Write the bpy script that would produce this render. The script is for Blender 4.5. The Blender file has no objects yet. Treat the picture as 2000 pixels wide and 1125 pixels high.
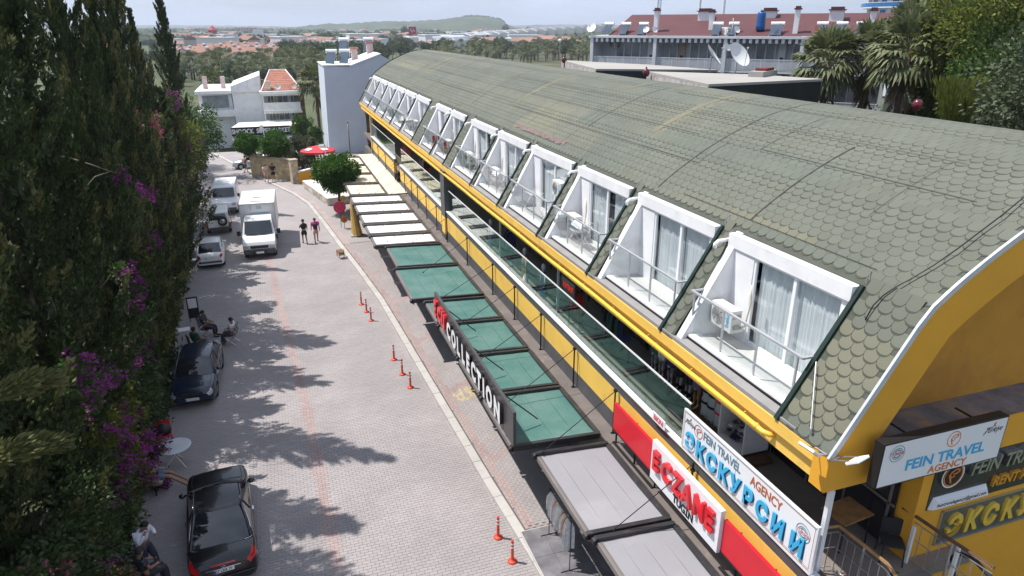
import bpy, math, random
from math import sin, cos, pi, radians, sqrt, atan2
from mathutils import Vector, Matrix, noise
R = random.Random(11)
S = bpy.context.scene
COL = S.collection
# ------------------------------------------------------------------ camera, world, sun
# building frame: +X runs across the street towards the arcade, +Y along the street away from the camera
CAM_H = 14.0; PITCH = radians(20.956); YAW = radians(-18.95); FPX = 1333.0
cd = bpy.data.cameras.new('camera'); cd.sensor_width = 36; cd.lens = FPX/2000*36
cd.clip_start = .1; cd.clip_end = 30000
cam = bpy.data.objects.new('camera', cd); COL.objects.link(cam)
cam.location = (0, 0, CAM_H); cam.rotation_euler = (pi/2-PITCH, 0, YAW)
S.camera = cam
SUN_EL = radians(62.5)
sh = Vector((.848, -.529, 0)).normalized()            # direction shadows fall
sun_to = Vector((-sh.x*cos(SUN_EL), -sh.y*cos(SUN_EL), sin(SUN_EL)))
W = bpy.data.worlds.new('World'); S.world = W; W.use_nodes = True
nt = W.node_tree; bg = nt.nodes['Background']
sky = nt.nodes.new('ShaderNodeTexSky'); sky.sky_type = 'NISHITA'; sky.sun_disc = False
sky.sun_elevation = SUN_EL; sky.sun_rotation = atan2(sun_to.x, sun_to.y)
sky.air_density = 1.0; sky.dust_density = 1.6; sky.ozone_density = 1.0
# thin high cloud, all round the sky
tc = nt.nodes.new('ShaderNodeTexCoord'); mp = nt.nodes.new('ShaderNodeMapping')
mp.inputs['Scale'].default_value = (1.6, 1.6, 7)
cn = nt.nodes.new('ShaderNodeTexNoise'); cn.inputs['Scale'].default_value = 2.4; cn.inputs['Detail'].default_value = 7
cr = nt.nodes.new('ShaderNodeMapRange'); cr.inputs[1].default_value = .42; cr.inputs[2].default_value = .72
cr.inputs[3].default_value = .55; cr.inputs[4].default_value = .85
mx = nt.nodes.new('ShaderNodeMix'); mx.data_type = 'RGBA'
mx.inputs[7].default_value = (10.6, 12.3, 15.6, 1)
nt.links.new(tc.outputs['Generated'], mp.inputs[0]); nt.links.new(mp.outputs[0], cn.inputs[0])
nt.links.new(cn.outputs[0], cr.inputs[0]); nt.links.new(cr.outputs[0], mx.inputs[0])
nt.links.new(sky.outputs[0], mx.inputs[6]); nt.links.new(mx.outputs[2], bg.inputs[0])
bg.inputs[1].default_value = .062
sl = bpy.data.lights.new('sun', 'SUN'); sl.energy = 4.9; sl.angle = radians(.55); sl.color = (1, .965, .92)
so = bpy.data.objects.new('sun', sl); COL.objects.link(so); so.rotation_euler = sun_to.to_track_quat('Z', 'Y').to_euler()
so.location = (0, 0, 60)
S.view_settings.view_transform = 'Standard'; S.view_settings.look = 'None'
S.view_settings.exposure = .36; S.view_settings.gamma = 1; S.view_settings.use_curve_mapping = False
S.render.engine = 'CYCLES'
S.cycles.max_bounces = 6; S.cycles.transparent_max_bounces = 16

# ------------------------------------------------------------------ helpers
_m = {}
def M(name, rgb, rough=.65, metal=0., var=.12, scale=1.5, bump=0., bscale=30., island=0., spec=.4, coat=0., dirt=None, obj=False):
    """procedural material: base colour broken up by two noises, island = random tone for each loose piece"""
    if name in _m: return _m[name]
    m = bpy.data.materials.new(name); m.use_nodes = True; _m[name] = m
    t = m.node_tree; b = t.nodes['Principled BSDF']; L = t.links.new
    b.inputs['Roughness'].default_value = rough; b.inputs['Metallic'].default_value = metal
    b.inputs['Specular IOR Level'].default_value = spec; b.inputs['Coat Weight'].default_value = coat
    b.inputs['Coat Roughness'].default_value = .04
    if obj:
        g = t.nodes.new('ShaderNodeTexCoord'); P = g.outputs['Object']
    else:
        g = t.nodes.new('ShaderNodeNewGeometry'); P = g.outputs['Position']
    n = t.nodes.new('ShaderNodeTexNoise'); n.inputs['Scale'].default_value = scale; n.inputs['Detail'].default_value = 6
    L(P, n.inputs[0])
    mr = t.nodes.new('ShaderNodeMapRange'); mr.inputs[1].default_value = .3; mr.inputs[2].default_value = .7
    mr.inputs[3].default_value = 1-var; mr.inputs[4].default_value = 1+var; L(n.outputs[0], mr.inputs[0])
    f = mr.outputs[0]
    if island:
        g2 = t.nodes.new('ShaderNodeNewGeometry'); oi = t.nodes.new('ShaderNodeObjectInfo')
        ad = t.nodes.new('ShaderNodeMath'); ad.operation = 'ADD'; L(g2.outputs['Random Per Island'], ad.inputs[0]); L(oi.outputs['Random'], ad.inputs[1])
        fr = t.nodes.new('ShaderNodeMath'); fr.operation = 'FRACT'; L(ad.outputs[0], fr.inputs[0])
        m2 = t.nodes.new('ShaderNodeMapRange'); m2.inputs[3].default_value = 1-island; m2.inputs[4].default_value = 1+island
        L(fr.outputs[0], m2.inputs[0])
        mu = t.nodes.new('ShaderNodeMath'); mu.operation = 'MULTIPLY'; L(f, mu.inputs[0]); L(m2.outputs[0], mu.inputs[1]); f = mu.outputs[0]
    vm = t.nodes.new('ShaderNodeVectorMath'); vm.operation = 'SCALE'; vm.inputs[0].default_value = rgb[:3]; L(f, vm.inputs[3])
    out = vm.outputs[0]
    if dirt:                                                         # (rgb, scale, low, high)
        n3 = t.nodes.new('ShaderNodeTexNoise'); n3.inputs['Scale'].default_value = dirt[1]; n3.inputs['Detail'].default_value = 8
        n3.inputs['Roughness'].default_value = .65; L(P, n3.inputs[0])
        r3 = t.nodes.new('ShaderNodeMapRange'); r3.inputs[1].default_value = dirt[2]; r3.inputs[2].default_value = dirt[3]; L(n3.outputs[0], r3.inputs[0])
        mm = t.nodes.new('ShaderNodeMix'); mm.data_type = 'RGBA'; L(r3.outputs[0], mm.inputs[0]); L(out, mm.inputs[6]); mm.inputs[7].default_value = (*dirt[0], 1)
        out = mm.outputs[2]
    L(out, b.inputs['Base Color'])
    if bump:
        n2 = t.nodes.new('ShaderNodeTexNoise'); n2.inputs['Scale'].default_value = bscale; n2.inputs['Detail'].default_value = 4; L(P, n2.inputs[0])
        bp = t.nodes.new('ShaderNodeBump'); bp.inputs['Strength'].default_value = bump; bp.inputs['Distance'].default_value = .02
        L(n2.outputs[0], bp.inputs['Height']); L(bp.outputs[0], b.inputs['Normal'])
    return m
def leafmat(name, rgb, rgb2, trans=.3, island=.45, rough=.55):
    if name in _m: return _m[name]
    m = bpy.data.materials.new(name); m.use_nodes = True; _m[name] = m
    t = m.node_tree; b = t.nodes['Principled BSDF']; L = t.links.new; o = t.nodes['Material Output']
    g = t.nodes.new('ShaderNodeNewGeometry')
    n = t.nodes.new('ShaderNodeTexNoise'); n.inputs['Scale'].default_value = .7; n.inputs['Detail'].default_value = 3; L(g.outputs['Position'], n.inputs[0])
    a = t.nodes.new('ShaderNodeMath'); a.operation = 'ADD'; L(n.outputs[0], a.inputs[0]); L(g.outputs['Random Per Island'], a.inputs[1])
    mr = t.nodes.new('ShaderNodeMapRange'); mr.inputs[1].default_value = .4; mr.inputs[2].default_value = 1.5; L(a.outputs[0], mr.inputs[0])
    mm = t.nodes.new('ShaderNodeMix'); mm.data_type = 'RGBA'; L(mr.outputs[0], mm.inputs[0]); mm.inputs[6].default_value = (*rgb, 1); mm.inputs[7].default_value = (*rgb2, 1)
    L(mm.outputs[2], b.inputs['Base Color']); b.inputs['Roughness'].default_value = rough; b.inputs['Specular IOR Level'].default_value = .3
    tr = t.nodes.new('ShaderNodeBsdfTranslucent'); L(mm.outputs[2], tr.inputs[0])
    ms = t.nodes.new('ShaderNodeMixShader'); ms.inputs[0].default_value = trans; L(b.outputs[0], ms.inputs[1]); L(tr.outputs[0], ms.inputs[2]); L(ms.outputs[0], o.inputs[0])
    return m
def glassmat(name, tint=(.8, .9, .86), refl=1.0):
    if name in _m: return _m[name]
    m = bpy.data.materials.new(name); m.use_nodes = True; _m[name] = m
    t = m.node_tree; t.nodes.remove(t.nodes['Principled BSDF']); L = t.links.new; o = t.nodes['Material Output']
    tr = t.nodes.new('ShaderNodeBsdfTransparent'); tr.inputs[0].default_value = (*tint, 1)
    gl = t.nodes.new('ShaderNodeBsdfGlossy'); gl.inputs['Roughness'].default_value = .02; gl.inputs[0].default_value = (refl, refl, refl, 1)
    lw = t.nodes.new('ShaderNodeLayerWeight'); pw = t.nodes.new('ShaderNodeMath'); pw.operation = 'POWER'; pw.inputs[1].default_value = 4; L(lw.outputs['Facing'], pw.inputs[0])
    fr = t.nodes.new('ShaderNodeMath'); fr.operation = 'MULTIPLY_ADD'; fr.inputs[1].default_value = .7; fr.inputs[2].default_value = .035; L(pw.outputs[0], fr.inputs[0])
    ms = t.nodes.new('ShaderNodeMixShader'); L(fr.outputs[0], ms.inputs[0]); L(tr.outputs[0], ms.inputs[1]); L(gl.outputs[0], ms.inputs[2]); L(ms.outputs[0], o.inputs[0])
    return m

WL = {}
class MB:
    def __init__(s): s.v = []; s.f = []; s.m = []
    def face(s, pts, mi=0):
        n = len(s.v); s.v += [tuple(p) for p in pts]; s.f.append(tuple(range(n, n+len(pts)))); s.m.append(mi); return s
    def grid(s, rows, mi=0, close=False):
        n = len(s.v); c = len(rows[0])
        for r in rows: s.v += [tuple(p) for p in r]
        for i in range(len(rows)-1):
            for j in range(c if close else c-1):
                k = (j+1) % c
                s.f.append((n+i*c+j, n+i*c+k, n+(i+1)*c+k, n+(i+1)*c+j)); s.m.append(mi)
        return s
    def hexa(s, p, mi=0):
        n = len(s.v); s.v += [tuple(q) for q in p]
        for q in ((0,3,2,1),(4,5,6,7),(0,1,5,4),(1,2,6,5),(2,3,7,6),(3,0,4,7)):
            s.f.append(tuple(n+i for i in q)); s.m.append(mi)
        return s
    def box(s, x0, x1, y0, y1, z0, z1, mi=0):
        return s.hexa([(x0,y0,z0),(x1,y0,z0),(x1,y1,z0),(x0,y1,z0),(x0,y0,z1),(x1,y0,z1),(x1,y1,z1),(x0,y1,z1)], mi)
    def cbox(s, c, d, rz=0, mi=0, rx=0):
        m = Matrix.Translation(c) @ Matrix.Rotation(rz,4,'Z') @ Matrix.Rotation(rx,4,'X'); x,y,z = d[0]/2,d[1]/2,d[2]/2
        return s.hexa([m@Vector(q) for q in ((-x,-y,-z),(x,-y,-z),(x,y,-z),(-x,y,-z),(-x,-y,z),(x,-y,z),(x,y,z),(-x,y,z))], mi)
    def tube(s, p0, p1, r, n=6, r1=None, mi=0, caps=True):
        p0, p1 = Vector(p0), Vector(p1); d = (p1-p0)
        if d.length < 1e-6: return s
        q = d.to_track_quat('Z','Y'); r1 = r if r1 is None else r1
        A = [p0+q@Vector((r*cos(2*pi*i/n), r*sin(2*pi*i/n), 0)) for i in range(n)]
        B = [p1+q@Vector((r1*cos(2*pi*i/n), r1*sin(2*pi*i/n), 0)) for i in range(n)]
        k = len(s.v); s.grid([A,B], mi, True)
        if caps:
            s.f.append(tuple(k+i for i in range(n-1,-1,-1))); s.m.append(mi)
            s.f.append(tuple(k+n+i for i in range(n))); s.m.append(mi)
        return s
    def path(s, pts, r, n=6, mi=0):
        pts = [Vector(p) for p in pts]; rows = []
        for i, p in enumerate(pts):
            d = (pts[min(i+1,len(pts)-1)]-pts[max(i-1,0)]); q = d.to_track_quat('Z','Y')
            rr = r[i] if isinstance(r, (list,tuple)) else r
            rows.append([p+q@Vector((rr*cos(2*pi*a/n), rr*sin(2*pi*a/n), 0)) for a in range(n)])
        k = len(s.v); s.grid(rows, mi, True)
        s.f.append(tuple(k+i for i in range(n-1,-1,-1))); s.m.append(mi); e = k+(len(rows)-1)*n
        s.f.append(tuple(e+i for i in range(n))); s.m.append(mi)
        return s
    def prism(s, poly, f0, f1, mi=0):
        """poly 2D points; f0/f1 map them to the two end faces"""
        A = [f0(*p) for p in poly]; B = [f1(*p) for p in poly]; n = len(poly); k = len(s.v)
        s.v += [tuple(p) for p in A+B]
        s.f.append(tuple(k+i for i in range(n-1,-1,-1))); s.m.append(mi); s.f.append(tuple(k+n+i for i in range(n))); s.m.append(mi)
        for i in range(n):
            j = (i+1) % n; s.f.append((k+i,k+j,k+n+j,k+n+i)); s.m.append(mi)
        return s
    def lathe(s, prof, c=(0,0,0), n=16, mi=0, sx=1, sy=1):
        rows = [[(c[0]+r*cos(2*pi*a/n)*sx, c[1]+r*sin(2*pi*a/n)*sy, c[2]+z) for a in range(n)] for r, z in prof]
        return s.grid(rows, mi, True)
    def ball(s, c, r, n=8, mi=0, sz=1.):
        return s.lathe([(r*sin(pi*i/n)+1e-4, -r*cos(pi*i/n)*sz) for i in range(n+1)], c, n*2 if n > 4 else 7, mi)
    def build(s, name, mats, parent=None, smooth=False, world=False, bevel=0, kind=None, label=None):
        o = bpy.data.objects.new(name, s.mesh(name, mats, parent, smooth, world)); COL.objects.link(o); o.parent = parent
        if bevel:
            b = o.modifiers.new('bevel','BEVEL'); b.width = bevel; b.segments = 2; b.limit_method = 'ANGLE'
        if kind: o['kind'] = kind
        if label: o['label'] = label
        return o
    def mesh(s, name, mats, parent=None, smooth=False, world=False):
        me = bpy.data.meshes.new(name)
        v = s.v
        if world and parent is not None:
            ox, oy, oz = WL[parent.name]; v = [(a-ox, b-oy, c-oz) for a, b, c in v]
        me.from_pydata(v, [], s.f)
        for m in (mats if isinstance(mats, (list,tuple)) else [mats]): me.materials.append(m)
        me.polygons.foreach_set('material_index', s.m)
        me.polygons.foreach_set('use_smooth', [smooth]*len(s.f))
        me.update(); return me
def thing(name, label, cat, loc=(0,0,0), rz=0, group=None):
    o = bpy.data.objects.new(name, None); COL.objects.link(o); o.location = loc; o.rotation_euler = (0,0,rz)
    o.empty_display_size = .2; o['label'] = label; o['category'] = cat; WL[o.name] = tuple(loc)
    if group: o['group'] = group
    return o
def tag(o, label, cat, group=None):
    o['label'] = label; o['category'] = cat
    if group: o['group'] = group
    return o
def stru(o): o['kind'] = 'structure'; return o
def copyt(src, loc, rz=None, label=None, group=None, scale=None, kids={}):
    def cp(o, par):
        c = o.copy(); COL.objects.link(c); c.parent = par
        for ch in CH.get(o.name, ()): cp(ch, c)
        return c
    if not CH.get('_done_'+src.name):
        CH['_done_'+src.name] = True
        for ch in src.children_recursive: CH.setdefault(ch.parent.name, []).append(ch)
    c = cp(src, None); c.location = loc
    if rz is not None: c.rotation_euler = (0,0,rz)
    if scale: c.scale = scale if isinstance(scale, (list,tuple)) else (scale,)*3
    if label: c['label'] = label
    if group: c['group'] = group
    return c
CH = {}
def at(px, py, z=0.):
    """the place on level z that appears at this point of the 2000 x 1125 photograph (used to read positions off the photo)"""
    a = (px-1000)/FPX; b = (py-562.5)/FPX
    f = cos(PITCH)-b*sin(PITCH); u = -sin(PITCH)-b*cos(PITCH); t = (z-CAM_H)/u
    x, y = a*t, f*t; c, s_ = cos(YAW), sin(YAW)
    return Vector((x*c-y*s_, x*s_+y*c, z))
def atd(px, py, dist):
    a = (px-1000)/FPX; b = (py-562.5)/FPX
    f = cos(PITCH)-b*sin(PITCH); u = -sin(PITCH)-b*cos(PITCH); t = dist
    x, y = a*t, f*t; c, s_ = cos(YAW), sin(YAW)
    return Vector((x*c-y*s_, x*s_+y*c, CAM_H+u*t))
def proj(p):
    x, y, z = p; c, s_ = cos(-YAW), sin(-YAW); X, Y = x*c-y*s_, x*s_+y*c; dz = z-CAM_H
    zc = Y*cos(PITCH)-dz*sin(PITCH)
    if zc < .1: return (-9999, -9999, zc)
    return (1000+FPX*X/zc, 562.5-FPX*(Y*sin(PITCH)+dz*cos(PITCH))/zc, zc)
_fc = {}
def text(name, s, mat, parent, loc, rot, size, depth=.01, offset=0., align='CENTER', sx=1., shear=0.):
    """real lettering: a text curve turned into a mesh, laid on its sign"""
    cu = bpy.data.curves.new(name, 'FONT'); cu.body = s; cu.size = size; cu.extrude = depth; cu.offset = offset
    cu.align_x = align; cu.align_y = 'CENTER'; cu.shear = shear; cu.resolution_u = 3
    t = bpy.data.objects.new(name+'_tmp', cu); COL.objects.link(t)
    bpy.context.view_layer.update()
    me = bpy.data.meshes.new_from_object(t.evaluated_get(bpy.context.evaluated_depsgraph_get()))
    bpy.data.objects.remove(t)
    me.materials.clear(); me.materials.append(mat); me.transform(Matrix.Diagonal((sx,1,1,1)))
    o = bpy.data.objects.new(name, me); COL.objects.link(o); o.parent = parent
    o.location = loc; o.rotation_euler = rot
    return o
def interp(x, pts):
    if x <= pts[0][0]: a, b = pts[0], pts[1]
    elif x >= pts[-1][0]: a, b = pts[-2], pts[-1]
    else:
        for a, b in zip(pts, pts[1:]):
            if a[0] <= x <= b[0]: break
    return a[1]+(b[1]-a[1])*(x-a[0])/(b[0]-a[0])

# ------------------------------------------------------------------ shared materials
mWhite = M('white_paint', (.76,.76,.76), .5, var=.06, dirt=((.52,.49,.45), 1.4, .56, .88))
mWallWhite = M('white_plaster', (.74,.74,.75), .8, var=.06, bump=.15, bscale=25, dirt=((.46,.43,.39), 1.1, .54, .9))
mYellow = M('yellow_plaster', (.68,.33,.028), .75, var=.07, scale=.9, bump=.2, bscale=40, dirt=((.42,.21,.04), .9, .58, .9))
mYellowBand = M('yellow_paint', (.80,.50,.10), .6, var=.06, scale=1.2, bump=.1, bscale=50, dirt=((.42,.27,.09), 1.3, .56, .88))
mDarkPaint = M('charcoal_paint', (.085,.085,.09), .6, var=.15, scale=2, bump=.1, dirt=((.2,.19,.18), 1.4, .58, .9))
mBlackMetal = M('black_metal', (.018,.018,.02), .4, .2, var=.2)
mSteel = M('brushed_steel', (.55,.56,.58), .3, .9, var=.06)
mAlu = M('white_aluminium', (.7,.71,.73), .35, .2, var=.04)
mRed = M('red_panel', (.60,.012,.025), .35, var=.06)
mGlass = glassmat('clear_glass', (.95,.97,.965))
mGlassG = glassmat('green_tint_glass', (.80,.89,.86))
mGlassD = M('dark_window_glass', (.03,.035,.04), .08, var=.3, spec=.8)
mGreyGlass = M('curtained_window_glass', (.20,.23,.25), .15, var=.35, scale=1.0, spec=.7)
mConcrete = M('weathered_concrete', (.30,.29,.28), .85, var=.18, scale=.8, bump=.3, dirt=((.14,.13,.13), .7, .55, .85))
mTyre = M('tyre_rubber', (.018,.018,.018), .8)
mTrunk = M('bark', (.11,.08,.06), .9, var=.35, scale=4, bump=.6, bscale=18)
# ------------------------------------------------------------------ ground, road, pavement
def wkerb(s): return interp(s, [(5,5.62),(13.6,5.43),(17.9,5.15),(22.9,4.9),(34.9,4.32),(40,3.85),(46,3.23),(52,2.65),(58.7,1.93),(63,.9),(66.7,-.38),(75.4,-3.3),(85.7,-6.5),(100,-12)])
def wline(s): return interp(s, [(5,.45),(15.6,.27),(24.6,-.03),(36.7,-.82),(42.6,-1.14),(60,-2.4)])
def wleft(s): return interp(s, [(5,-5.0),(20,-5.05),(30,-5.5),(37.6,-5.9),(50,-6.6),(60,-9),(70,-16),(100,-34)])
mEarth = M('dry_grass_earth', (.060,.072,.030), .95, var=.4, scale=.05, bump=.4, bscale=6, dirt=((.16,.13,.075), .02, .52, .75))
g = MB(); rows = []
ys = [-60,-20,0,20,40,60,86,96,110,150,200,260,340,450,600,800,1100,1500,2200,3200,4800,8000,14000]
for y in ys: rows.append([(x*(1+max(y,0)/150), y, -.06 if y < 90 else -2.56) for x in (-600,-200,-80,-40,-20,-10,0,10,20,40,80,200,600)])
g.grid([list(r) for r in rows])
for i in range(len(g.f)): g.f[i] = g.f[i][::-1]
ground = stru(g.build('ground', mEarth))
mBed = M('paver_joint_sand', (.24,.215,.208), .95, var=.2)
mFarPave = M('paver_surface', (.297,.269,.264), .85, var=.09, scale=.5, bump=.25, bscale=30, dirt=((.25,.23,.22), .25, .5, .85))
mPave = [M('grey_paver', (.305,.275,.270), .82, var=.09, scale=.5, island=.055, bump=.25, bscale=40, dirt=((.235,.215,.21), .22, .44, .8)),
         M('red_paver', (.325,.245,.232), .85, var=.12, scale=.6, island=.08, bump=.25, bscale=40, dirt=((.30,.24,.22), .6, .45, .8)),
         M('yellowish_paver', (.42,.34,.20), .85, var=.12, island=.1)]
road = MB()
ss = [4+2*i for i in range(23)]
road.grid([[(wleft(s)-3, s, -.024), (0, s, -.024), (wkerb(s)+.05, s, -.024)] for s in ss])
for i in range(len(road.f)): road.f[i] = road.f[i][::-1]
road = stru(road.build('road', mBed))
g = MB(); ss = [47.96+2*i for i in range(28)]
g.grid([[(wkerb(s)+.05, s, 0), (-1, s, 0) if wkerb(s) > 0 else (wkerb(s)-1.5, s, 0), (wleft(s)-6, s, 0)] for s in ss])
far = stru(g.build('far_road', mFarPave)); far.parent = road
LP, WP = .225, .112
def paver_mesh(mb, x, y, lx, ly, z0, z1, mi, jitter=0):
    c = .005; z1 += jitter; n = len(mb.v)
    mb.v += [(x,y,z1-c*.8),(x+lx,y,z1-c*.8),(x+lx,y+ly,z1-c*.8),(x,y+ly,z1-c*.8),(x+c,y+c,z1),(x+lx-c,y+c,z1),(x+lx-c,y+ly-c,z1),(x+c,y+ly-c,z1),
             (x,y,z0),(x+lx,y,z0),(x+lx,y+ly,z0),(x,y+ly,z0)]
    for q in ((4,5,6,7),(0,1,5,4),(1,2,6,5),(2,3,7,6),(3,0,4,7),(8,9,1,0),(10,11,3,2)):
        mb.f.append(tuple(n+i for i in q)); mb.m.append(mi)
tmpl = []
for i in range(3):
    t = MB(); paver_mesh(t, 0, 0, LP-.006, WP-.006, -.022, 0, 0); tmpl.append(t.mesh('paver', [mPave[i]]))
cand = []
r = 0; y = 12.3
while y < 48:
    x = -6.6-(wleft(y)*0)+(LP/2 if r % 2 else 0)
    while x < wkerb(y)-.02:
        if x > wleft(y)-1.2:
            d = x+LP/2-wline(y)
            mi = 1 if abs(d) < .19 and R.random() > .03 else 0
            cand.append((x, y, mi))
        x += LP
    y += WP; r += 1
vis = []
for c in cand:
    if c[1] < 22 and c[0] > -4.6:
        p = proj((c[0]+.1, c[1]+.05, 0))
        if 340 < p[0] < 1060 and 0 < p[1] < 1120: vis.append((p[2], c))
vis.sort(key=lambda q: q[0]); near = set(q[1] for q in vis[:290])
g = MB()
for c in cand:
    jz = R.uniform(-.0015,.0015)
    if c in near:
        o = bpy.data.objects.new('paver', tmpl[c[2]]); COL.objects.link(o); o.parent = road; o.location = (c[0], c[1], jz)
    else: paver_mesh(g, c[0], c[1], LP-.006, WP-.006, -.022, 0, c[2], jz)
o = g.build('paver_field', mPave, road, kind='stuff')
# pavement along the arcade
KH = .11
pavement = MB(); ss = [4+2*i for i in range(42)]
pavement.grid([[(wkerb(s)+.3, s, KH-.024), (max(11, wkerb(s)+4), s, KH-.024)] for s in ss])
for i in range(len(pavement.f)): pavement.f[i] = pavement.f[i][::-1]
pavement = stru(pavement.build('pavement', mBed))
t0 = MB(); paver_mesh(t0, 0, 0, WP-.006, LP-.006, -.022, 0, 0); tp = [t0.mesh('paver', [mPave[0]])]
t0 = MB(); paver_mesh(t0, 0, 0, WP-.006, LP-.006, -.022, 0, 0); tp.append(t0.mesh('paver', [mPave[1]]))
cand = []; k = 0; x = 3.0
while x < 8.3:
    y = 15.3+(LP/2 if k % 2 else 0)
    while y < 46:
        if x > wkerb(y)+.31:
            dd = x-wkerb(y)-.3
            diag = any(abs(y-.55*(x-4.6)-s0) < .24 for s0 in (18.2,23.4,28.7,34.0,39.2))
            mi = 1 if (dd < .34 or diag) and R.random() > .04 else 0
            yy = at(905, 775); 
            if mi == 0 and (Vector((x,y))-Vector((yy.x,yy.y))).length < .55 and R.random() < .7: mi = 2
            cand.append((x, y, mi))
        y += LP
    x += WP; k += 1
vis = sorted((proj((c[0],c[1],KH))[2], c) for c in cand if proj((c[0],c[1],KH))[0] < 1110 and c[0] < 6.9)
near = set(q[1] for q in vis[:290] if q[1][2] < 2)
g = MB()
for c in cand:
    if c in near:
        o = bpy.data.objects.new('paver', tp[c[2]]); COL.objects.link(o); o.parent = pavement; o.location = (c[0], c[1], KH)
    else: paver_mesh(g, c[0], c[1], WP-.006, LP-.006, KH-.022, KH, c[2])
g.build('paver_field', mPave, pavement, kind='stuff')
g = MB(); ss = [45.96+2*i for i in range(22)]
g.grid([[(max(11, wkerb(s)+3.2), s, KH), (wkerb(s)+.3, s, KH)] for s in ss])
o = g.build('far_pavement', mFarPave, pavement)
g = MB(); g.grid([[(wkerb(s)+.8, s, KH+.004), (wkerb(s)+.3, s, KH+.004)] for s in [45.96+2*i for i in range(12)]])
g.build('red_edge_band', M('red_paver_band', (.325,.265,.25), .85, var=.12, scale=.8), pavement)
# kerbs: each stone on its own
mKerb = M('kerb_stone_white', (.42,.395,.37), .85, var=.08, scale=1.5, island=.06, bump=.3, bscale=25, dirt=((.28,.26,.24), 1.5, .55, .85))
def kerb(name, fn, s0, s1, off, wd, h, mat):
    k = MB(); k.grid([[(fn(s0+i*2)+off+wd*.5-.02, s0+i*2, 0), (fn(s0+i*2)+off+wd*.5+.02, s0+i*2, 0)] for i in range(int((s1-s0)/2)+1)])
    k = stru(k.build(name, mBed)); s = s0
    while s < s1:
        L = .98; a = Vector((fn(s)+off, s)); b = Vector((fn(s+1)+off, s+1)); d = (b-a)
        L = d.length; n = Vector((d.y, -d.x)).normalized()*wd; d = d*(.985); e = MB()
        z0, z1 = -.15, h+R.uniform(-.004,.004)
        e.hexa([(0,0,z0),(n.x,n.y,z0),(n.x+d.x,n.y+d.y,z0),(d.x,d.y,z0),(0.012,0,z1),(n.x,n.y,z1),(n.x+d.x,n.y+d.y,z1),(d.x+.012,d.y,z1)])
        o = e.build('kerb_stone', mat, k); o.location = (a.x, a.y, 0)
        s += 1
    return k
kerb('kerb', wkerb, 9, 92, 0, .3, KH+.012, mKerb)
kerb('left_kerb', wleft, 12, 50, -.3, .28, .12, M('kerb_stone_grey', (.27,.26,.25), .9, var=.2, bump=.3))
# narrow flat dark strip just inside the kerb
g = MB(); ss = [12+2*i for i in range(30)]
g.grid([[(wkerb(s)+.36, s, KH+.006), (wkerb(s)+.315, s, KH+.006)] for s in ss]); stru(g.build('kerb_gap_strip', M('kerb_gap_dark', (.10,.095,.09), .9)))
# dark tiled terrace in front of the near shops
mTile = M('dark_marble_tile', (.16,.152,.163), .35, var=.3, scale=2.2, island=.12, dirt=((.26,.25,.26), 3.5, .60, .72))
pl = MB(); pl.box(5.46, 8.4, 4, 15.2, 0, .155); plat = stru(pl.build('shop_terrace', M('terrace_concrete', (.4,.38,.36), .9)))
for i in range(5):
    for j in range(10):
        e = MB(); x0 = 5.50+i*.585; y0 = 15.17-(j+1)*1.13
        e.box(0, .578, 0, 1.12, 0, .016); o = e.build('floor_tile', mTile, plat); o.location = (x0, y0, .155)

# ------------------------------------------------------------------ plants
lfCyp = leafmat('cypress_foliage', (.015,.029,.010), (.055,.083,.021), .2)
lfCypLit = leafmat('cypress_sunlit_foliage', (.075,.085,.026), (.17,.17,.06), .25)  # paler, yellower leaves: sunlight painted into the foliage colour
lfTree = leafmat('broadleaf_foliage', (.03,.07,.015), (.085,.15,.03), .35)
lfFicus = leafmat('clipped_ficus_foliage', (.03,.085,.012), (.08,.17,.025), .3)
lfDark = leafmat('ivy_foliage', (.02,.045,.012), (.06,.09,.025), .25)
lfOlive = leafmat('olive_grey_foliage', (.05,.07,.035), (.10,.12,.06), .2)
lfYel = leafmat('yellow_green_foliage', (.06,.09,.015), (.17,.19,.03), .35)
lfPalm = leafmat('palm_frond', (.07,.10,.04), (.20,.21,.10), .25)
lfDead = leafmat('dead_palm_frond', (.14,.10,.06), (.24,.18,.11), .1)
lfBoug = leafmat('bougainvillea_bract', (.13,.015,.115), (.29,.05,.24), .35)
lfBougP = leafmat('pink_bougainvillea_bract', (.22,.03,.10), (.38,.10,.14), .35)
def rv(rr=R):
    while 1:
        v = Vector((rr.uniform(-1,1), rr.uniform(-1,1), rr.uniform(-1,1)))
        if .05 < v.length < 1: return v.normalized()
def leafq(mb, p, d, ln, wd, rr, mi=0):
    """a folded leaf: two triangles with the tip along d"""
    s_ = d.cross(rv(rr)).normalized()*wd*.5; q = p+d*ln
    n = len(mb.v); m_ = p+d*ln*.45
    mb.v += [tuple(p), tuple(m_+s_), tuple(q), tuple(m_-s_)]; mb.f.append((n,n+1,n+2,n+3)); mb.m.append(mi)
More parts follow.
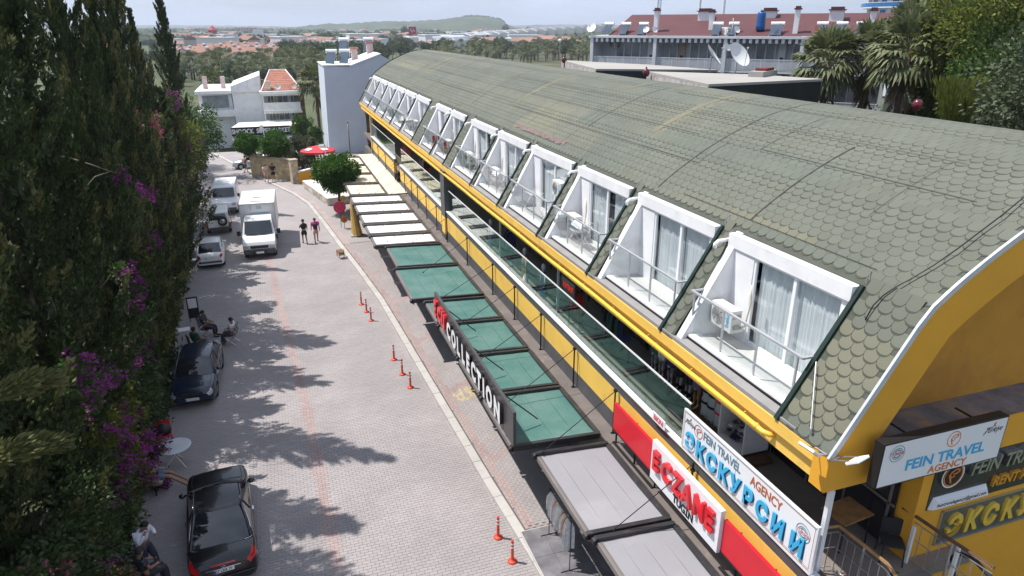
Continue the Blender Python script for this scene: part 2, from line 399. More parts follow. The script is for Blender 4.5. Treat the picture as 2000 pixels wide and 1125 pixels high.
def cypress_mesh(h, rad, seed, n=15000, irregular=.35, leaf=.17):
    litf = .20+.35*(irregular > .5)
    rr = random.Random(seed); mb = MB(); up = Vector((0,0,1))
    clumps = []
    for i in range(int(n/130)):
        t = rr.random()**.85; z = .6+t*(h-.8)
        env = rad*min(1, (1-t)*2.6+.07)*min(1, .55+t*2.2)
        a = rr.uniform(0,2*pi); q = .55+.45*rr.random()
        q *= 1+irregular*noise.noise(Vector((cos(a)*1.2+seed, sin(a)*1.2, z*.45)))*1.8
        c = Vector((cos(a)*env*q, sin(a)*env*q, z)); clumps.append((c, a, env))
    for c, a, env in clumps:
        out = Vector((cos(a), sin(a), 1.15+rr.uniform(-.2,.9))).normalized(); L = .5+.35*env*rr.uniform(.6,1.3)
        tip = rr.random() < litf
        for k in range(130):
            u = rr.random(); p = c+out*L*(u-.4)+rv(rr)*(.24*(1.1-u)*L*1.3)*rr.random()**.4
            d = (out*.9+rv(rr)*.75+up*.25).normalized()
            leafq(mb, p, d, leaf*rr.uniform(.6,1.25), leaf*.46, rr, 1 if tip and u > .45 else 0)  # outer leaves of some clumps take the painted sunlit colour
    # some leafs along the axis so that no daylight shows through the core
    for k in range(int(n*.12)):
        t = rr.random(); z = .4+t*(h-1); e = rad*.45*min(1,(1-t)*2.4+.05)
        p = Vector((rr.gauss(0,e*.5), rr.gauss(0,e*.5), z)); leafq(mb, p, (rv(rr)+up).normalized(), leaf*2, leaf*.9, rr)
    return mb
def make_cypress(h, rad, seed, n, irregular=.35, leaf=.17):
    t = thing('cypress_tree', 'x', 'tree')
    cypress_mesh(h, rad, seed, n, irregular, leaf).build('crown', [lfCyp, lfCypLit], t)
    m = MB(); m.path([(0,0,-.1),(.03,.02,h*.3),(-.02,0,h*.6),(0,0,h*.93)], [.2,.15,.09,.02], 7); m.build('trunk', mTrunk, t, smooth=True)
    return t
def crown_mesh(mb, rx, ry, rz, c, n, seed, leaf=.14, clumps=40, fill=.75, mi=0, gap=.3, mats=1):
    rr = random.Random(seed); cl = []
    for i in range(clumps):
        v = rv(rr); q = fill+(1-fill)*rr.random(); q *= 1+gap*noise.noise(v*1.7+Vector((seed,0,0)))*1.6
        cl.append((Vector((c[0]+v.x*rx*q*.84, c[1]+v.y*ry*q*.84, c[2]+v.z*rz*q*.84)), v, .27*(rx+ry+rz)/3*rr.uniform(.6,1.3)))
    per = n//clumps
    for p0, v, cr_ in cl:
        for k in range(per):
            w_ = rv(rr); p = p0+w_*cr_*rr.random()**.33
            d = (w_+v*.4+Vector((0,0,-.15))).normalized(); leafq(mb, p, d, leaf*rr.uniform(.6,1.3), leaf*.62, rr, mi if mats == 1 else rr.randrange(mats))
    return cl
def broad_tree(name, label, cat, loc, h, rx, rz, n, seed, mat=None, leaf=.16, clumps=45, lean=(0,0), trunk_r=.14, group=None, fill=.7, ry=None, forks=4, sc=1):
    t = thing(name, label, cat, loc, group=group); mb = MB(); cz = h-rz
    cl = crown_mesh(mb, rx, ry or rx, rz, (lean[0],lean[1],cz), n, seed, leaf, clumps, fill)
    m = MB(); top = Vector((lean[0]*.7, lean[1]*.7, cz-rz*.55))
    m.path([(0,0,-.1),(lean[0]*.25+.05,lean[1]*.2,top.z*.5),top], [trunk_r,trunk_r*.8,trunk_r*.6], 7)
    rr = random.Random(seed)
    for q in rr.sample(cl, min(forks+3, len(cl))): m.path([top, (top+q[0])/2+rv(rr)*.15, q[0]], [trunk_r*.5,trunk_r*.3,trunk_r*.08], 5)
    m.build('trunk', mTrunk, t, smooth=True); mb.build('crown', mat or lfTree, t)
    return t
def palm(name, label, loc, h, fr=1.7, seed=0, group=None, n=42, skirt=True, segs=9):
    rr = random.Random(seed); t = thing(name, label, 'palm tree', loc, group=group)
    lx, ly = rr.uniform(-.4,.4), rr.uniform(-.4,.4)
    m = MB(); m.path([(0,0,-.1),(lx*.3,ly*.3,h*.4),(lx,ly,h)], [.26,.2,.19], 8); m.build('trunk', mTrunk, t, smooth=True)
    g = MB(); d_ = MB(); c = Vector((lx,ly,h))
    def fan(mb, az, el, L, F, droop):
        dirv = Vector((cos(az)*cos(el), sin(az)*cos(el), sin(el))); p1 = c+dirv*L+Vector((0,0,-droop*.3))
        mb.tube(c, p1, .02, 3, .012, caps=False)
        side = dirv.cross(Vector((0,0,1))).normalized(); upv = side.cross(dirv)
        for k in range(segs):
            a = (k/(segs-1)-.5)*2.5; dd = (dirv*cos(a)+side*sin(a)+upv*rr.uniform(-.12,.12)).normalized()
            tip = p1+dd*F*(1-.25*abs(a)/1.2)+Vector((0,0,-droop*F*.5)); mid = p1+dd*F*.55; s_ = dd.cross(upv).normalized()*F*.075
            q = len(mb.v); mb.v += [tuple(p1), tuple(mid+s_), tuple(tip), tuple(mid-s_)]; mb.f.append((q,q+1,q+2,q+3)); mb.m.append(0)
    for k in range(n):
        u = k/n; el = radians(78-118*u+rr.uniform(-10,10)); fan(g, rr.uniform(0,2*pi), el, fr*.5, fr*.55, .25+.5*u)
    g.build('crown', lfPalm, t)
    if skirt:
        for k in range(int(n*.8)):
            az = rr.uniform(0,2*pi); z = -rr.random()*fr*1.1; b = c+Vector((0,0,z)); 
            for j in range(5):
                d1 = Vector((cos(az+rr.uniform(-.3,.3))*.5, sin(az+rr.uniform(-.3,.3))*.5, -1)).normalized()
                leafq(d_, b+Vector((cos(az),sin(az),0))*.25, d1, fr*.45, .09, rr)
        d_.build('dead_frond_skirt', lfDead, t)
    return t
# ------------------------------------------------------------------ the arcade (long yellow building with a barrel roof)
K = .8861
def kz(z): return CAM_H-(CAM_H-z)*K
S0, S1 = 7.80, 72.9
half = [(9.70,5.95),(10.13,6.66),(10.56,7.38),(10.99,8.10),(11.40,8.78),(11.50,8.91),(12.0,9.32),(12.62,9.75),(13.5,10.28),(14.6,10.80),(16.0,11.30),(17.6,11.53)]
pts = half+[(35.2-w, z) for w, z in half[-2::-1]]
pts = [(w*K, kz(z)) for w, z in pts]
def cr_(p0,p1,p2,p3,t):
    return tuple(.5*((2*p1[i])+(-p0[i]+p2[i])*t+(2*p0[i]-5*p1[i]+4*p2[i]-p3[i])*t*t+(-p0[i]+3*p1[i]-3*p2[i]+p3[i])*t**3) for i in (0,1))
fine = []
for i in range(len(pts)-1):
    a, b, c, d = pts[max(i-1,0)], pts[i], pts[i+1], pts[min(i+2,len(pts)-1)]
    for k in range(12): fine.append(cr_(a,b,c,d,k/12))
fine.append(pts[-1])
acc = [0]
for p, q in zip(fine, fine[1:]): acc.append(acc[-1]+sqrt((p[0]-q[0])**2+(p[1]-q[1])**2))
TOTAL = acc[-1]
def prof(a, off=0):
    """point on the roof curve at arc length a; off = distance along the outward normal"""
    import bisect
    a = min(max(a, 0), TOTAL); i = min(max(bisect.bisect(acc, a)-1, 0), len(fine)-2)
    t = (a-acc[i])/(acc[i+1]-acc[i]); p, q = fine[i], fine[i+1]
    x = p[0]+(q[0]-p[0])*t; z = p[1]+(q[1]-p[1])*t
    j0, j1 = fine[max(i-1,0)], fine[min(i+2,len(fine)-1)]; d = Vector((j1[0]-j0[0], j1[1]-j0[1])).normalized()
    n = Vector((-d.y, d.x)); return x+n.x*off, z+n.y*off, d, n
def arc_at_z(z):
    for i, p in enumerate(fine):
        if p[1] >= z: return acc[i]
A_TOP = arc_at_z(kz(8.86))
dorm_old = [(10.4,14.72),(15.35,19.72),(20.32,24.62),(25.2,29.9),(30.55,34.95),(35.35,40.15),(41.6,45.15),(45.42,49.4),
            (51.66,56.5),(56.87,61.3),(61.65,65.6),(65.95,70.4),(70.8,75.45),(75.8,80.8)]
dorms = [(a*K, b*K) for a, b in dorm_old]
arc = thing('shopping_arcade', 'long yellow two-storey arcade with a curved green shingle roof, dormer balconies and shop awnings', 'building', (8.6, 40, 0))
lt = [M('green_shingle_%s' % n, c, .9, var=.05, scale=.35, island=.06, bump=.35, bscale=60, dirt=((.135,.138,.10), .45, .6, 1.05)) for n, c in
      (('a',(.121,.128,.101)),('b',(.113,.124,.100)),('c',(.131,.133,.103)))]
ltan = M('olive_patch_shingle', (.150,.147,.105), .9, var=.08, scale=.5, island=.05, bump=.35, bscale=60)
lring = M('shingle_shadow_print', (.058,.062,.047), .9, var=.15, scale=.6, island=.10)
mShell = M('roof_underlay', (.072,.078,.060), .9, var=.15)
# shell with the dormer openings left out
cuts = sorted(set([S0]+[v for ab in dorms for v in ab]+[S1])); as_ = [0]+[A_TOP*i/10 for i in range(1,11)]+[A_TOP+(TOTAL-A_TOP)*i/50 for i in range(1,51)]
g = MB()
for s0, s1 in zip(cuts, cuts[1:]):
    op = (s0, s1) in dorms
    for a0, a1 in zip(as_, as_[1:]):
        if op and a1 <= A_TOP+1e-6: continue
        p, q = prof(a0), prof(a1)
        g.face([(p[0],s0,p[1]),(q[0],s0,q[1]),(q[0],s1,q[1]),(p[0],s1,p[1])][::-1])
g.build('roof_shell', mShell, arc, world=True)
# shingles: round-ended tabs, each with its printed shadow edge
TW, EX = .295, .222
def tab(mb, f, mi, thick=True, seg=6):
    """f maps (u along the eave, v up the slope, h off the roof) to a point"""
    r = TW/2*.985; ri = r-.026
    o = [(r*cos(pi+pi*i/seg), r*sin(pi+pi*i/seg)*.92) for i in range(seg+1)]; n_ = [((r-.004-.016*sin(pi*i/seg))*cos(pi+pi*i/seg), (r-.050*sin(pi*i/seg)**.7)*sin(pi+pi*i/seg)*.92) for i in range(seg+1)]; ri = r-.004
    vt = EX+.11
    k = len(mb.v); mb.v += [tuple(f(u, v+r*.92, .009)) for u, v in o]+[tuple(f(u, v+r*.92, .0095)) for u, v in n_]
    mb.v += [tuple(f(-r, vt, .002)), tuple(f(r, vt, .002)), tuple(f(-ri, vt, .0025)), tuple(f(ri, vt, .0025))]
    m = seg+1; tl, tr, il, ir = k+2*m, k+2*m+1, k+2*m+2, k+2*m+3
    mb.f.append(tuple([il]+[k+m+i for i in range(m)]+[ir])); mb.m.append(mi)
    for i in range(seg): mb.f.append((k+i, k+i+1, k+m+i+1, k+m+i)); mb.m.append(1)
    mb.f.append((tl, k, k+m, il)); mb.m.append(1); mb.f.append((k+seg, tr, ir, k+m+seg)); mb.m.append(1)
    if thick:
        b = len(mb.v); mb.v += [tuple(f(u, v+r*.92, .001)) for u, v in o]
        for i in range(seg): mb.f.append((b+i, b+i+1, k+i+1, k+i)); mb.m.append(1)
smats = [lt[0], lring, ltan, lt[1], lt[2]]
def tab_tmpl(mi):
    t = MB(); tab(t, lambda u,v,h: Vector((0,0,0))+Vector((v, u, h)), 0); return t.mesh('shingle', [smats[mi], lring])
ttm = {i: tab_tmpl(i) for i in (0,2,3,4)}
patches = [(26.9,30.2,3.9,5.3),(26,30.5,3.2,3.9),(11.0,13.8,3.15,3.55),(20.0,20.35,5.0,9.5),(32.6,33.0,4.2,9.6),(59,70,4.7,5.8),(7.8,10.4,0,2.2),(56,57,5,10),(60,70,8.4,9.3)]
rp = random.Random(5); panel = {}
slots = []
row = 0; a = .0
AMAX = acc[-1]*.5+5.5
while a < AMAX:
    s = S0+TW/2+(TW/2 if row % 2 else 0)
    while s < S1-TW/2+.01:
        ok = True
        for d0, d1 in dorms:
            if a < A_TOP+.02 and d0-TW*.4-.04 < s < d1+TW*.4-.02: ok = False
        if ok:
            pk = (int((s+.37*int(a/1.13))/3.4), int(a/1.13))
            if pk not in panel: panel[pk] = rp.choice((0,0,0,3,3,4))
            mi = panel[pk]
            for p in patches:
                if p[0] < s < p[1] and p[2] < a < p[3]: mi = 2
            slots.append((s, a, mi))
        s += TW
    row += 1; a += EX
def tabf(s, a):
    x, z, d, n = prof(a)
    def f(u, v, h):
        return Vector((x+d.x*v+n.x*h, s+u, z+d.y*v+n.y*h))
    return f
vis = []
for q in slots:
    x, z, _, _ = prof(q[1]); p = proj((x, q[0], z))
    if 0 < p[0] < 2000 and 0 < p[1] < 1125 and q[0] < 16: vis.append((p[2], q))
vis.sort(key=lambda e: e[0]); near = set(e[1] for e in vis[:290])
g = MB()
for q in slots:
    if q in near:
        x, z, d, n = prof(q[1]); o = bpy.data.objects.new('shingle', ttm[q[2]]); COL.objects.link(o); o.parent = arc
        m = Matrix(((d.x,0,n.x,x-8.6),(0,1,0,q[0]-40),(d.y,0,n.y,z),(0,0,0,1))); o.matrix_local = m
    else: tab(g, tabf(q[0], q[1]), q[2], thick=q[0] < 26, seg=6 if q[0] < 34 else 4)
g.build('shingle_field', smats, arc, world=True, kind='stuff')
# sheet joints that show as dark lines, patched strips
g = MB()
def seam_s(s, a0, a1, w=.03):
    n = max(2, int((a1-a0)/.3)); L = []
    for i in range(n+1):
        x, z, d, nn = prof(a0+(a1-a0)*i/n, .027); L.append([(x, s-w/2, z), (x, s+w/2, z)])
    g.grid(L)
def seam_a(a, s0, s1, w=.03):
    A = prof(a, .028); B = prof(a+w, .028); g.face([(A[0],s0,A[1]),(A[0],s1,A[1]),(B[0],s1,B[1]),(B[0],s0,B[1])])
rs = random.Random(3)
for j in range(2, 13):
    a = j*1.128+.02
    s = S0+rs.uniform(0,3)
    while s < S1-4:
        L = rs.uniform(2.5,9)
        if a > A_TOP+.3 or not any(d0-.3 < s+L and s < d1+.5 for d0,d1 in dorms):
            if rs.random() < .62: seam_a(a, s, min(s+L,S1), rs.uniform(.010,.022))
            if rs.random() < .5: seam_s(s, a, a+1.128*rs.choice((1,1,2)), rs.uniform(.010,.02))
        s += L
for s, a0, a1 in ((17.1,3.3,9.8),(24.3,4.6,9),(38.2,3.6,10),(49.3,3.5,10),(13.0,3.4,6.6)): seam_s(s, a0, a1, .035)
g.build('sheet_joint', M('bitumen_joint', (.066,.062,.052), .8), arc, world=True)
g = MB()
for s, w_, a0, a1, in ((20.2,.34,5.2,9.7),(32.8,.36,4.4,9.8),(26,.3,7.5,9.8),(54,.5,5,9)):
    L = []
    for i in range(16):
        x, z, d, nn = prof(a0+(a1-a0)*i/15, .018); L.append([(x, s+.02*sin(i), z), (x, s+w_+.02*cos(i*2), z)])
    g.grid(L)
for i in range(len(g.f)): g.f[i] = g.f[i][::-1]
g.build('patch_strip', M('patch_strip_felt', (.150,.142,.098), .9, var=.12, scale=1.2, bump=.3), arc, world=True)
g = MB(); L0, L1 = [], []
for i in range(26):
    s = 24.4+i*.22; x, z, d, nn = prof(A_TOP+.42+.1*noise.noise(Vector((i*.5,0,0))), .03); x2, z2, d2, n2 = prof(A_TOP+.62+.12*noise.noise(Vector((i*.6,5,0))), .03)
    L0.append((x,s,z)); L1.append((x2,s,z2))
g.grid([L1,L0]); g.build('mortar_smear', M('old_mortar', (.16,.12,.11), .95, var=.3, scale=5, bump=.6), arc, world=True)
# eave: lit fascia, shadow recess, lower fascia, soffit
X0 = 9.70*K
g = MB()
g.box(X0-.01, X0+.6, S0, S1, 6.60, kz(5.95)-.01)
g.box(X0+.10, X0+.6, S0, S1, 6.19, 6.60)
g.build('eave_fascia', mYellowBand, arc, world=True)
g = MB(); g.box(X0+.02, 9.05, S0+.9, S1-.02, kz(5.95)-.01, 6.955); g.build('eave_ledge', M('grey_screed', (.25,.24,.235), .9, var=.15, scale=1.5, bump=.3, dirt=((.22,.2,.2),1.5,.5,.85)), arc, world=True)
mPipe = M('yellow_pipe', (.84,.50,.06), .38, var=.05, scale=2)
pipe = MB(); pz = 6.445; px_ = X0-.055; sag = lambda s: .012*sin(s*.8)
pth = [(px_+.17, 9.28, pz-.03), (px_+.06, 9.33, pz-.005), (px_, 9.45, pz)]+[(px_, s, pz+sag(s)) for s in [10+i*1.2 for i in range(52)]]
pipe.path(pth, .056, 8)
for k in range(31):
    s = 9.6+k*2.0; pipe.path([(px_, s, pz+sag(s)), (px_, s+.09, pz+sag(s))], .066, 8)
    pipe.tube((px_+.02, s+.5, pz+.06), (px_+.11, s+.5, pz+.10), .012, 5)
pipe.build('gutter_pipe', mPipe, arc, smooth=True, world=True)
# near gable: light trim, yellow band that follows the curve, recessed wall, ledge and beam
def bandpts(off, n=46): return [(lambda q: (q[0], q[1]))(prof(TOTAL*i/n, off)) for i in range(n+1)]
def band(mb, s0, s1, o0, o1, mi=0):
    A, B = bandpts(o0), bandpts(o1)
    for s in (s0, s1):
        for i in range(len(A)-1):
            f = [(A[i][0],s,A[i][1]),(A[i+1][0],s,A[i+1][1]),(B[i+1][0],s,B[i+1][1]),(B[i][0],s,B[i][1])]
            mb.face(f if s == s1 else f[::-1], mi)
    for P in (A, B):
        mb.grid([[(x,s0,z) for x, z in P], [(x,s1,z) for x, z in P]], mi)
g = MB(); band(g, S0-.04, S0+.01, -.05, .06); g.build('gable_trim', M('galvanised_trim', (.55,.57,.62), .4, .3, var=.1, scale=3), arc, world=True)
g = MB(); band(g, S0-.02, S0+.14, -.80, -.052); g.build('gable_band', mYellow, arc, world=True)
g = MB(); band(g, S1-.02, S1+.06, -.10, .07); g.build('far_gable_trim', mBlackMetal, arc, world=True)
zl = kz(5.98)
g = MB(); P = bandpts(-.06); poly = [(x,z) for x, z in P if z > zl-.3]; g.face([(x,S0+.85,z) for x, z in poly])
g.build('gable_wall', M('gable_ochre_plaster', (.50,.235,.028), .8, var=.12, scale=.8, bump=.3, dirt=((.30,.13,.035), .9, .48, .8)), arc, world=True)
g = MB(); g.box(X0+.62, 22.5, S0+.0, S0+1.0, 6.90, zl+.012)
g.build('gable_ledge', M('stained_ledge', (.17,.15,.155), .9, var=.3, scale=2.5, bump=.6, bscale=12, dirt=((.33,.20,.09), 1.8, .52, .7)), arc, world=True)
g = MB(); g.box(X0-.012, 22.5, S0-.022, S0+.35, 6.16, 6.90); g.build('gable_beam', mYellow, arc, world=True)
# end wall with the agency signs
g = MB(); g.box(11.10, 22.4, 7.82, 30, 0, 6.16); g.build('end_wall', mYellow, arc, world=True)
# floors, back walls and shopfronts of the gallery
mGalFloor = M('gallery_floor_tile', (.20,.17,.15), .35, var=.12, scale=2)
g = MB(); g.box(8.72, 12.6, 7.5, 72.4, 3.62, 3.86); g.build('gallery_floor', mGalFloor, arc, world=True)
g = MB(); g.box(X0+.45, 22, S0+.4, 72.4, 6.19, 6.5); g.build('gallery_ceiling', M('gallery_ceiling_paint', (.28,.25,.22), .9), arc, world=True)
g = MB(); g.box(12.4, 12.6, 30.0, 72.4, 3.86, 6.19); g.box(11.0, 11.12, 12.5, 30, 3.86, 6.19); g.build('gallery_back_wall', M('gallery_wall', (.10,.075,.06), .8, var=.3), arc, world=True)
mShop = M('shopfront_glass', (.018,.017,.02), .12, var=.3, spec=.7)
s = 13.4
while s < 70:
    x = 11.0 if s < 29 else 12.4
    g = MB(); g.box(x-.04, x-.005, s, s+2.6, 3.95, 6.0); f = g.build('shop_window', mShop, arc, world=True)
    g = MB()
    for y in (s-.04, s+1.3, s+2.6): g.box(x-.07, x-.001, y, y+.06, 3.9, 6.05)
    g.box(x-.07, x-.001, s, s+2.6, 6.0, 6.05); g.build('window_frame', mAlu, f, world=True) if False else None
    fr = g.mesh('window_frame', [mBlackMetal], arc, world=True); o = bpy.data.objects.new('window_frame', fr); COL.objects.link(o); o.parent = f
    s += 3.3
g = MB(); g.box(8.63, 9.0, S0, 72, 0, 2.55); g.box(9, 22, 71.9, 72.4, 0, 6.4); g.build('ground_floor_front', M('ground_shop_wall', (.12,.11,.10), .8, var=.3), arc, world=True)
# canopy slab and the striped parapet
g = MB(); g.box(8.02, 8.70, 7.0, 66.2, 2.50, 2.70)
g.build('canopy_slab', M('canopy_roofing', (.135,.115,.105), .8, var=.2, scale=1.2, bump=.3, dirt=((.33,.28,.24), .9, .60, .85)), arc, world=True)
g = MB(); g.box(8.0, 8.06, 7.0, 66.2, 2.52, 2.78); g.build('canopy_edge', mBlackMetal, arc, world=True)
PX = 8.61
def parapet(s0, s1):
    g = MB(); g.box(PX, 8.86, s0, s1, 2.70, 3.24); g.box(PX, 8.86, s0, s1, 4.03, 4.33); g.build('parapet_dark_band', mDarkPaint, arc, world=True)
    g = MB(); g.box(PX-.004, 8.86, s0, s1, 3.24, 4.03); g.build('parapet_yellow_band', mYellowBand, arc, world=True)
    g = MB(); g.box(PX-.045, 8.735, s0, s1, 4.33, 4.375); g.build('parapet_sill', M('white_stone_sill', (.66,.66,.65), .5, var=.06, dirt=((.4,.38,.36),2,.6,.9)), arc, world=True)
parapet(7.0, 36.35); parapet(37.25, 50.9); parapet(53.4, 66.1)
g = MB(); g.box(PX-.1, PX+.55, 36.35, 37.25, 2.7, 6.6, 0); g.build('column', mDarkPaint, arc, world=True)
g = MB(); g.box(PX-.13, PX+.2, 36.3, 37.0, 3.05, 3.98); g.build('column_yellow_box', mYellowBand, arc, world=True)
g = MB(); g.box(PX+.0, PX+.25, 66.0, 66.25, 0, 6.3); g.build('column', M('end_pier', (.45,.36,.24), .8), arc, world=True)
for s in (22.0, 29.0): g = MB(); g.box(9.35, 9.43, s, s+.08, 3.86, 6.19); g.build('column', mAlu, arc, world=True)
g = MB(); g.box(8.74, 8.83, 7.74, 7.83, 3.86, 6.17); g.build('corner_post', mAlu, arc, world=True)
# glass rail panels
def glassrun(s0, s1, n):
    for i in range(n):
        a = s0+(s1-s0)*i/n; b = s0+(s1-s0)*(i+1)/n-.025
        g = MB(); g.box(8.735, 8.747, a, b, 4.375, 5.50); p = g.build('glass_panel', mGlassG, arc, world=True)
    g = MB(); g.box(8.72, 8.762, s0, s1, 5.50, 5.535); g.build('glass_rail_cap', mAlu, arc, world=True)
glassrun(12.16, 36.3, 23); glassrun(37.3, 50.9, 12); glassrun(53.5, 66.0, 11)
# dormers
mKerbW = mWhite; mSatin = M('satin_rail', (.46,.47,.49), .4, .35); mFlash = M('dark_green_flashing', (.012,.028,.022), .4, var=.2); mJamb = M('white_jamb', (.72,.72,.73), .6, var=.04)
mCurt = M('white_curtain', (.70,.71,.74), .9, var=.06, scale=3)
mBalc = M('white_balcony_tile', (.50,.485,.47), .5, var=.05, dirt=((.45,.42,.4),2,.6,.9))
mFrame = M('white_door_frame', (.80,.80,.81), .35, var=.03)
zf, zt, zb = 6.98, kz(8.50), kz(8.88)
XD, XR, XL = 11.28*K, 10.2*K, 10.12*K
def dormer(i, s0, s1):
    L = s1-s0; th = .22
    o = None
    for (a, b, first) in ((s1-th, s1+.0, 0), (s0, s0+.05, 1)):
        d = MB(); P = [prof(A_TOP*t/9, .03 if not first else .0)[:2] for t in range(10)]
        P = [p for p in P if p[1] > zf-.03]; P = [(P[0][0]-.02, zf-.03), P[-1]]
        poly = P+[(XD+.35, P[-1][1]), (XD+.35, zf-.03)]
        d.prism(poly, lambda x, z: (x,a,z), lambda x, z: (x,b,z))
        if o is None: o = d.build('dormer', mWallWhite, arc, world=True); WL[o.name] = WL[arc.name]
        else: d.build('cheek_wall', mWallWhite, o, world=True)
    f = MB(); P = [prof(A_TOP*t/12) for t in range(13)]
    for q, r_ in zip(P, P[1:]):
        n = q[3]; e, w0, w1 = .06, s0-.075, s0+.02
        f.hexa([(q[0],w0,q[1]),(q[0],w1,q[1]),(r_[0],w1,r_[1]),(r_[0],w0,r_[1]),
                (q[0]+n.x*e,w0,q[1]+n.y*e),(q[0]+n.x*e,w1,q[1]+n.y*e),(r_[0]+n.x*e,w1,r_[1]+n.y*e),(r_[0]+n.x*e,w0,r_[1]+n.y*e)])
    f.build('edge_flashing', mFlash, o, world=True)
    f = MB(); f.box(XD-.06, XD+.3, s0+.03, s1+.02, zt, zb-.03); f.build('head_beam', mWhite, o, world=True)
    f = MB(); f.box(XR-.16, XD+.4, s0+.02, s1, zf-.06, zf); f.build('balcony_floor', mBalc, o, world=True)
    f = MB(); f.box(XR-.14, XR+.03, s0, s1+.02, zf-.03, zf+.085); f.box(XR-.16, XR-.138, s0, s1+.02, zf-.03, zf+.03, 1); f.build('balcony_kerb', [mWhite, mBlackMetal], o, world=True)
    pier = .80 if L > 3.2 else .45
    f = MB(); f.box(XD-.02, XD+.12, s1-pier-th*.6, s1-th, zf, zt); f.build('pier', mWallWhite, o, world=True); f = MB(); f.box(XD, XD+.12, s0+.04, s0+.22, zf, zt); f.build('pier', mWallWhite, o, world=True)
    a, b = s0+.22, s1-pier-th*.6; m_ = (a+b)/2
    f = MB()
    for y, w_ in ((a,.06),(m_-.045,.09),(b-.07,.07)): f.box(XD+.0, XD+.07, y, y+w_, zf, zt)
    f.box(XD+.002, XD+.068, a, b, zf, zf+.10); f.box(XD+.002, XD+.068, a, b, zt-.07, zt)
    f.build('door_frame', mFrame, o, world=True)
    for y0, y1 in ((a+.06, m_-.045), (m_+.045, b-.07)):
        f = MB(); f.box(XD+.03, XD+.036, y0, y1, zf+.10, zt-.07); f.build('door_glass', mGlass, o, world=True)
    f = MB(); rr = random.Random(i); rows = [[], []]; y = a+.03
    gap = rr.uniform(.06,.5) if i % 3 else 0
    k = 0
    while y < b-.03:
        x = XD+.16+.035*sin(k*1.9)+.012*sin(k*.7)
        rows[0].append((x+.015, y, zf+.02)); rows[1].append((x, y, zt)); y += .035; k += 1
        if gap and m_-gap*.5 < y < m_+gap*.4 and len(rows[0]) > 3:
            f.grid(rows); rows = [[], []]; y = m_+gap*.4
    f.grid(rows); f.build('curtain', mCurt, o, smooth=True, world=True)
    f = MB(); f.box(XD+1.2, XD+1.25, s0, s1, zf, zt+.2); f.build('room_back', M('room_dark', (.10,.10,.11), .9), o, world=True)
    # balustrade
    rz_ = kz(7.33); r = MB(); ya, yb = s0+.03, s1-.02
    r.cbox((XR, (ya+yb)/2, rz_), (.06, yb-ya+.04, .045)); r.cbox((XR+.20, ya, rz_-.002), (.40, .055, .04)); r.cbox((XR+.20, yb, rz_-.002), (.40, .055, .04))
    n = 4 if L > 3.2 else 3
    for k in range(n):
        y = ya+.12+(yb-ya-.24)*k/(n-1); r.box(XR-.02, XR+.02, y-.02, y+.02, zf+.02, rz_-.02)
    r.build('balustrade', mSatin, o, world=True)
    for k in range(n-1):
        y0 = ya+.12+(yb-ya-.24)*k/(n-1)+.03; y1 = ya+.12+(yb-ya-.24)*(k+1)/(n-1)-.03
        f = MB(); f.box(XR-.004, XR+.004, y0, y1, zf+.12, rz_-.06); f.build('glass_panel', mGlass, o, world=True)
    # rain spout and the downpipe beside the pier
    f = MB(); f.path([(XD+.05, s1+.10, zt+.12),(XD-.28, s1+.10, zt+.10),(XD-.36, s1+.10, zt+.04),(XD-.37, s1+.10, zt-.06)], .05, 8)
    f.path([(XD-.10, s1-.12, zt+.02),(XD-.10, s1-.14, zf+1.3),(XD-.08, s1-.20, zf+.9)], .022, 6); f.build('rain_spout', mFrame, o, smooth=True, world=True)
    # bent wire loops left at the top corner
    f = MB(); x, z, dd, nn = prof(A_TOP+.05, .05)
    f.path([(x,s0-.05,z),(x+.05,s0-.02,z+.14),(x+.22,s0+.10,z+.20),(x+.28,s0-.02,z+.10),(x+.1,s0-.06,z)], .008, 4); f.build('wire_loop', mSteel, o, world=True)
    return o
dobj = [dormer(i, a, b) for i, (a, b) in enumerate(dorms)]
# air conditioners, hung in the balconies: each a thing of its own
mAC = M('ivory_plastic', (.66,.64,.60), .5, var=.05); mACd = M('ac_grille', (.16,.16,.17), .5); mBlue = M('pale_blue_print', (.05,.35,.65), .5)
def aircon(label, x, y, z, face='W', loc=(0,0)):
    t = thing('air_conditioner', label, 'air conditioner', (x,y,z), {'W':-pi/2,'S':0}[face], group='air conditioner units on the dormer balconies')
    # local: front looks along -Y, width along X
    m = MB(); m.box(-.40,.40,-.14,.14,0,.56); m.build('casing', mAC, t, bevel=.015)
    m = MB()
    for k in range(1,7): m.lathe([(.21*k/6,-.004),(.21*k/6+.008,.006)], (0,0,0), 20)
    m.v = [(a-.12, -.146-c_, b+.28) for a, b, c_ in m.v]
    for k in range(8): an = k*pi/4; m.tube((-.12,-.148,.28), (-.12+.22*cos(an),-.148,.28+.22*sin(an)), .005, 4)
    m.build('fan_grille', mACd, t)
    m = MB(); m.box(.402,.412,-.1,.1,.36,.46); m.box(.402,.43,-.08,.08,.1,.2); m.build('valve_cover', M('ac_recess', (.35,.34,.33), .6), t)
    m = MB(); m.box(-.3,-.26,-.1,.3,-.04,-.005); m.box(.26,.3,-.1,.3,-.04,-.005); m.build('bracket', mFrame, t)
    o = text('lettering', 'beko', mBlue, t, (.25,-.144,.30), (pi/2,0,0), .19, .002, .003); o.rotation_euler = (pi/2, -pi/2, 0)
    m = MB(); m.path([(.38,.1,.1),(.5,.16,.2),(.55,.2,.8),(.5,.2,1.2)], .03, 6); m.build('refrigerant_hose', M('insulated_hose', (.6,.55,.48), .8), t, smooth=True)
    return t
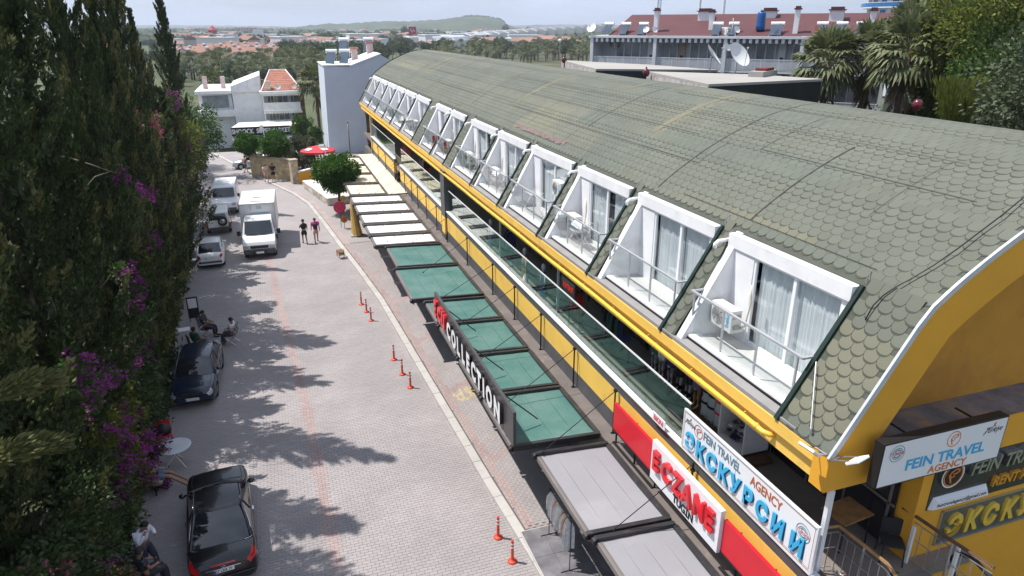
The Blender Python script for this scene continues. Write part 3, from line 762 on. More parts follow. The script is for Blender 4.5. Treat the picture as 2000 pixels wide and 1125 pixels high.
acd = [(0,'nearest dormer balcony, blue lettering facing the street',.82,.42), (2,'third dormer balcony from the near end, left side',.84,.40), (4,'fifth dormer balcony from the near end, left side',.84,.35),
       (5,'sixth dormer balcony from the near end, in shade',.82,.35), (6,'seventh dormer balcony, half of a pair',.80,.35), (8,'first dormer of the far group of six',.75,.3), (10,'third dormer of the far group of six',.78,.3), (12,'fifth dormer of the far group of six',.78,.3)]
for i, w_, f, dz in acd:
    s0, s1 = dorms[i]; aircon('ivory air conditioner in the '+w_, XD-.42, s0+(s1-s0)*f, zf+dz-.05)
s0, s1 = dorms[3]; aircon('ivory air conditioner with two fans mounted high at the right side of the fourth balcony', XD-.25, s0+.62, zf+1.15)
# things left on balconies
mRedP = M('red_plastic', (.5,.02,.02), .5)
def chair(name, label, cat, loc, rz, m1, group=None, h=.78):
    t = thing(name, label, cat, loc, rz, group=group)
    g = MB(); g.box(-.21,.21,-.2,.21,.42,.455); g.build('seat', m1, t, bevel=.01)
    g = MB(); g.grid([[(-.2+.1*i, .20+.03*abs(i-2)*-.3, .47+(h-.47)*j/3+.0) for i in range(5)] for j in range(4)]); g.grid([[(-.2+.1*i, .225+.03*abs(i-2)*-.3, .47+(h-.47)*j/3) for i in range(5)] for j in range(4)]); g.build('backrest', m1, t)
    for x, y in ((-.19,-.18),(.19,-.18),(-.19,.19),(.19,.19)):
        g = MB(); g.tube((x,y,.42),(x*1.1,y*1.15,0),.014,5); g.build('leg', m1, t)
    return t
chair('chair','red plastic chair on the farther half of the paired balconies','chair',(XR+.35, dorms[7][0]+1.2, zf), .5, mRedP)
chair('chair','red plastic chair on the nearer half of the paired balconies','chair',(XR+.35, dorms[6][0]+2.2, zf), -.4, mRedP)
for i, (dn, wn) in enumerate(((2,'third'),(3,'fourth'),(4,'fifth'),(5,'sixth'))):
    s0, s1 = dorms[dn]; t = thing('drying_rack', 'folding white drying rack on the %s dormer balcony' % wn, 'drying rack', (XR+.38, s0+(s1-s0)*.62, zf), .1*i)
    g = MB()
    for y in (-.45,.45): g.tube((-.25,y,0),(.25,y,.8),.012,5); g.tube((.25,y,0),(-.25,y,.8),.012,5)
    g.build('leg', mFrame, t); g = MB()
    for k in range(7): x = -.26+.52*k/6; g.tube((x,-.47,.80+.03*abs(k-3)),(x,.47,.80+.03*abs(k-3)),.006,4)
    g.build('rail', mFrame, t)
    if i in (0,2):
        g = MB(); rows = [[(-.20+.4*u/8, -.4+.8*v/8, .83-.25*abs(u-4)/4*abs(u-4)/4+.02*sin(v+u)) for u in range(9)] for v in range(9)]; g.grid(rows)
        tag(g.build('towel', mCurt, None, smooth=True), 'pale towel drying on the rack of the %s dormer balcony' % wn, 'towel').location = t.location
# roof cable and stay wire
def roofpick(px, py):
    o_ = Vector((0,0,CAM_H)); d = atd(px,py,1.)-o_; lo = None
    t = 3.
    while t < 60:
        p = o_+d*t; k = min(range(len(fine)), key=lambda i: abs(fine[i][0]-p.x))
        if p.x > X0 and p.z < fine[k][1]+.11: return tuple(p)
        t += .004
    return tuple(p)
g = MB(); P = [roofpick(*q) for q in ((2035,360),(2000,385),(1960,418),(1915,452),(1870,486),(1825,517),(1785,541),(1750,560),(1725,577),(1706,596),(1690,625))]
g.path(P, .013, 5); g.build('roof_cable', mBlackMetal, arc, smooth=True, world=True)
g = MB(); x, z, d, n = prof(1.35, .1); x2, z2, d, n = prof(.25, .10); g.tube((x, dorms[0][0]-.14, z), (x2, dorms[0][0]-.85, z2), .01, 5); g.ball((x2, dorms[0][0]-.85, z2), .035, 4)
g.build('stay_wire', mSteel, arc, world=True)
def flood(label, loc, rz):
    t = thing('flood_light', label, 'flood light', loc, rz)
    m = MB(); m.cbox((0,-.34,.16),(.34,.05,.26),0,0,.9); m.build('lamp_head', mFrame, t, bevel=.01)
    m = MB(); m.cbox((0,-.372,.15),(.28,.012,.2),0,0,.9); m.build('lens', mGlassD, t)
    m = MB(); m.tube((-.1,0,0),(-.13,-.30,.15),.012,5); m.tube((.1,0,0),(.13,-.30,.15),.012,5); m.tube((-.1,0,0),(.1,0,0),.02,5); m.build('arm', mSteel, t); return t
flood('white flood light on the roof corner pointing left over the street', (X0-.02, 7.95, 6.92), -pi/2+.1)
flood('white flood light on the roof corner pointing towards the viewer', (X0+.1, 7.72, 6.92), .25)
# ------------------------------------------------------------------ awnings over the pavement
def fab(name, c, **k): return M(name, c, .7, var=.05, scale=.8, bump=.1, bscale=8, **k)
fG = fab('green_awning_fabric', (.050,.140,.122), dirt=((.13,.20,.175), .8, .42, .85)); fGy = fab('grey_awning_fabric', (.255,.25,.265), dirt=((.32,.315,.325), .5, .5, .8))
fWh = fab('white_awning_fabric', (.72,.72,.70)); fCr = fab('cream_awning_fabric', (.66,.60,.44), dirt=((.5,.45,.33), .8, .6, .9))
mFrameD = M('anthracite_frame', (.035,.035,.038), .4, .2, var=.2, dirt=((.10,.09,.085), 3, .55, .85)); mFrameB = M('brown_frame', (.075,.065,.06), .5, .2, var=.2); mGut = M('dusty_grey_gutter', (.20,.18,.17), .5, .3, var=.1)
def awning(label, s0, s1, x0, x1, z0, z1, fm, frm, group, folds=0, beam=.13, gutter=True):
    t = thing('awning', label, 'awning', (x0, (s0+s1)/2, 2.6), group=group); H_ = .17
    def zz(x): return z0+(z1-z0)*(x-x0)/(x1-x0)
    for y in (s0, s1-beam):
        g = MB(); g.hexa([(x0-.05,y,z0-.05),(x1,y,z1-.05),(x1,y+beam,z1-.05),(x0-.05,y+beam,z0-.05),(x0-.05,y,z0+H_-.04),(x1,y,z1+H_-.04),(x1,y+beam,z1+H_-.04),(x0-.05,y+beam,z0+H_-.04)])
        g.tube((x0-.05,y,z0+.02),(x0-.05,y+beam,z0+.02),.085,8); b = g.build('side_rail', frm, t, world=True, bevel=.012)
    g = MB(); g.box(x1-.10, x1+.04, s0+beam, s1-beam, z1-.03, z1+.10); g.build('cassette', frm, t, world=True)
    if gutter:
        g = MB(); g.box(x0-.02, x0+.07, s0+.02, s1-.02, z0-.12, z0+.03); g.box(x0+.075,x0+.10, s0+beam, s1-beam, z0-.02, z0+.035); g.build('front_gutter', mGut, t, world=True, bevel=.008)
    g = MB(); n = 8; rows = []; rr = random.Random(int(s0*10))
    for i in range(n+1):
        x = x0+.10+(x1-.1-x0-.10)*i/n
        rows.append([(x, s0+beam+(s1-s0-2*beam)*j/6, zz(x)+.02-.035*sin(pi*j/6)+.012*rr.random()) for j in range(7)])
    g.grid(rows)
    for i in range(len(g.f)): g.f[i] = g.f[i][::-1]
    g.build('fabric', fm, t, smooth=True, world=True)
    g = MB()
    for i in range(1, 4):
        x = x0+(x1-x0)*i/4; g.box(x-.012, x+.012, s0+beam, s1-beam, zz(x)+.010, zz(x)+.022)
    g.build('fabric_seam', fm, t, world=True)
    return t
gs = [35.35,31.75,27.35]
awning('green awning farthest up the street, next to the white ones', 31.85, 35.45, 5.02, 8.05, 2.85, 2.72, fG, mFrameD, 'green awnings')
awning('second green awning counted from the white ones', 27.30, 31.72, 4.84, 8.05, 2.85, 2.72, fG, mFrameD, 'green awnings')
for i, (a, b) in enumerate(((24.55,27.05),(21.55,24.47),(18.58,21.47),(15.42,18.50))):
    awning('green awning %s' % ('behind the red letters of the clothes shop sign','behind the middle of the clothes shop sign','behind the last letters but one of the clothes shop sign','nearest the viewer, under the blank end of the shop sign')[i],
           a, b, 5.33, 8.05, 2.85, 2.72, fG, mFrameD, 'green awnings')
awning('pale grey awning beside the green ones', 11.50, 15.02, 5.86, 8.05, 2.85, 2.72, fGy, mFrameD, 'grey awnings')
awning('pale grey awning at the bottom edge of the view', 7.6, 11.42, 5.98, 8.05, 2.85, 2.72, fGy, mFrameD, 'grey awnings')
ww = [48.2,45.75,43.1,40.4,38.0,35.7]
for i in range(5):
    awning('white awning %s' % ('touching the cream ones','second from the cream ones','in the middle of the five white ones','second from the green ones','touching the green ones')[i], ww[i+1]+.04, ww[i]-.04, 4.50-.0*i, 8.0, 2.82, 2.70, fWh, mFrameB, 'white awnings', beam=.22)
cw = [64.3,60.1,56.2,52.3,48.25]
for i in range(4):
    awning('cream awning %s' % ('farthest from the viewer','second from the far end','third from the far end, partly behind the round tree','fourth from the far end, next to the white ones')[i], cw[i+1]+.05, cw[i]-.05, 4.60, 7.2, 2.82, 2.72, fCr, mFrameB, 'cream awnings', beam=.24)
t = thing('lean_to_roof', 'long cream sheet roof between the cream awnings and the yellow parapet', 'roof', (7.9, 56, 2.7))
g = MB(); g.box(7.2, 8.6, 48.4, 65.5, 2.74, 2.79); g.build('sheet', fCr, t, world=True)
g = MB(); g.box(8.05,8.6,35.7,50,2.705,2.712); 
# posts and tie rods
RODS = [(15.51,14.9),(18.44,17.8),(21.46,20.9),(24.44,23.9),(27.42,27.0),(31.69,30.6),(35.9,34.9),(38.5,36.2),(41.3,39.0),(44.0,41.6),(46.1,43.9),(48.6,46.2),(52.0,48.5),(52.8,49.5),(57.2,53.5),(61.2,57.6),(64.6,61.6),(11.5,11.45)]
for i, (s, e) in enumerate(RODS):
    nm = ('at the %s' % ('near end of the green awnings',)) if i == 0 else None
    where = 'beside the %s awning' % ('nearest green','second green','third green','fourth green','fifth green','farthest green','first white','second white','third white','fourth white','fifth white','first cream','second cream','second cream','third cream','last cream','last cream','first grey')[i]
    t = thing('tie_rod_post', 'black post with a tie rod to the awning frame, post number %d from the red board' % (i+1) if 0 < i < 17 else ('black post with a tie rod at the end of the red board' if i == 0 else 'short black post whose rod crosses the pharmacy sign'), 'post', (8.5, s, 2.7), group='black posts and tie rods along the parapet')
    t['label'] = 'black tie-rod post on the canopy %s' % where + (' nearer the viewer' if i in (12,15) else ' farther from the viewer' if i in (13,16) else '')
    g = MB(); g.tube((8.5,s,2.70 if i != 17 else 3.3),(8.5,s,4.15 if i != 17 else 4.35),.028,6); g.box(8.46,8.54,s-.05,s+.05,4.10,4.17); g.box(8.44,8.58,s-.05,s+.05,2.70,2.72); g.build('post', mBlackMetal, t, world=True)
    xe = 6.0 if i < 7 else 5.2
    if i == 17: xe = 6.45
    g = MB(); g.tube((8.5,s,4.12 if i != 17 else 4.3),(xe,e,2.98),.013,5); g.ball((xe,e,2.98),.04,4); g.build('tie_rod', mBlackMetal if i < 7 or i == 17 else mGut, t, world=True)
# ------------------------------------------------------------------ signs
mSignW = M('sign_white', (.72,.72,.74), .35, var=.02); mCyan = M('cyan_letters', (.035,.36,.62), .35, var=.04); mCyanD = M('cyan_letter_edge', (.02,.12,.22), .4)
mGreyBlue = M('grey_blue_print', (.10,.19,.25), .5); mBrownP = M('terracotta_print', (.42,.11,.04), .5); mOr = M('orange_print', (.60,.17,.03), .5); mBlkP = M('black_print', (.012,.012,.014), .5)
mRedL = M('red_letters', (.62,.010,.02), .3, var=.04, coat=.3); mWhL = M('white_letters', (.80,.80,.80), .35); mBoard = M('dark_grey_board', (.060,.055,.055), .35, var=.1); mRedLine = M('red_line', (.45,.06,.05), .5)
RW = (pi/2, 0, -pi/2); RS = (pi/2, 0, 0)
class Face:
    """a sign face: u runs along the text, v up, h out of the face"""
    def __init__(s, o, facing): s.o = Vector(o); s.w = facing == 'W'; s.rot = RW if s.w else RS
    def p(s, u, v, h=0): return s.o+(Vector((-h, -u, v)) if s.w else Vector((u, -h, v)))
def ftext(F, par, name, str_, mat, u, v, size, h=.004, depth=.003, offset=0., align='CENTER', sx=1., shear=0.):
    l = WL[par.name]; q = F.p(u, v, h+depth); return text(name, str_, mat, par, (q.x-l[0], q.y-l[1], q.z-l[2]), F.rot, size, depth, offset, align, sx, shear)
def ring(mb, F, u, v, r, w_, h, n=28, ex=1):
    for i in range(n):
        a, b = 2*pi*i/n, 2*pi*(i+1)/n
        q = [F.p(u+rr*cos(t)*ex, v+rr*sin(t), h) for rr, t in ((r,a),(r,b),(r-w_,b),(r-w_,a))]; mb.face(q if True else q)
def polyf(mb, F, pts2, h): mb.face([F.p(u, v, h) for u, v in pts2])
def rect(mb, F, u0, u1, v0, v1, h): polyf(mb, F, [(u0,v0),(u1,v0),(u1,v1),(u0,v1)], h)
def slab(mb, F, u0, u1, v0, v1, h0, h1):
    mb.hexa([F.p(u,v,h) for h in (h0,h1) for u,v in ((u0,v0),(u1,v0),(u1,v1),(u0,v1))])
def logo_f(F, par, u, v, r, mat, h=.006, ringw=.16):
    g = MB(); ring(g, F, u, v, r, r*ringw*.7, h); g.build('logo_ring', mat, par, world=True)
    g = MB()   # a letter made of two flowing strokes
    top = [(-.45,.10),(-.25,.42),(.25,.62),(.62,.52),(.66,.25),(.35,.08),(-.05,.05),(-.05,.17),(.28,.22),(.48,.34),(.40,.46),(.15,.44),(-.18,.28),(-.33,.08)]
    for i in range(6):
        a, b, c, d = top[i], top[i+1], top[12-i], top[13-i]; polyf(g, F, [(u+r*x, v+r*y) for x, y in (a,b,c,d)], h)
    polyf(g, F, [(u-.50*r,v+.10*r),(u-.26*r,v+.10*r),(u-.02*r,v-.72*r),(u-.18*r,v-.72*r)], h)
    polyf(g, F, [(u-.22*r,v-.10*r),(u+.22*r,v-.04*r),(u+.18*r,v-.16*r),(u-.16*r,v-.22*r)], h); g.build('logo', mat, par, world=True)
def stamp(F, par, u, v, r, h=.006):
    g = MB(); ring(g, F, u, v, r, r*.07, h); ring(g, F, u, v, r*.70, r*.08, h); ring(g, F, u, v, r*.52, r*.14, h, ex=1); g.build('stamp_ring', mGreyBlue, par, world=True)
    g = MB(); rect(g, F, u-r*.9, u+r*.9, v-r*.2, v+r*.22, h+.001); g.build('stamp_band', mSignW, par, world=True)
    ftext(F, par, 'stamp_lettering', 'TURSAB', mRedLine, u, v+.01*r, r*.48, h+.002, .001, r*.01)
def script(F, par, u, v, sz, h=.005):
    o = ftext(F, par, 'script_lettering', 'Türkiye', mBlkP, u, v, sz, h, .001, 0, sx=.85, shear=.6)
    g = MB()
    g.path([F.p(u-sz*1.3,v-sz*.5,h+.002),F.p(u-sz*1.0,v,h+.002),F.p(u-sz*.3,v+sz*.35,h+.002),F.p(u+sz*.2,v+sz*.5,h+.002)], sz*.03, 4)
    g.build('script_stroke', mBlkP, par, world=True); g = MB(); polyf(g, F, [(u-.1*sz,v+.55*sz),(u+.15*sz,v+.5*sz),(u+.3*sz,v+.95*sz),(u+.05*sz,v+.85*sz)], h+.001); g.build('tulip_mark', mRedLine, par, world=True)
# long agency banner on the gallery rail
t = thing('banner_sign', 'long white agency banner with big cyan Cyrillic letters on the gallery rail', 'sign', (8.6, 9.9, 4.42))
F = Face((8.56, 12.12, 4.42), 'W'); Lb = 4.40
g = MB(); slab(g, F, 0, 2.02, 0, 1.0, -.03, 0); slab(g, F, 2.035, Lb, 0, 1.0, -.03, 0); g.build('panel', mSignW, t, world=True)
g = MB()
for q in ((.03,Lb-.03,.03,.04),(.03,Lb-.03,.96,.97),(.03,.04,.03,.97),(Lb-.04,Lb-.03,.03,.97)): rect(g, F, *q, .003)
g.build('border_line', mBrownP, t, world=True)
ftext(F, t, 'lettering', 'FEIN TRAVEL', mGreyBlue, .80, .76, .30, offset=.004, align='LEFT', sx=.80)
ftext(F, t, 'lettering', 'AGENCY', mBrownP, 2.52, .76, .30, offset=.004, align='LEFT', sx=.80)
F2 = [(.15,'Э'),(.60,'К'),(1.03,'С'),(1.49,'К'),(1.93,'У'),(2.37,'Р'),(2.80,'С'),(3.28,'И'),(3.82,'И')]
ov = MB()
for u, c_ in F2:
    o = ftext(F, t, 'letter', c_, mCyan, u, .30, .56, .02, .012, .022, 'LEFT', sx=.92); o.data.materials[0] = mCyan
    o2 = ftext(F, t, 'letter_shadow_edge', c_, mCyanD, u+.022, .285, .56, .004, .002, .022, 'LEFT', sx=.92)
logo_f(F, t, .60, .74, .17, mBrownP); stamp(F, t, 4.10, .66, .19); script(F, t, .25, .76, .16)
g = MB(); slab(g, F, 0, Lb, 1.0, 1.03, -.06, .02); slab(g, F, -.03, 0, 0, 1.03, -.04, .01); slab(g, F, Lb, Lb+.04, -.05, 1.05, -.05, .01); g.build('frame', mAlu, t, world=True)
# pharmacy sign
t = thing('pharmacy_sign', 'white pharmacy sign with raised red letters', 'sign', (8.2, 11.3, 3.1)); F = Face((8.16, 12.80, 3.12), 'W')
g = MB(); slab(g, F, 0, 2.92, 0, 1.13, -.12, 0); g.build('box', mSignW, t, world=True, bevel=.01)
for u, c_ in zip((.17,.60,1.10,1.52,1.99,2.47), 'ECZANE'):
    o = ftext(F, t, 'letter', c_, mRedL, u, .66, .74, .0, .045, .024, 'LEFT', sx=.78)
    b = o.modifiers.new('bevel', 'BEVEL'); b.width = .018; b.segments = 2; b.limit_method = 'ANGLE'
ftext(F, t, 'lettering', 'TUGİN', mBlkP, 1.55, .17, .30, .003, .006, .006, sx=.9)
for s0, s1, lb in ((12.82,15.07,'glossy red board between the green awnings and the pharmacy sign'),(5.0,9.86,'glossy red board running from the pharmacy sign out of the picture')):
    t = thing('red_board', lb, 'board', (8.25, s0, 3.2)); g = MB(); g.box(8.25,8.33,s0,s1,3.20,4.03); g.build('panel', mRed, t, world=True)
    g = MB(); g.box(8.235,8.335,s0,s1,3.165,3.20); g.box(8.255,8.325,s0,s1,2.70,2.74)
    for q in range(int((s1-s0)/1.1)+1): g.box(8.34,8.38,s0+q*1.1,s0+q*1.1+.04,2.7,4.0)
    g.build('frame', mBlackMetal, t, world=True)
t = thing('small_sign', 'small white sign reading BiKiNi in red on the sill', 'sign', (8.5,13.1,4.4)); F = Face((8.5, 13.45, 4.40), 'W')
g = MB(); slab(g, F, 0, .62, 0, .25, -.02, 0); g.build('panel', mSignW, t, world=True); ftext(F, t, 'lettering', 'BiKiNi', mRedL, .31, .12, .20, .001, .002, .004, sx=.9)
# clothes shop sign standing on the awning front
t = thing('shop_sign', 'dark board with red and white raised letters standing on the green awnings', 'sign', (5.30, 20, 3.0)); F = Face((5.29, 24.95, 3.05), 'W'); LbS = 9.65
g = MB(); slab(g, F, 0, LbS, 0, 1.10, -.09, 0); g.build('board', mBoard, t, world=True, bevel=.008)
g = MB()
for s in (23.3, 19.9, 16.6): g.tube((5.38, s, 4.05),(6.5, s-.05, 2.98), .022, 6); 
g.build('stay', mFrameB, t, world=True)
lay = [(.28,'E',1),(.90,'C',1),(1.55,'U',1),(2.45,'C',0),(3.14,'O',0),(3.92,'L',0),(4.55,'L',0),(5.16,'E',0),(5.76,'C',0),(6.42,'T',0),(7.06,'I',0),(7.42,'O',0),(8.20,'N',0)]
for u, c_, rd in lay:
    o = ftext(F, t, 'letter', c_, mRedL if rd else mWhL, u, .53, .86, .0, .055, .050, 'LEFT', sx=.80 if rd else .86)
    side = o.data; side.materials.append(mBlackMetal)
    for p in side.polygons:
        if abs(p.normal.z) < .5: p.material_index = 1 if not rd else 0
# agency signs on the gable end
t = thing('agency_light_box', 'white agency light box hanging over the near corner', 'sign', (11, 7.3, 6.4)); F = Face((9.32, 7.38, 6.34), 'S'); Ls = 2.98
g = MB(); slab(g, F, 0, Ls, 0, .93, -.20, 0); g.build('box', mBlackMetal, t, world=True, bevel=.008); g = MB(); rect(g, F, .03, Ls-.03, .03, .90, .003); g.build('face', mSignW, t, world=True)
ftext(F, t, 'lettering', 'FEIN TRAVEL', mCyan, 1.56, .36, .31, .006, .002, .006, sx=1.08); ftext(F, t, 'lettering', 'AGENCY', mOr, 1.66, .13, .21, .006, .002, .003, sx=1.1)
logo_f(F, t, 1.66, .70, .165, mOr); stamp(F, t, .34, .68, .17); script(F, t, 2.62, .70, .17)
g = MB()
for u in (.7, 2.3): g.box(9.32+u, 9.35+u, 7.5, 7.95, 7.22, 7.25)
g.build('hanger', mBlackMetal, t, world=True)
t = thing('agency_board', 'black agency board with raised silver letters on the yellow end wall', 'sign', (13, 7.8, 5)); F = Face((11.37, 7.80, 5.0), 'S')
g = MB(); slab(g, F, 0, 5, .02, 1.15, -.06, 0); g.build('board', M('black_gloss_board', (.03,.03,.032), .2, var=.2), t, world=True)
g = MB(); ring(g, F, .42, .80, .29, .03, .05, 30); g.build('logo_ring', mSignW, t, world=True); logo_f(F, t, .42, .80, .25, mOr, .055)
ftext(F, t, 'lettering', 'FEIN TRAVEL', mSteel, .86, .84, .46, .0, .04, .008, 'LEFT', .85, .18); ftext(F, t, 'lettering', 'RENT A CAR', M('gold_letters', (.75,.36,.05), .35, .3), 1.62, .34, .32, .0, .03, .008, 'LEFT', .9, .18)
g = MB(); g.hexa([F.p(u,v,h) for h, pts4 in ((0,((.02,.04),(1.62,.04),(1.52,.31),(.10,.31))),(.09,((.08,.08),(1.55,.08),(1.46,.26),(.14,.26)))) for u, v in pts4]); g.build('mail_panel', mSignW, t, world=True)
ftext(F, t, 'lettering', 'feintravelagency@gmail.com', mBlkP, .80, .165, .125, .09, .002, 0, sx=.92, shear=.15)
t = thing('excursion_board', 'grey framed board with polished gold Cyrillic letters on the end wall', 'sign', (13, 7.8, 4)); F = Face((11.86, 7.80, 4.06), 'S')
g = MB(); slab(g, F, 0, 4.6, 0, .80, -.05, 0); g.build('board', M('slate_board', (.09,.09,.085), .3, var=.1), t, world=True)
g = MB(); slab(g, F, -.02, 4.6, -.03, 0, -.05, .02); slab(g, F, -.02, 4.6, .80, .83, -.05, .02); slab(g, F, -.03, 0, -.03, .83, -.05, .02); g.build('frame', mSteel, t, world=True)
gold = M('polished_gold', (.90,.62,.10), .25, .35, var=.12, scale=3, bump=.25, bscale=5)
for u, c_ in zip((.16,.66,1.16,1.70,2.2,2.7,3.2,3.7), 'ЭКСКУРСИ'): ftext(F, t, 'letter', c_, gold, u, .38, .66, 0, .03, .03, 'LEFT', .82, .12)
# ------------------------------------------------------------------ near corner terrace: railings, table, chairs, escalator head
mWood = M('varnished_wood', (.28,.15,.06), .4, var=.25, scale=6); mWoodD = M('dark_wood', (.10,.05,.025), .5, var=.25, scale=6)
g = MB(); g.box(8.72, 11.3, 4.6, 7.5, 3.62, 3.86); g.box(8.72,8.9,3,7.5,2.7,3.7); g.build('terrace_floor', M('terrace_tile', (.16,.15,.16), .5, var=.15), arc, world=True)
def railing(name, label, P, cap, n):
    t = thing(name, label, 'railing', P[0])
    g = MB(); g.path([p+Vector((0,0,1.06)) for p in P], .035, 6); g.build('handrail', cap, t, world=True)
    g = MB(); g.path([p+Vector((0,0,.92)) for p in P], .013, 5); g.path([p+Vector((0,0,.55)) for p in P], .011, 5); g.path([p+Vector((0,0,.08)) for p in P], .013, 5); g.build('rail', mSteel, t, world=True)
    tot = sum((b-a).length for a, b in zip(P, P[1:])); k = 0
    for a, b in zip(P, P[1:]):
        m = max(2, int((b-a).length/.17))
        for i in range(m):
            q = a+(b-a)*(i+.3)/m; r_ = .022 if k % 5 == 0 else .009
            g = MB(); g.tube(q, q+Vector((0,0,1.05 if r_ > .02 else .93)), r_, 6); g.build('post' if r_ > .02 else 'baluster', mSteel, t, world=True); k += 1
V = Vector
railing('railing', 'steel railing with a wooden handrail at the near end of the banner', [V((9.10,8.15,3.88)),V((9.5,8.08,3.88)),V((9.57,7.0,3.88)),V((9.6,6.4,3.6))], mWood, 8)
railing('railing', 'steel railing with a dark handrail in front of the yellow end wall', [V((11.12,8.1,3.88)),V((11.2,7.1,3.88)),V((11.3,6.3,3.88))], mWoodD, 8)
mWP = M('white_post', (.7,.7,.68), .5)
t = thing('corner_posts', 'two white posts beside the dark-handrail railing', 'post', (11.1,7.7,3.8)); g = MB(); g.box(11.06,11.12,7.72,7.78,2.6,4.75); g.box(11.28,11.34,6.95,7.01,2.6,4.85); g.build('post', mWP, t, world=True)
def escal(label, x):
    t = thing('escalator_handrail', label, 'escalator', (x,6.6,3.8)); P = [(x,6.9-.55*cos(a),4.35+.42*sin(a)) for a in [radians(-70+20*i) for i in range(9)]]
    P = [(x,6.95,3.95),(x,7.12,4.05),(x,7.2,4.3),(x,7.1,4.52),(x,6.8,4.62),(x,6.4,4.5),(x,5.8,4.1),(x,5,3.5)]
    g = MB(); g.path(P, .045, 8); g.build('rubber_handrail', mTyre, t, smooth=True, world=True)
    g = MB(); g.face([(p[0]+.001,p[1],p[2]) for p in P]+[(x,5,3.2),(x,6.9,3.7)]); g.build('glass_side', mGlass, t, world=True)
escal('left black escalator handrail at the bottom right corner', 9.95); escal('right black escalator handrail in front of the yellow wall', 11.55)
t = thing('table', 'low wooden table in the dark corner of the terrace', 'table', (10.35, 8.7, 3.86), .1)
g = MB(); g.box(-.42,.42,-.32,.32,.72,.755); g.build('tabletop', mWood, t, bevel=.006)
for x in (-.36,.36):
    for y in (-.26,.26): g = MB(); g.tube((x,y,.72),(x*1.05,y*1.05,0),.015,6); g.build('leg', mBlackMetal, t)
mBlkCh = M('black_weave_chair', (.02,.02,.022), .7, var=.3, scale=30)
chair('chair','black chair between the terrace table and the railing','chair',(10.85,7.95,3.86), -.6, mBlkCh, h=.85); chair('chair','black chair left of the terrace table, in the shade','chair',(9.5,9.3,3.86), 1.9, mBlkCh, h=.85)
g = MB(); g.box(12.0,12.05,7.9,12,3.9,6.1); 
t = thing('shopfront', 'dark glazed agency front with white frames behind the terrace table', 'shopfront', (11.0,9,3.9))
g = MB(); g.box(11.02,11.05,8.2,13,3.9,6.1); g.build('glass', mShop, t, world=True); g = MB()
for y in (8.3,9.4,10.5,11.8): g.box(10.98,11.01,y,y+.05,3.9,6.1)
g.box(10.98,11.01,8.2,13,4.9,4.95); g.build('frame', mGut, t, world=True)
# ------------------------------------------------------------------ goods in the gallery
mMan = M('white_mannequin', (.42,.42,.44), .4); mSkinM = M('tan_mannequin', (.45,.27,.10), .5)
def cloth(c, n): return M('cloth_'+n, c, .85, var=.2, scale=8)
cB, cPk, cGr, cNv, cRd, cWh, cLi = cloth((.015,.015,.018),'black'), cloth((.55,.06,.12),'pink'), cloth((.05,.14,.10),'green'), cloth((.03,.04,.12),'navy'), cloth((.40,.02,.03),'red'), cloth((.6,.6,.6),'white'), cloth((.15,.12,.25),'lilac')
def legs_man(label, x, y, z, mat, lm=mMan, rz=0):
    t = thing('leg_mannequin', label, 'mannequin', (x,y,z), rz, group='trouser mannequins standing in the gallery')
    for k in (-1,1):
        g = MB(); g.path([(0,k*.09,.92),(0,k*.10,.62),(.0,k*.09,.30),(.01,k*.085,.09),(-.06,k*.09,.03),(-.15,k*.10,.02)], [.085,.07,.05,.035,.035,.02], 8); g.build('leg', lm, t, smooth=True)
    g = MB(); g.path([(0,0,1.05),(0,0,.95),(0,0,.86)], [.12,.15,.14], 10)
    for k in (-1,1): g.path([(0,k*.08,.92),(0,k*.10,.62),(0,k*.09,.45 if mat is not cB else .16)], [.10,.085,.065], 8)
    g.build('trousers', mat, t, smooth=True)
LM = [(16.55,cGr,'green shorts, farthest of the row'),(16.1,cWh,'white shorts'),(15.6,cNv,'navy shorts'),(15.1,cB,'black leggings, left pair'),(14.62,cB,'black leggings, right pair'),(14.2,cLi,'lilac shorts, next to the bikini torsos')]
for y, m, n in LM: legs_man('white leg mannequin in '+n, 10.35, y, 3.86+.12, m, mSkinM if m is cLi else mMan)
t = thing('display_plinth', 'long low wooden plinth under the leg mannequins', 'plinth', (10.4,15.4,3.86)); g = MB(); g.box(10.05,10.75,11.4,16.9,3.86,3.975); g.build('board', mWoodD, t, world=True)
def torso(label, y, mat, dots=False):
    t = thing('bikini_torso', label, 'mannequin', (10.35,y,3.98), group='bikini torso mannequins')
    g = MB(); rows = []
    for z, a, b in ((.0,.15,.10),(.25,.17,.12),(.42,.19,.14),(.55,.14,.10),(.72,.17,.13),(.85,.19,.12),(.95,.12,.08),(1.0,.06,.06),(1.08,.055,.055)): rows.append([(b*cos(2*pi*i/14), a*sin(2*pi*i/14), z+.05) for i in range(14)])
    g.grid(rows, 0, True); g.tube((0,-.08,.3),(-.02,-.09,-.02),.08,8); g.tube((0,.08,.3),(-.02,.09,-.02),.08,8); g.build('torso', mMan, t, smooth=True)
    for z0, z1, a, b in ((.42,.50,.195,.145),(.76,.87,.193,.135)):
        g = MB(); g.grid([[(b*cos(2*pi*i/18)*1.03, a*sin(2*pi*i/18)*1.03, z) for i in range(18)] for z in (z0,z1)], 0, True); g.build('bikini', mat, t, smooth=True)
torso('white torso in a black bikini beside the leg mannequins', 13.72, cB); torso('white torso in a black bikini, middle of three', 13.42, cB); torso('white torso in a pink bikini beside the white shelf', 13.1, cPk)
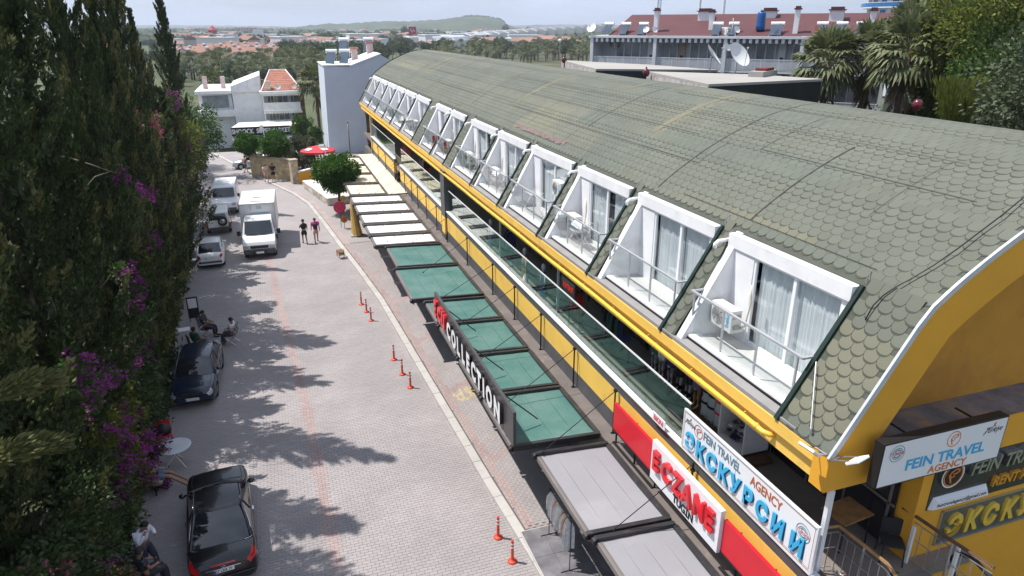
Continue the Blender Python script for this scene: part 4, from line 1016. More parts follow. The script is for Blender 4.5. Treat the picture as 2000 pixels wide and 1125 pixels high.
t = thing('display_shelf', 'white shelf unit full of folded clothes', 'shelf', (10.5,12.2,3.9)); g = MB(); g.box(10.1,10.9,11.75,11.80,3.98,5.2); g.box(10.1,10.9,12.75,12.80,3.98,5.2); g.box(10.1,10.9,11.75,12.8,3.98,4.02); g.box(10.1,10.9,11.75,12.8,5.16,5.2); g.box(10.86,10.9,11.75,12.8,3.98,5.2); g.build('box', mWhite, t, world=True)
g = MB(); rr = random.Random(4)
for k in range(46): g.cbox((rr.uniform(10.25,10.75), rr.uniform(11.9,12.65), 4.08+rr.random()*.45), (rr.uniform(.1,.22),rr.uniform(.1,.22),rr.uniform(.02,.05)), rr.uniform(0,3), rr.randrange(3), rr.uniform(-.5,.5))
g.build('folded_clothes', [cWh, cNv, cloth((.3,.27,.22),'beige')], t, world=True, kind='stuff')
def rack(label, x, y, z, mats, n=16, L=1.3, h=1.35, rz=0, group=None, drop=(.5,.95), gw=None):
    t = thing('clothes_rack', label, 'clothes rack', (x,y,z), rz, group=group); rr = random.Random(int(y*7+x))
    g = MB(); g.tube((0,-L/2,h),(0,L/2,h),.014,6)
    for e in (-L/2,L/2): g.tube((0,e,0),(0,e,h),.014,6); g.tube((-.25,e,.02),(.25,e,.02),.014,6)
    g.build('frame', mBlackMetal, t)
    for k in range(n):
        yy = -L/2+.08+(L-.16)*k/(n-1); d = rr.uniform(*drop); w_ = rr.uniform(.16,.24) if gw is None else rr.uniform(gw,gw*1.7); g = MB(); rows = []
        for i in range(5):
            u = i/4; rows.append([(-w_*(.35+.65*min(1,u*3))*(1-.1*u)+.0+2*w_*(.35+.65*min(1,u*3))*(1-.1*u)*j/5, yy+.025*sin(j*2.1+k)*u+.01*rr.random(), h-.03-d*u+(-.05*abs(j-2.5)/2.5 if i == 0 else .03*rr.random())) for j in range(6)])
        g.grid(rows); g.build('garment', mats[rr.randrange(len(mats))], t, smooth=True)
rack('clothes rack with blue and pink garments at the gallery rail', 9.35, 20.4, 3.86, [cNv,cPk,cLi,cRd], 9, .9, 1.6)
rack('clothes rack with lilac dresses deep in the gallery shade', 9.5, 28.0, 3.86, [cLi,cNv,cB], 7, .8, 1.6)
rack('clothes rack with red garments beyond the dark column', 9.6, 46.5, 3.86, [cRd,cB,cWh], 12, 1.6, 1.7)
rack('clothes rack with coral garments at the far gallery opening', 9.2, 51.5, 3.86, [cRd,cPk,cloth((.5,.2,.15),'coral')], 12, 1.5, 1.7)
rack('clothes rack with dark garments in the middle of the gallery', 9.9, 18.2, 3.86, [cB,cNv,cGr,cB], 12, 1.6, 1.5)
rack('clothes rack of white and orange clothes under the grey awning', 6.22, 14.05, KH+.05, [cWh,cWh,cWh,cWh,cWh,cloth((.5,.2,.03),'orange')], 26, 1.5, 1.62, .0, drop=(.55,.95), gw=.10)
t = thing('handbag', 'pale pink handbag hanging on the glass rail', 'bag', (8.8,24.0,4.7)); g = MB(); g.lathe([(.02,-.28),(.17,-.26),(.19,-.12),(.12,.05),(.05,.12)], (0,0,0), 12, 0, .5, 1); g.build('bag', cloth((.6,.48,.47),'pale pink'), t, smooth=True); g = MB(); g.path([(0,-.05,.1),(0,-.04,.3),(0,.04,.3),(0,.05,.1)], .01, 5); g.build('strap', cloth((.6,.48,.47),'pale pink'), t)
t = thing('led_sign', 'dark display sign with red Cyrillic letters in the gallery', 'sign', (9.2,20.2,5.4)); F = Face((8.98, 20.75, 5.30), 'W')
g = MB(); slab(g, F, 0, 1.1, 0, .55, -.06, 0); g.build('board', mBoard, t, world=True); g = MB(); slab(g, F, -.02, .0, -.01, .56, -.07, .01); g.build('frame', mGut, t, world=True)
em = bpy.data.materials.new('red_led'); em.use_nodes = True; em.node_tree.nodes['Principled BSDF'].inputs['Base Color'].default_value = (.6,.02,.01,1); em.node_tree.nodes['Principled BSDF'].inputs['Emission Color'].default_value = (1,.04,.02,1); em.node_tree.nodes['Principled BSDF'].inputs['Emission Strength'].default_value = .35
ftext(F, t, 'lettering', 'КУПАЛ', em, .56, .28, .26, .002, .003, .006, sx=.95)
for i, (y, m) in enumerate(((24.9,cloth((.35,.15,.05),'brown')),(22.8,cNv),(29.6,cLi))):
    t = thing('dressed_mannequin', 'mannequin in a %s outfit behind the glass rail' % ('brown','navy','lilac')[i], 'mannequin', (9.1,y,3.86))
    g = MB(); g.lathe([(.02,1.75),(.09,1.66),(.085,1.52),(.045,1.48),(.05,1.43)], n=10); g.path([(0,.17,1.38),(-.02,.22,1.1),(-.06,.22,.85)], [.045,.035,.025], 7); g.path([(0,-.17,1.38),(-.02,-.22,1.1),(-.06,-.22,.85)], [.045,.035,.025], 7)
    for k in (-.08,.08): g.path([(0,k,.7),(0,k,.4),(0,k,.06),(-.12,k,.02)], [.07,.05,.035,.03], 7)
    g.build('figure', mMan, t, smooth=True); g = MB(); g.lathe([(.05,1.44),(.17,1.38),(.15,1.1),(.13,1.0),(.19,.75),(.24,.45)], n=14, sx=.65); g.build('outfit', m, t, smooth=True)
# ------------------------------------------------------------------ vehicles
def paint(name, c, rough=.22, coat=.8, metal=.0): return M(name, c, rough, metal, var=.03, coat=coat, obj=True)
pBlack = paint('black_car_paint', (.006,.006,.008), .25, .5); pNavy = paint('navy_car_paint', (.008,.014,.034)); pWhite = paint('white_car_paint', (.74,.74,.74), .3, .5); pSilver = paint('silver_car_paint', (.50,.53,.56), .3, .6, .4)
mCarGlass = M('tinted_car_glass', (.012,.014,.018), .03, var=.1, spec=1.0, obj=True); mTrim = M('black_trim', (.02,.02,.021), .5); mChrome = M('chrome', (.75,.76,.78), .1, 1., var=.02)
mRim = M('alloy_rim', (.45,.46,.48), .3, .8, var=.05); mTail = M('tail_light_red', (.42,.008,.012), .15, coat=.5); mHead = M('headlight_glass', (.45,.47,.50), .1, .3, var=.1, coat=.5); mPlate = M('plate_white', (.7,.7,.72), .4); mPlB = M('plate_blue', (.02,.05,.4), .4)
mBumper = M('grey_bumper', (.075,.078,.082), .6)
def wheel(t, x, y, r, w=.2, side=1):
    g = MB(); g.lathe([(r*.62,-w/2),(r*.9,-w/2),(r,-w/2+.03),(r,w/2-.03),(r*.9,w/2),(r*.62,w/2),(r*.62,-w/2)], n=20); g.v = [(x+a, y+c, r+b) for a, b, c in g.v]
    o = g.build('wheel', mTyre, t, smooth=True)
    g = MB(); yo = y+side*(w/2-.02)
    g.lathe([(r*.62,-.02),(r*.60,.0),(r*.52,-.02),(.001,-.03)], n=16); g.v = [(x+a, yo+c*side, r+b) for a, b, c in g.v]
    for k in range(5): a = 2*pi*k/5; g.cbox((x+cos(a)*r*.3, yo+side*.005, r+sin(a)*r*.3), (.05,.02,r*.55), 0, 0)
    g.build('rim', mRim, o, smooth=False)
def plate(t, x, z, s, face, w=.5, tilt=0):
    g = MB(); sg = 1 if face > 0 else -1
    g.box(x-.012, x+.012, -w/2, w/2, z-.055, z+.055); p = g.build('licence_plate', mPlate, t)
    g = MB(); g.box(x-.014, x+.014, -sg*(-w/2)-(.045 if sg > 0 else 0) if False else (w/2-.045 if sg < 0 else -w/2), (w/2 if sg < 0 else -w/2+.045), z-.05, z+.05); g.build('plate_band', mPlB, p)
    if s:
        o = text('plate_lettering', s, mTrim, p, (x+sg*.013, 0, z-.003), (pi/2,0,pi/2 if sg > 0 else -pi/2), .115, .002, .002, sx=.85)
def car(name, label, cat, loc, rz, P, mat, plate_txt=(None,None), wheel_r=.32):
    """P: length, width, waist and roof heights, stations of the glasshouse measured from the rear"""
    L, Wd, hood, deck, belt, roof = P['L'], P['W'], P['hood'], P['deck'], P['belt'], P['roof']
    ra, rb, fb, fa = P['ra'], P['rb'], P['fb'], P['fa']          # rear glass base, rear glass top, windscreen top, windscreen base (x)
    t = thing(name, label, cat, loc, rz)
    hl = L/2; wx = (-hl+P['oh_r'], hl-P['oh_f'])
    def ztop(x):
        return interp(x, [(-hl, deck-.16),(-hl+.06, deck-.05),(-hl+.22, deck),(ra, belt-.02),(ra+.15, belt),(fa-.15, belt),(fa, belt-.03),(hl-.55, hood),(hl-.18, hood-.07),(hl-.05, hood-.18),(hl, hood-.26)])
    def hw(x):
        u = abs(x)/hl; return Wd/2*(1-.02*u-.13*max(0,(u-.72)/.28)**2.2-(.12 if u > .995 else 0))
    g = MB(); rows = []; N = 60; xs = sorted(set([-hl+L*i/N for i in range(N+1)]+[w_+d for w_ in wx for d in (-.40,-.36,.36,.40)]))
    for x in xs:
        zb = .20+.05*(abs(x)/hl)**6*2; h = hw(x); zt = ztop(x)
        for w_ in wx:
            d = abs(x-w_); Ra = wheel_r+.055
            if d < Ra: zb = max(zb, wheel_r+sqrt(Ra*Ra-d*d)*.98)
        cr = .035 if (x < ra or x > fa) else .0
        zm = max(zb+.02, .52*zt); sh_ = max(zb+.04, zt-.13)
        half = [(h*.93, zb), (h*.995, max(zb+.01,zm-.12)), (h, zm), (h*.985, sh_), (h*.94, zt-.035), (h*.86, zt), (h*.5, zt+cr*.7), (0, zt+cr)]
        rows.append([(x, y, z) for y, z in half]+[(x, -y, z) for y, z in half[-2::-1]])
    g.grid(rows)
    for e, rv_ in ((rows[0], 0), (rows[-1], 1)): g.face(e if not rv_ else e[::-1])
    b = g.build('body', mat, t, smooth=True)
    g = MB(); g.box(-hl+.25, hl-.25, -Wd/2+.16, Wd/2-.16, .14, .5); g.build('underbody', mTrim, t)
    # arch shadow liners
    for w_ in wx:
        for sg in (-1,1): wheel(t, w_, sg*(Wd/2-.12), wheel_r, .2, sg)
    # glasshouse
    hb, hr = hw(0)*.90, hw(0)*P.get('tumble', .70); zr = roof
    def row(x, z, hy, bow, n=8): return [(x+bow*(1-(2*j/n-1)**2), -hy+2*hy*j/n, z+.03*(1-(2*j/n-1)**2)*(z > belt+.1)) for j in range(n+1)]
    def panel(name, r0, r1, mt, par=t, off=0, n=4):
        g = MB(); R_ = []
        for k in range(n+1):
            u = k/n; R_.append([tuple(Vector(a)*(1-u)+Vector(b_)*u+Vector((0,0,off+P.get('bulge',.03)*sin(u*pi)))) for a, b_ in zip(r0, r1)])
        g.grid(R_); return g.build(name, mt, par, smooth=True)
    z0 = belt-.03
    wb, wt = row(fa, z0-.015, hb*.97, .16), row(fb, zr-.01, hr, .07); rt0 = row(rb, zr-.01, hr, -.05); rg = row(ra, z0+.0, hb*.95, -.14)
    panel('windscreen', wb, wt, mCarGlass); panel('rear_window', rg, rt0, mCarGlass)
    mid = row((fb+rb)/2, zr+.03, hr*1.02, 0)
    g = MB(); g.grid([[tuple(Vector(p)+Vector((0,0,.004))) for p in q] for q in (wt, row(fb-.15, zr+.01, hr*1.015, .04), mid, row(rb+.15, zr+.01, hr*1.015, -.03), rt0)]); g.build('roof', mat if not P.get('glassroof') else mCarGlass, t, smooth=True)
    for sg in (-1,1):
        def pt(x, u): 
            y = hb+(hr*1.0-hb)*u; return (x, sg*(y+.012), z0+(zr-z0+.0)*u)
        xm = P.get('xb', (fa+ra)/2-.1); q0, q1 = ra+.10, fa-.16
        def top(x): return rb+.06 if x < xm else fb-.04
        for a0, a1, t0_, t1_ in ((q0, xm-.04, rb+.05, xm-.04), (xm+.04, q1, xm+.04, fb-.03)):
            g = MB(); g.face([pt(a0,.06), pt(a1,.06), pt(t1_,.90), pt(t0_,.90)]); g.build('side_window', mCarGlass, t)
        g = MB(); y_ = .97
        g.path([wb[0 if sg < 0 else -1], wt[0 if sg < 0 else -1]], .035, 6); g.path([rg[0 if sg < 0 else -1], rt0[0 if sg < 0 else -1]], P.get('cp', .06), 6)
        g.path([wt[0 if sg < 0 else -1], mid[0 if sg < 0 else -1], rt0[0 if sg < 0 else -1]], .032, 6)
        g.path([pt(xm,0), pt(xm,.95)], .03, 5); g.path([wb[0 if sg < 0 else -1], (0,sg*hb,z0), rg[0 if sg < 0 else -1]], .028, 6); g.build('pillar', mat, t, smooth=True)
        if P.get('chrome'):
            g = MB(); g.path([pt(fa-.2,.02), pt(0,.02), pt(ra+.25,.03), pt(ra-.02,.0)], .011, 5); g.build('window_trim', mChrome, t)
        g = MB(); g.ball((fa-.28, sg*(Wd/2+.06), belt+.02), .105, 5, 0, .7); g.v = [(a, b_, c) for a, b_, c in g.v]; g.tube((fa-.24, sg*(Wd/2-.06), belt-.02), (fa-.27, sg*(Wd/2+.02), belt), .025, 5); g.build('wing_mirror', mat, t, smooth=True)
        # door joints and handles
        for xd in (xm, q1+.10, q0-.0):
            g = MB(); g.box(xd-.006, xd+.006, sg*(hw(xd)*.985)-.012, sg*(hw(xd)*.985)+.013, .32, belt-.12); g.build('door_joint', mTrim, t)
        g = MB(); g.box(xm+.12, xm+.30, sg*hw(xm)-.02, sg*hw(xm)+.02, belt-.22, belt-.19); g.build('door_handle', mat if not P.get('chrome') else mChrome, t)
        # lights: wrap patches pulled from the body rows
        def patch(nm, x0, x1, j0, j1, mt, push=.007):
            g = MB(); sel = [r_ for r_ in rows if x0-1e-6 <= r_[0][0] <= x1+1e-6]; J = range(j0, j1+1) if sg > 0 else range(14-j1, 14-j0+1)
            C = Vector((0, 0, .5)); R_ = []
            for r_ in sel:
                q = []
                for j in J:
                    p = Vector(r_[j]); d = Vector((p.x*.6 if abs(p.x) > hl-.3 else 0, p.y*1.0, (p.z-.45)*1.2)).normalized(); q.append(tuple(p+d*push))
                R_.append(q)
            if len(R_) > 1: g.grid(R_)
            return g.build(nm, mt, t, smooth=True)
        patch('tail_light', -hl, -hl+P.get('tl',.26), 3, 5, mTail, .012); patch('headlight', hl-P.get('hlen',.34), hl, 3, 5, mHead, .012)
    # joint lines of bonnet and boot lid
    def line(x, z, hy): 
        g = MB(); g.path([(x+.05*(1-(2*j/10-1)**2)*(1 if x > 0 else -1), -hy+2*hy*j/10, z(j)) for j in range(11)], .006, 4); g.build('panel_joint', mTrim, t)
    line(fa+.10, lambda j: ztop(fa+.12)+.030*(1-(2*j/10-1)**2)+.012, hw(fa)*.80)
    if P.get('boot', 1): line(ra-.08, lambda j: ztop(ra-.1)+.03*(1-(2*j/10-1)**2)+.008, hw(ra)*.80)
    for sg in (-1,1):
        g = MB(); g.path([(x, sg*hw(x)*.80, ztop(x)+.018) for x in [fa+.1+(hl-.3-fa-.1)*i/6 for i in range(7)]], .005, 4); g.build('panel_joint', mTrim, t)
    # nose and tail
    g = MB(); g.box(hl-.05, hl+.012, -Wd*.24, Wd*.24, hood-.30, hood-.17); g.build('grille', mTrim, t); g = MB(); g.box(hl-.06, hl+.01, -Wd*.38, Wd*.38, .30, .40); g.build('lower_intake', mTrim, t)
    for x, w_ in ((hl-.0,.02),(-hl+.0,-.02)): g = MB(); g.box(min(x,x+w_)-.02, max(x,x+w_)+.0, -Wd*.40, Wd*.40, .40, .52); g.build('bumper_strip', mat if P.get('chrome') else P.get('bump', mat), t, bevel=.015)
    plate(t, hl+.03, .36+.08, plate_txt[0], 1); plate(t, -hl-.022, P.get('pz', deck-.24), plate_txt[1], -1)
    return t, rows
coupe = dict(L=4.70, W=1.80, hood=.90, deck=1.00, belt=.98, roof=1.36, ra=-1.62, rb=-.62, fb=.42, fa=1.22, oh_r=1.12, oh_f=.83, chrome=1, glassroof=0, xb=-.35, tl=.36, pz=.72, tumble=.68, bulge=.05)
# the coupe faces away from the camera, so its tail is nearest
c1, rws = car('coupe_car', 'black coupe parked at the bottom of the view, seen from behind', 'car', (-2.78, 18.1, 0), pi/2+.09, coupe, pBlack, (None, '07 LRR 77'), .33)
g = MB(); rg_ = [(-1.64-.15*(1-(2*j/12-1)**2), -.78+1.56*j/12, .975) for j in range(13)]; g.path([(-.62,-.66,1.35),(-1.2,-.76,1.14)]+rg_+[(-1.2,.76,1.14),(-.62,.66,1.35)], .012, 5); g.build('window_trim', mChrome, c1, smooth=True)
g = MB(); g.box(-2.40,-2.345,-.30,.30,.905,.93); g.build('third_brake_light', mTail, c1, bevel=.006)
g = MB(); ringp = [(-2.375, .055*cos(a), .86+.055*sin(a)) for a in [2*pi*i/14 for i in range(15)]]; g.path(ringp, .007, 4)
for a in (90, 210, 330): g.tube((-2.375,0,.86),(-2.375,.052*cos(radians(a)),.86+.052*sin(radians(a))),.006,4)
g.build('emblem', mChrome, c1); g = MB(); g.box(-2.385,-2.36,-.42,.42,.785,.80); g.build('boot_trim', mChrome, c1)
sed = dict(L=4.45, W=1.70, hood=.86, deck=.96, belt=.93, roof=1.36, ra=-1.55, rb=-.98, fb=.36, fa=1.06, oh_r=.98, oh_f=.86, xb=-.25, tl=.16, hlen=.20, tumble=.74, cp=.07)
c2, _ = car('sedan_car', 'dark navy saloon parked in the shade of the hedge, facing the viewer', 'car', (-4.15, 28.3, 0), -pi/2-.03, sed, pNavy, (' ', None), .30)
sed2 = dict(L=4.10, W=1.65, hood=.84, deck=.97, belt=.92, roof=1.38, ra=-1.50, rb=-.95, fb=.34, fa=1.0, oh_r=.78, oh_f=.80, xb=-.25, tl=.20, hlen=.3, tumble=.76, cp=.07, bump=mBumper)
c3, _ = car('sedan_car', 'white saloon parked by the hedge beside the box truck, seen from behind', 'car', (-4.72, 45.7, 0), pi/2+.05, sed2, pWhite, (None, ' '), .29)
cps = dict(L=4.20, W=1.78, hood=.86, deck=.98, belt=.95, roof=1.34, ra=-1.65, rb=-.55, fb=.40, fa=1.1, oh_r=.85, oh_f=.90, xb=-.25, tl=.2, hlen=.3, tumble=.72)
c4, _ = car('hatchback_car', 'silver coupe standing across the far end of the street', 'car', (-2.3, 77.0, 0), pi-.25, cps, pSilver, (None, None), .31)
def extr(mb, prof_, hwf, mi=0, n=1):
    """body from a closed side outline; hwf gives the half width at each height"""
    A = [(x, hwf(x, z), z) for x, z in prof_]; B = [(x, -hwf(x, z), z) for x, z in prof_]; k = len(mb.v); m = len(A)
    mb.v += A+B; mb.f.append(tuple(k+i for i in range(m-1,-1,-1))); mb.m.append(mi); mb.f.append(tuple(k+m+i for i in range(m))); mb.m.append(mi)
    for i in range(m): j = (i+1) % m; mb.f.append((k+i,k+j,k+m+j,k+m+i)); mb.m.append(mi)
def quadg(t, nm, pts4, mt, off=0): g = MB(); g.face(pts4); return g.build(nm, mt, t)
def truck():
    t = thing('box_truck', 'white box truck standing in the middle of the street, facing the viewer', 'truck', (-1.63, 48.3, 0), -pi/2-.03)
    hw_ = lambda x, z: 1.0 if z < 1.35 else 1.0-.15*(z-1.35)
    g = MB(); extr(g, [(1.2,.42),(3.30,.42),(3.52,.55),(3.52,.95),(3.42,1.14),(2.62,1.42),(1.98,2.20),(1.75,2.30),(1.0,2.32),(1.0,.42)], hw_); g.build('cab', pWhite, t, bevel=.05)
    g = MB(); g.box(-3.3,.88,-1.10,1.10,.85,3.02); g.build('box_body', M('white_box_panel', (.76,.76,.76), .45, var=.03, dirt=((.55,.54,.52),1.0,.62,.95)), t, bevel=.02)
    g = MB()
    for x in (-3.3,.86):
        for y in (-1.1,1.08): g.box(x,x+.05,y-.02,y+.04,.85,3.04)
    for y in (-1.12,1.07): g.box(-3.3,.9,y,y+.05,2.98,3.05)
    g.box(.85,.92,-1.12,1.12,2.96,3.05); g.box(-3.33,-3.27,-1.12,1.12,2.96,3.05); g.build('box_edge_trim', M('galvanised_edge', (.6,.6,.6), .5, .3), t)
    g = MB(); g.box(-.85,.35,-.48,.48,3.02,3.07); r_ = g.build('roof_hatch', pWhite, t, bevel=.01); g = MB(); g.box(-.80,-.74,-.3,.3,3.06,3.10); g.box(.25,.29,-.42,.2,3.055,3.08); g.build('hatch_bar', mTrim, r_)
    g = MB(); g.grid([[(2.66-.0+.02, -.86+.172*j, 1.44) for j in range(11)], [(2.02+.03, -.80+.16*j, 2.14) for j in range(11)]]); g.v = [(x+.03+.05*(1-(y/.86)**2), y, z+.03) for x, y, z in g.v]; g.build('windscreen', mCarGlass, t)
    g = MB(); g.face([(2.52,.985,1.45),(1.2,.985,1.45),(1.3,.90,2.1),(2.02,.90,2.1)]); g.build('side_window', mCarGlass, t)
    g = MB(); g.face([(2.52,-.985,1.45),(1.2,-.985,1.45),(1.3,-.90,2.1),(2.02,-.90,2.1)]); g.build('side_window', mCarGlass, t)
    g = MB(); g.box(3.38,3.62,-.98,.98,.36,.68); g.build('bumper', mBumper, t, bevel=.05); g = MB(); g.box(3.50,3.56,-.55,.55,.74,.90); g.build('grille', mTrim, t); g = MB(); g.box(3.55,3.66,-.42,.42,.42,.55); g.build('lower_grille', mTrim, t)
    for y in (-.80,.80): g = MB(); g.box(3.40,3.545,y-.17,y+.17,.74,.93); g.build('headlight', mHead, t, bevel=.02)
    for y in (-1,1):
        g = MB(); g.box(2.28,2.36,min(y*1.12,y*1.34),max(y*1.12,y*1.34),1.30,1.62); g.tube((2.3,y*.98,1.5),(2.3,y*1.2,1.5),.02,5); g.build('wing_mirror', mTrim, t)
        for x in (2.75,-2.1): wheel(t, x, y*.88, .36, .24, y)
    g = MB(); g.tube((2.75,-.45,1.395),(2.75,-.10,1.395),.012,4); g.tube((2.75,.15,1.395),(2.75,.5,1.395),.012,4); g.build('wiper', mTrim, t)
    g = MB(); g.box(-3.2,2.9,-.5,.5,.35,.85); g.box(-3.2,.6,-1.05,-.98,.45,.84); g.box(-3.2,.6,.98,1.05,.45,.84); g.build('chassis', mTrim, t); plate(t, 3.67, .48, ' ', 1)
    g = MB(); g.box(.885,.90,-.45,.75,2.40,2.42); g.build('faded_line', mCyan, t)
    for s_, y in (('DE',.12),('İ',-.42)): text('lettering', s_, M('faded_teal_print', (.25,.50,.48), .6), t, (.90, y, 2.74), (pi/2,0,pi/2), .26, .003, .004)
truck()
def suv():
    t = thing('off_road_car', 'white boxy off-road car with a spare wheel on its tail, under the trees', 'car', (-4.62, 53.4, 0), pi/2+.05)
    hw_ = lambda x, z: .80 if z < 1.05 else .80-.16*(z-1.05)
    g = MB(); extr(g, [(-1.75,.38),(1.75,.38),(1.80,.6),(1.78,.98),(.85,1.08),(.45,1.60),(.2,1.66),(-1.60,1.66),(-1.72,1.58),(-1.78,1.05),(-1.78,.45)], hw_); g.build('body', pWhite, t, bevel=.04)
    g = MB(); g.face([(-1.785,-.60,1.08),(-1.785,.60,1.08),(-1.73,.52,1.52),(-1.73,-.52,1.52)][::-1]); g.v = [(x-.03,y,z) for x,y,z in g.v]; g.build('rear_window', mCarGlass, t)
    for sg in (-1,1):
        for a, b in ((-1.55,-.7),(-.6,.1),(.18,.62)): g = MB(); g.face([(a,sg*.815,1.10),(b,sg*.815,1.10),(b-(.12 if b > .5 else 0),sg*.745,1.52),(a,sg*.745,1.52)]); g.build('side_window', mCarGlass, t)
        for x in (-1.15,1.15): wheel(t, x, sg*.72, .34, .2, sg)
        g = MB(); g.box(-1.83,-1.76,sg*.74-.06,sg*.74+.06,.55,.85); g.build('tail_light', mTail, t)
    g = MB(); g.lathe([(.14,-.09),(.28,-.10),(.32,-.05),(.32,.05),(.28,.09),(.14,.09)], n=20); g.v = [(-1.92+c, -.30+a, .98+b) for a, b, c in g.v]; s_ = g.build('spare_wheel', mTyre, t, smooth=True)
    g = MB(); g.lathe([(.20,.0),(.18,.04),(.05,.05),(.001,.06)], n=14); g.v = [(-2.0-c, -.30+a, .98+b) for a, b, c in g.v]; g.build('rim', mRim, s_, smooth=True)
    g = MB(); g.box(-1.95,-1.80,-.78,.78,.36,.55); g.build('bumper', mBumper, t, bevel=.03)
suv()
def van():
    t = thing('van', 'white van parked beyond the off-road car, facing the viewer under the trees', 'van', (-4.35, 59.6, 0), -pi/2-.02)
    hw_ = lambda x, z: .95 if z < 1.3 else .95-.13*(z-1.3)
    g = MB(); extr(g, [(-2.4,.38),(2.35,.38),(2.45,.6),(2.40,1.0),(1.62,1.30),(1.08,1.98),(.8,2.10),(-2.3,2.14),(-2.4,2.05)], hw_); g.build('body', pWhite, t, bevel=.05)
    g = MB(); g.grid([[(1.64+.03, -.82+.164*j, 1.34) for j in range(11)], [(1.13+.03, -.76+.152*j, 1.94) for j in range(11)]]); g.v = [(x+.03+.04*(1-(y/.82)**2), y, z+.02) for x, y, z in g.v]; g.build('windscreen', mCarGlass, t)
    for sg in (-1,1):
        g = MB(); g.face([(1.45,sg*.955,1.34),(.3,sg*.955,1.34),(.3,sg*.89,1.9),(1.05,sg*.89,1.9)]); g.build('side_window', mCarGlass, t)
        g = MB(); g.box(2.25,2.44,sg*.72-.16,sg*.72+.16,.78,.98); g.build('headlight', mHead, t, bevel=.02)
        g = MB(); g.box(1.36,1.44,min(sg*1.0,sg*1.18),max(sg*1.0,sg*1.18),1.25,1.5); g.build('wing_mirror', mTrim, t)
        for x in (1.65,-1.55): wheel(t, x, sg*.84, .33, .22, sg)
    g = MB(); g.box(2.40,2.52,-.9,.9,.38,.62); g.build('bumper', mBumper, t, bevel=.04); plate(t, 2.54, .50, None, 1)
van()
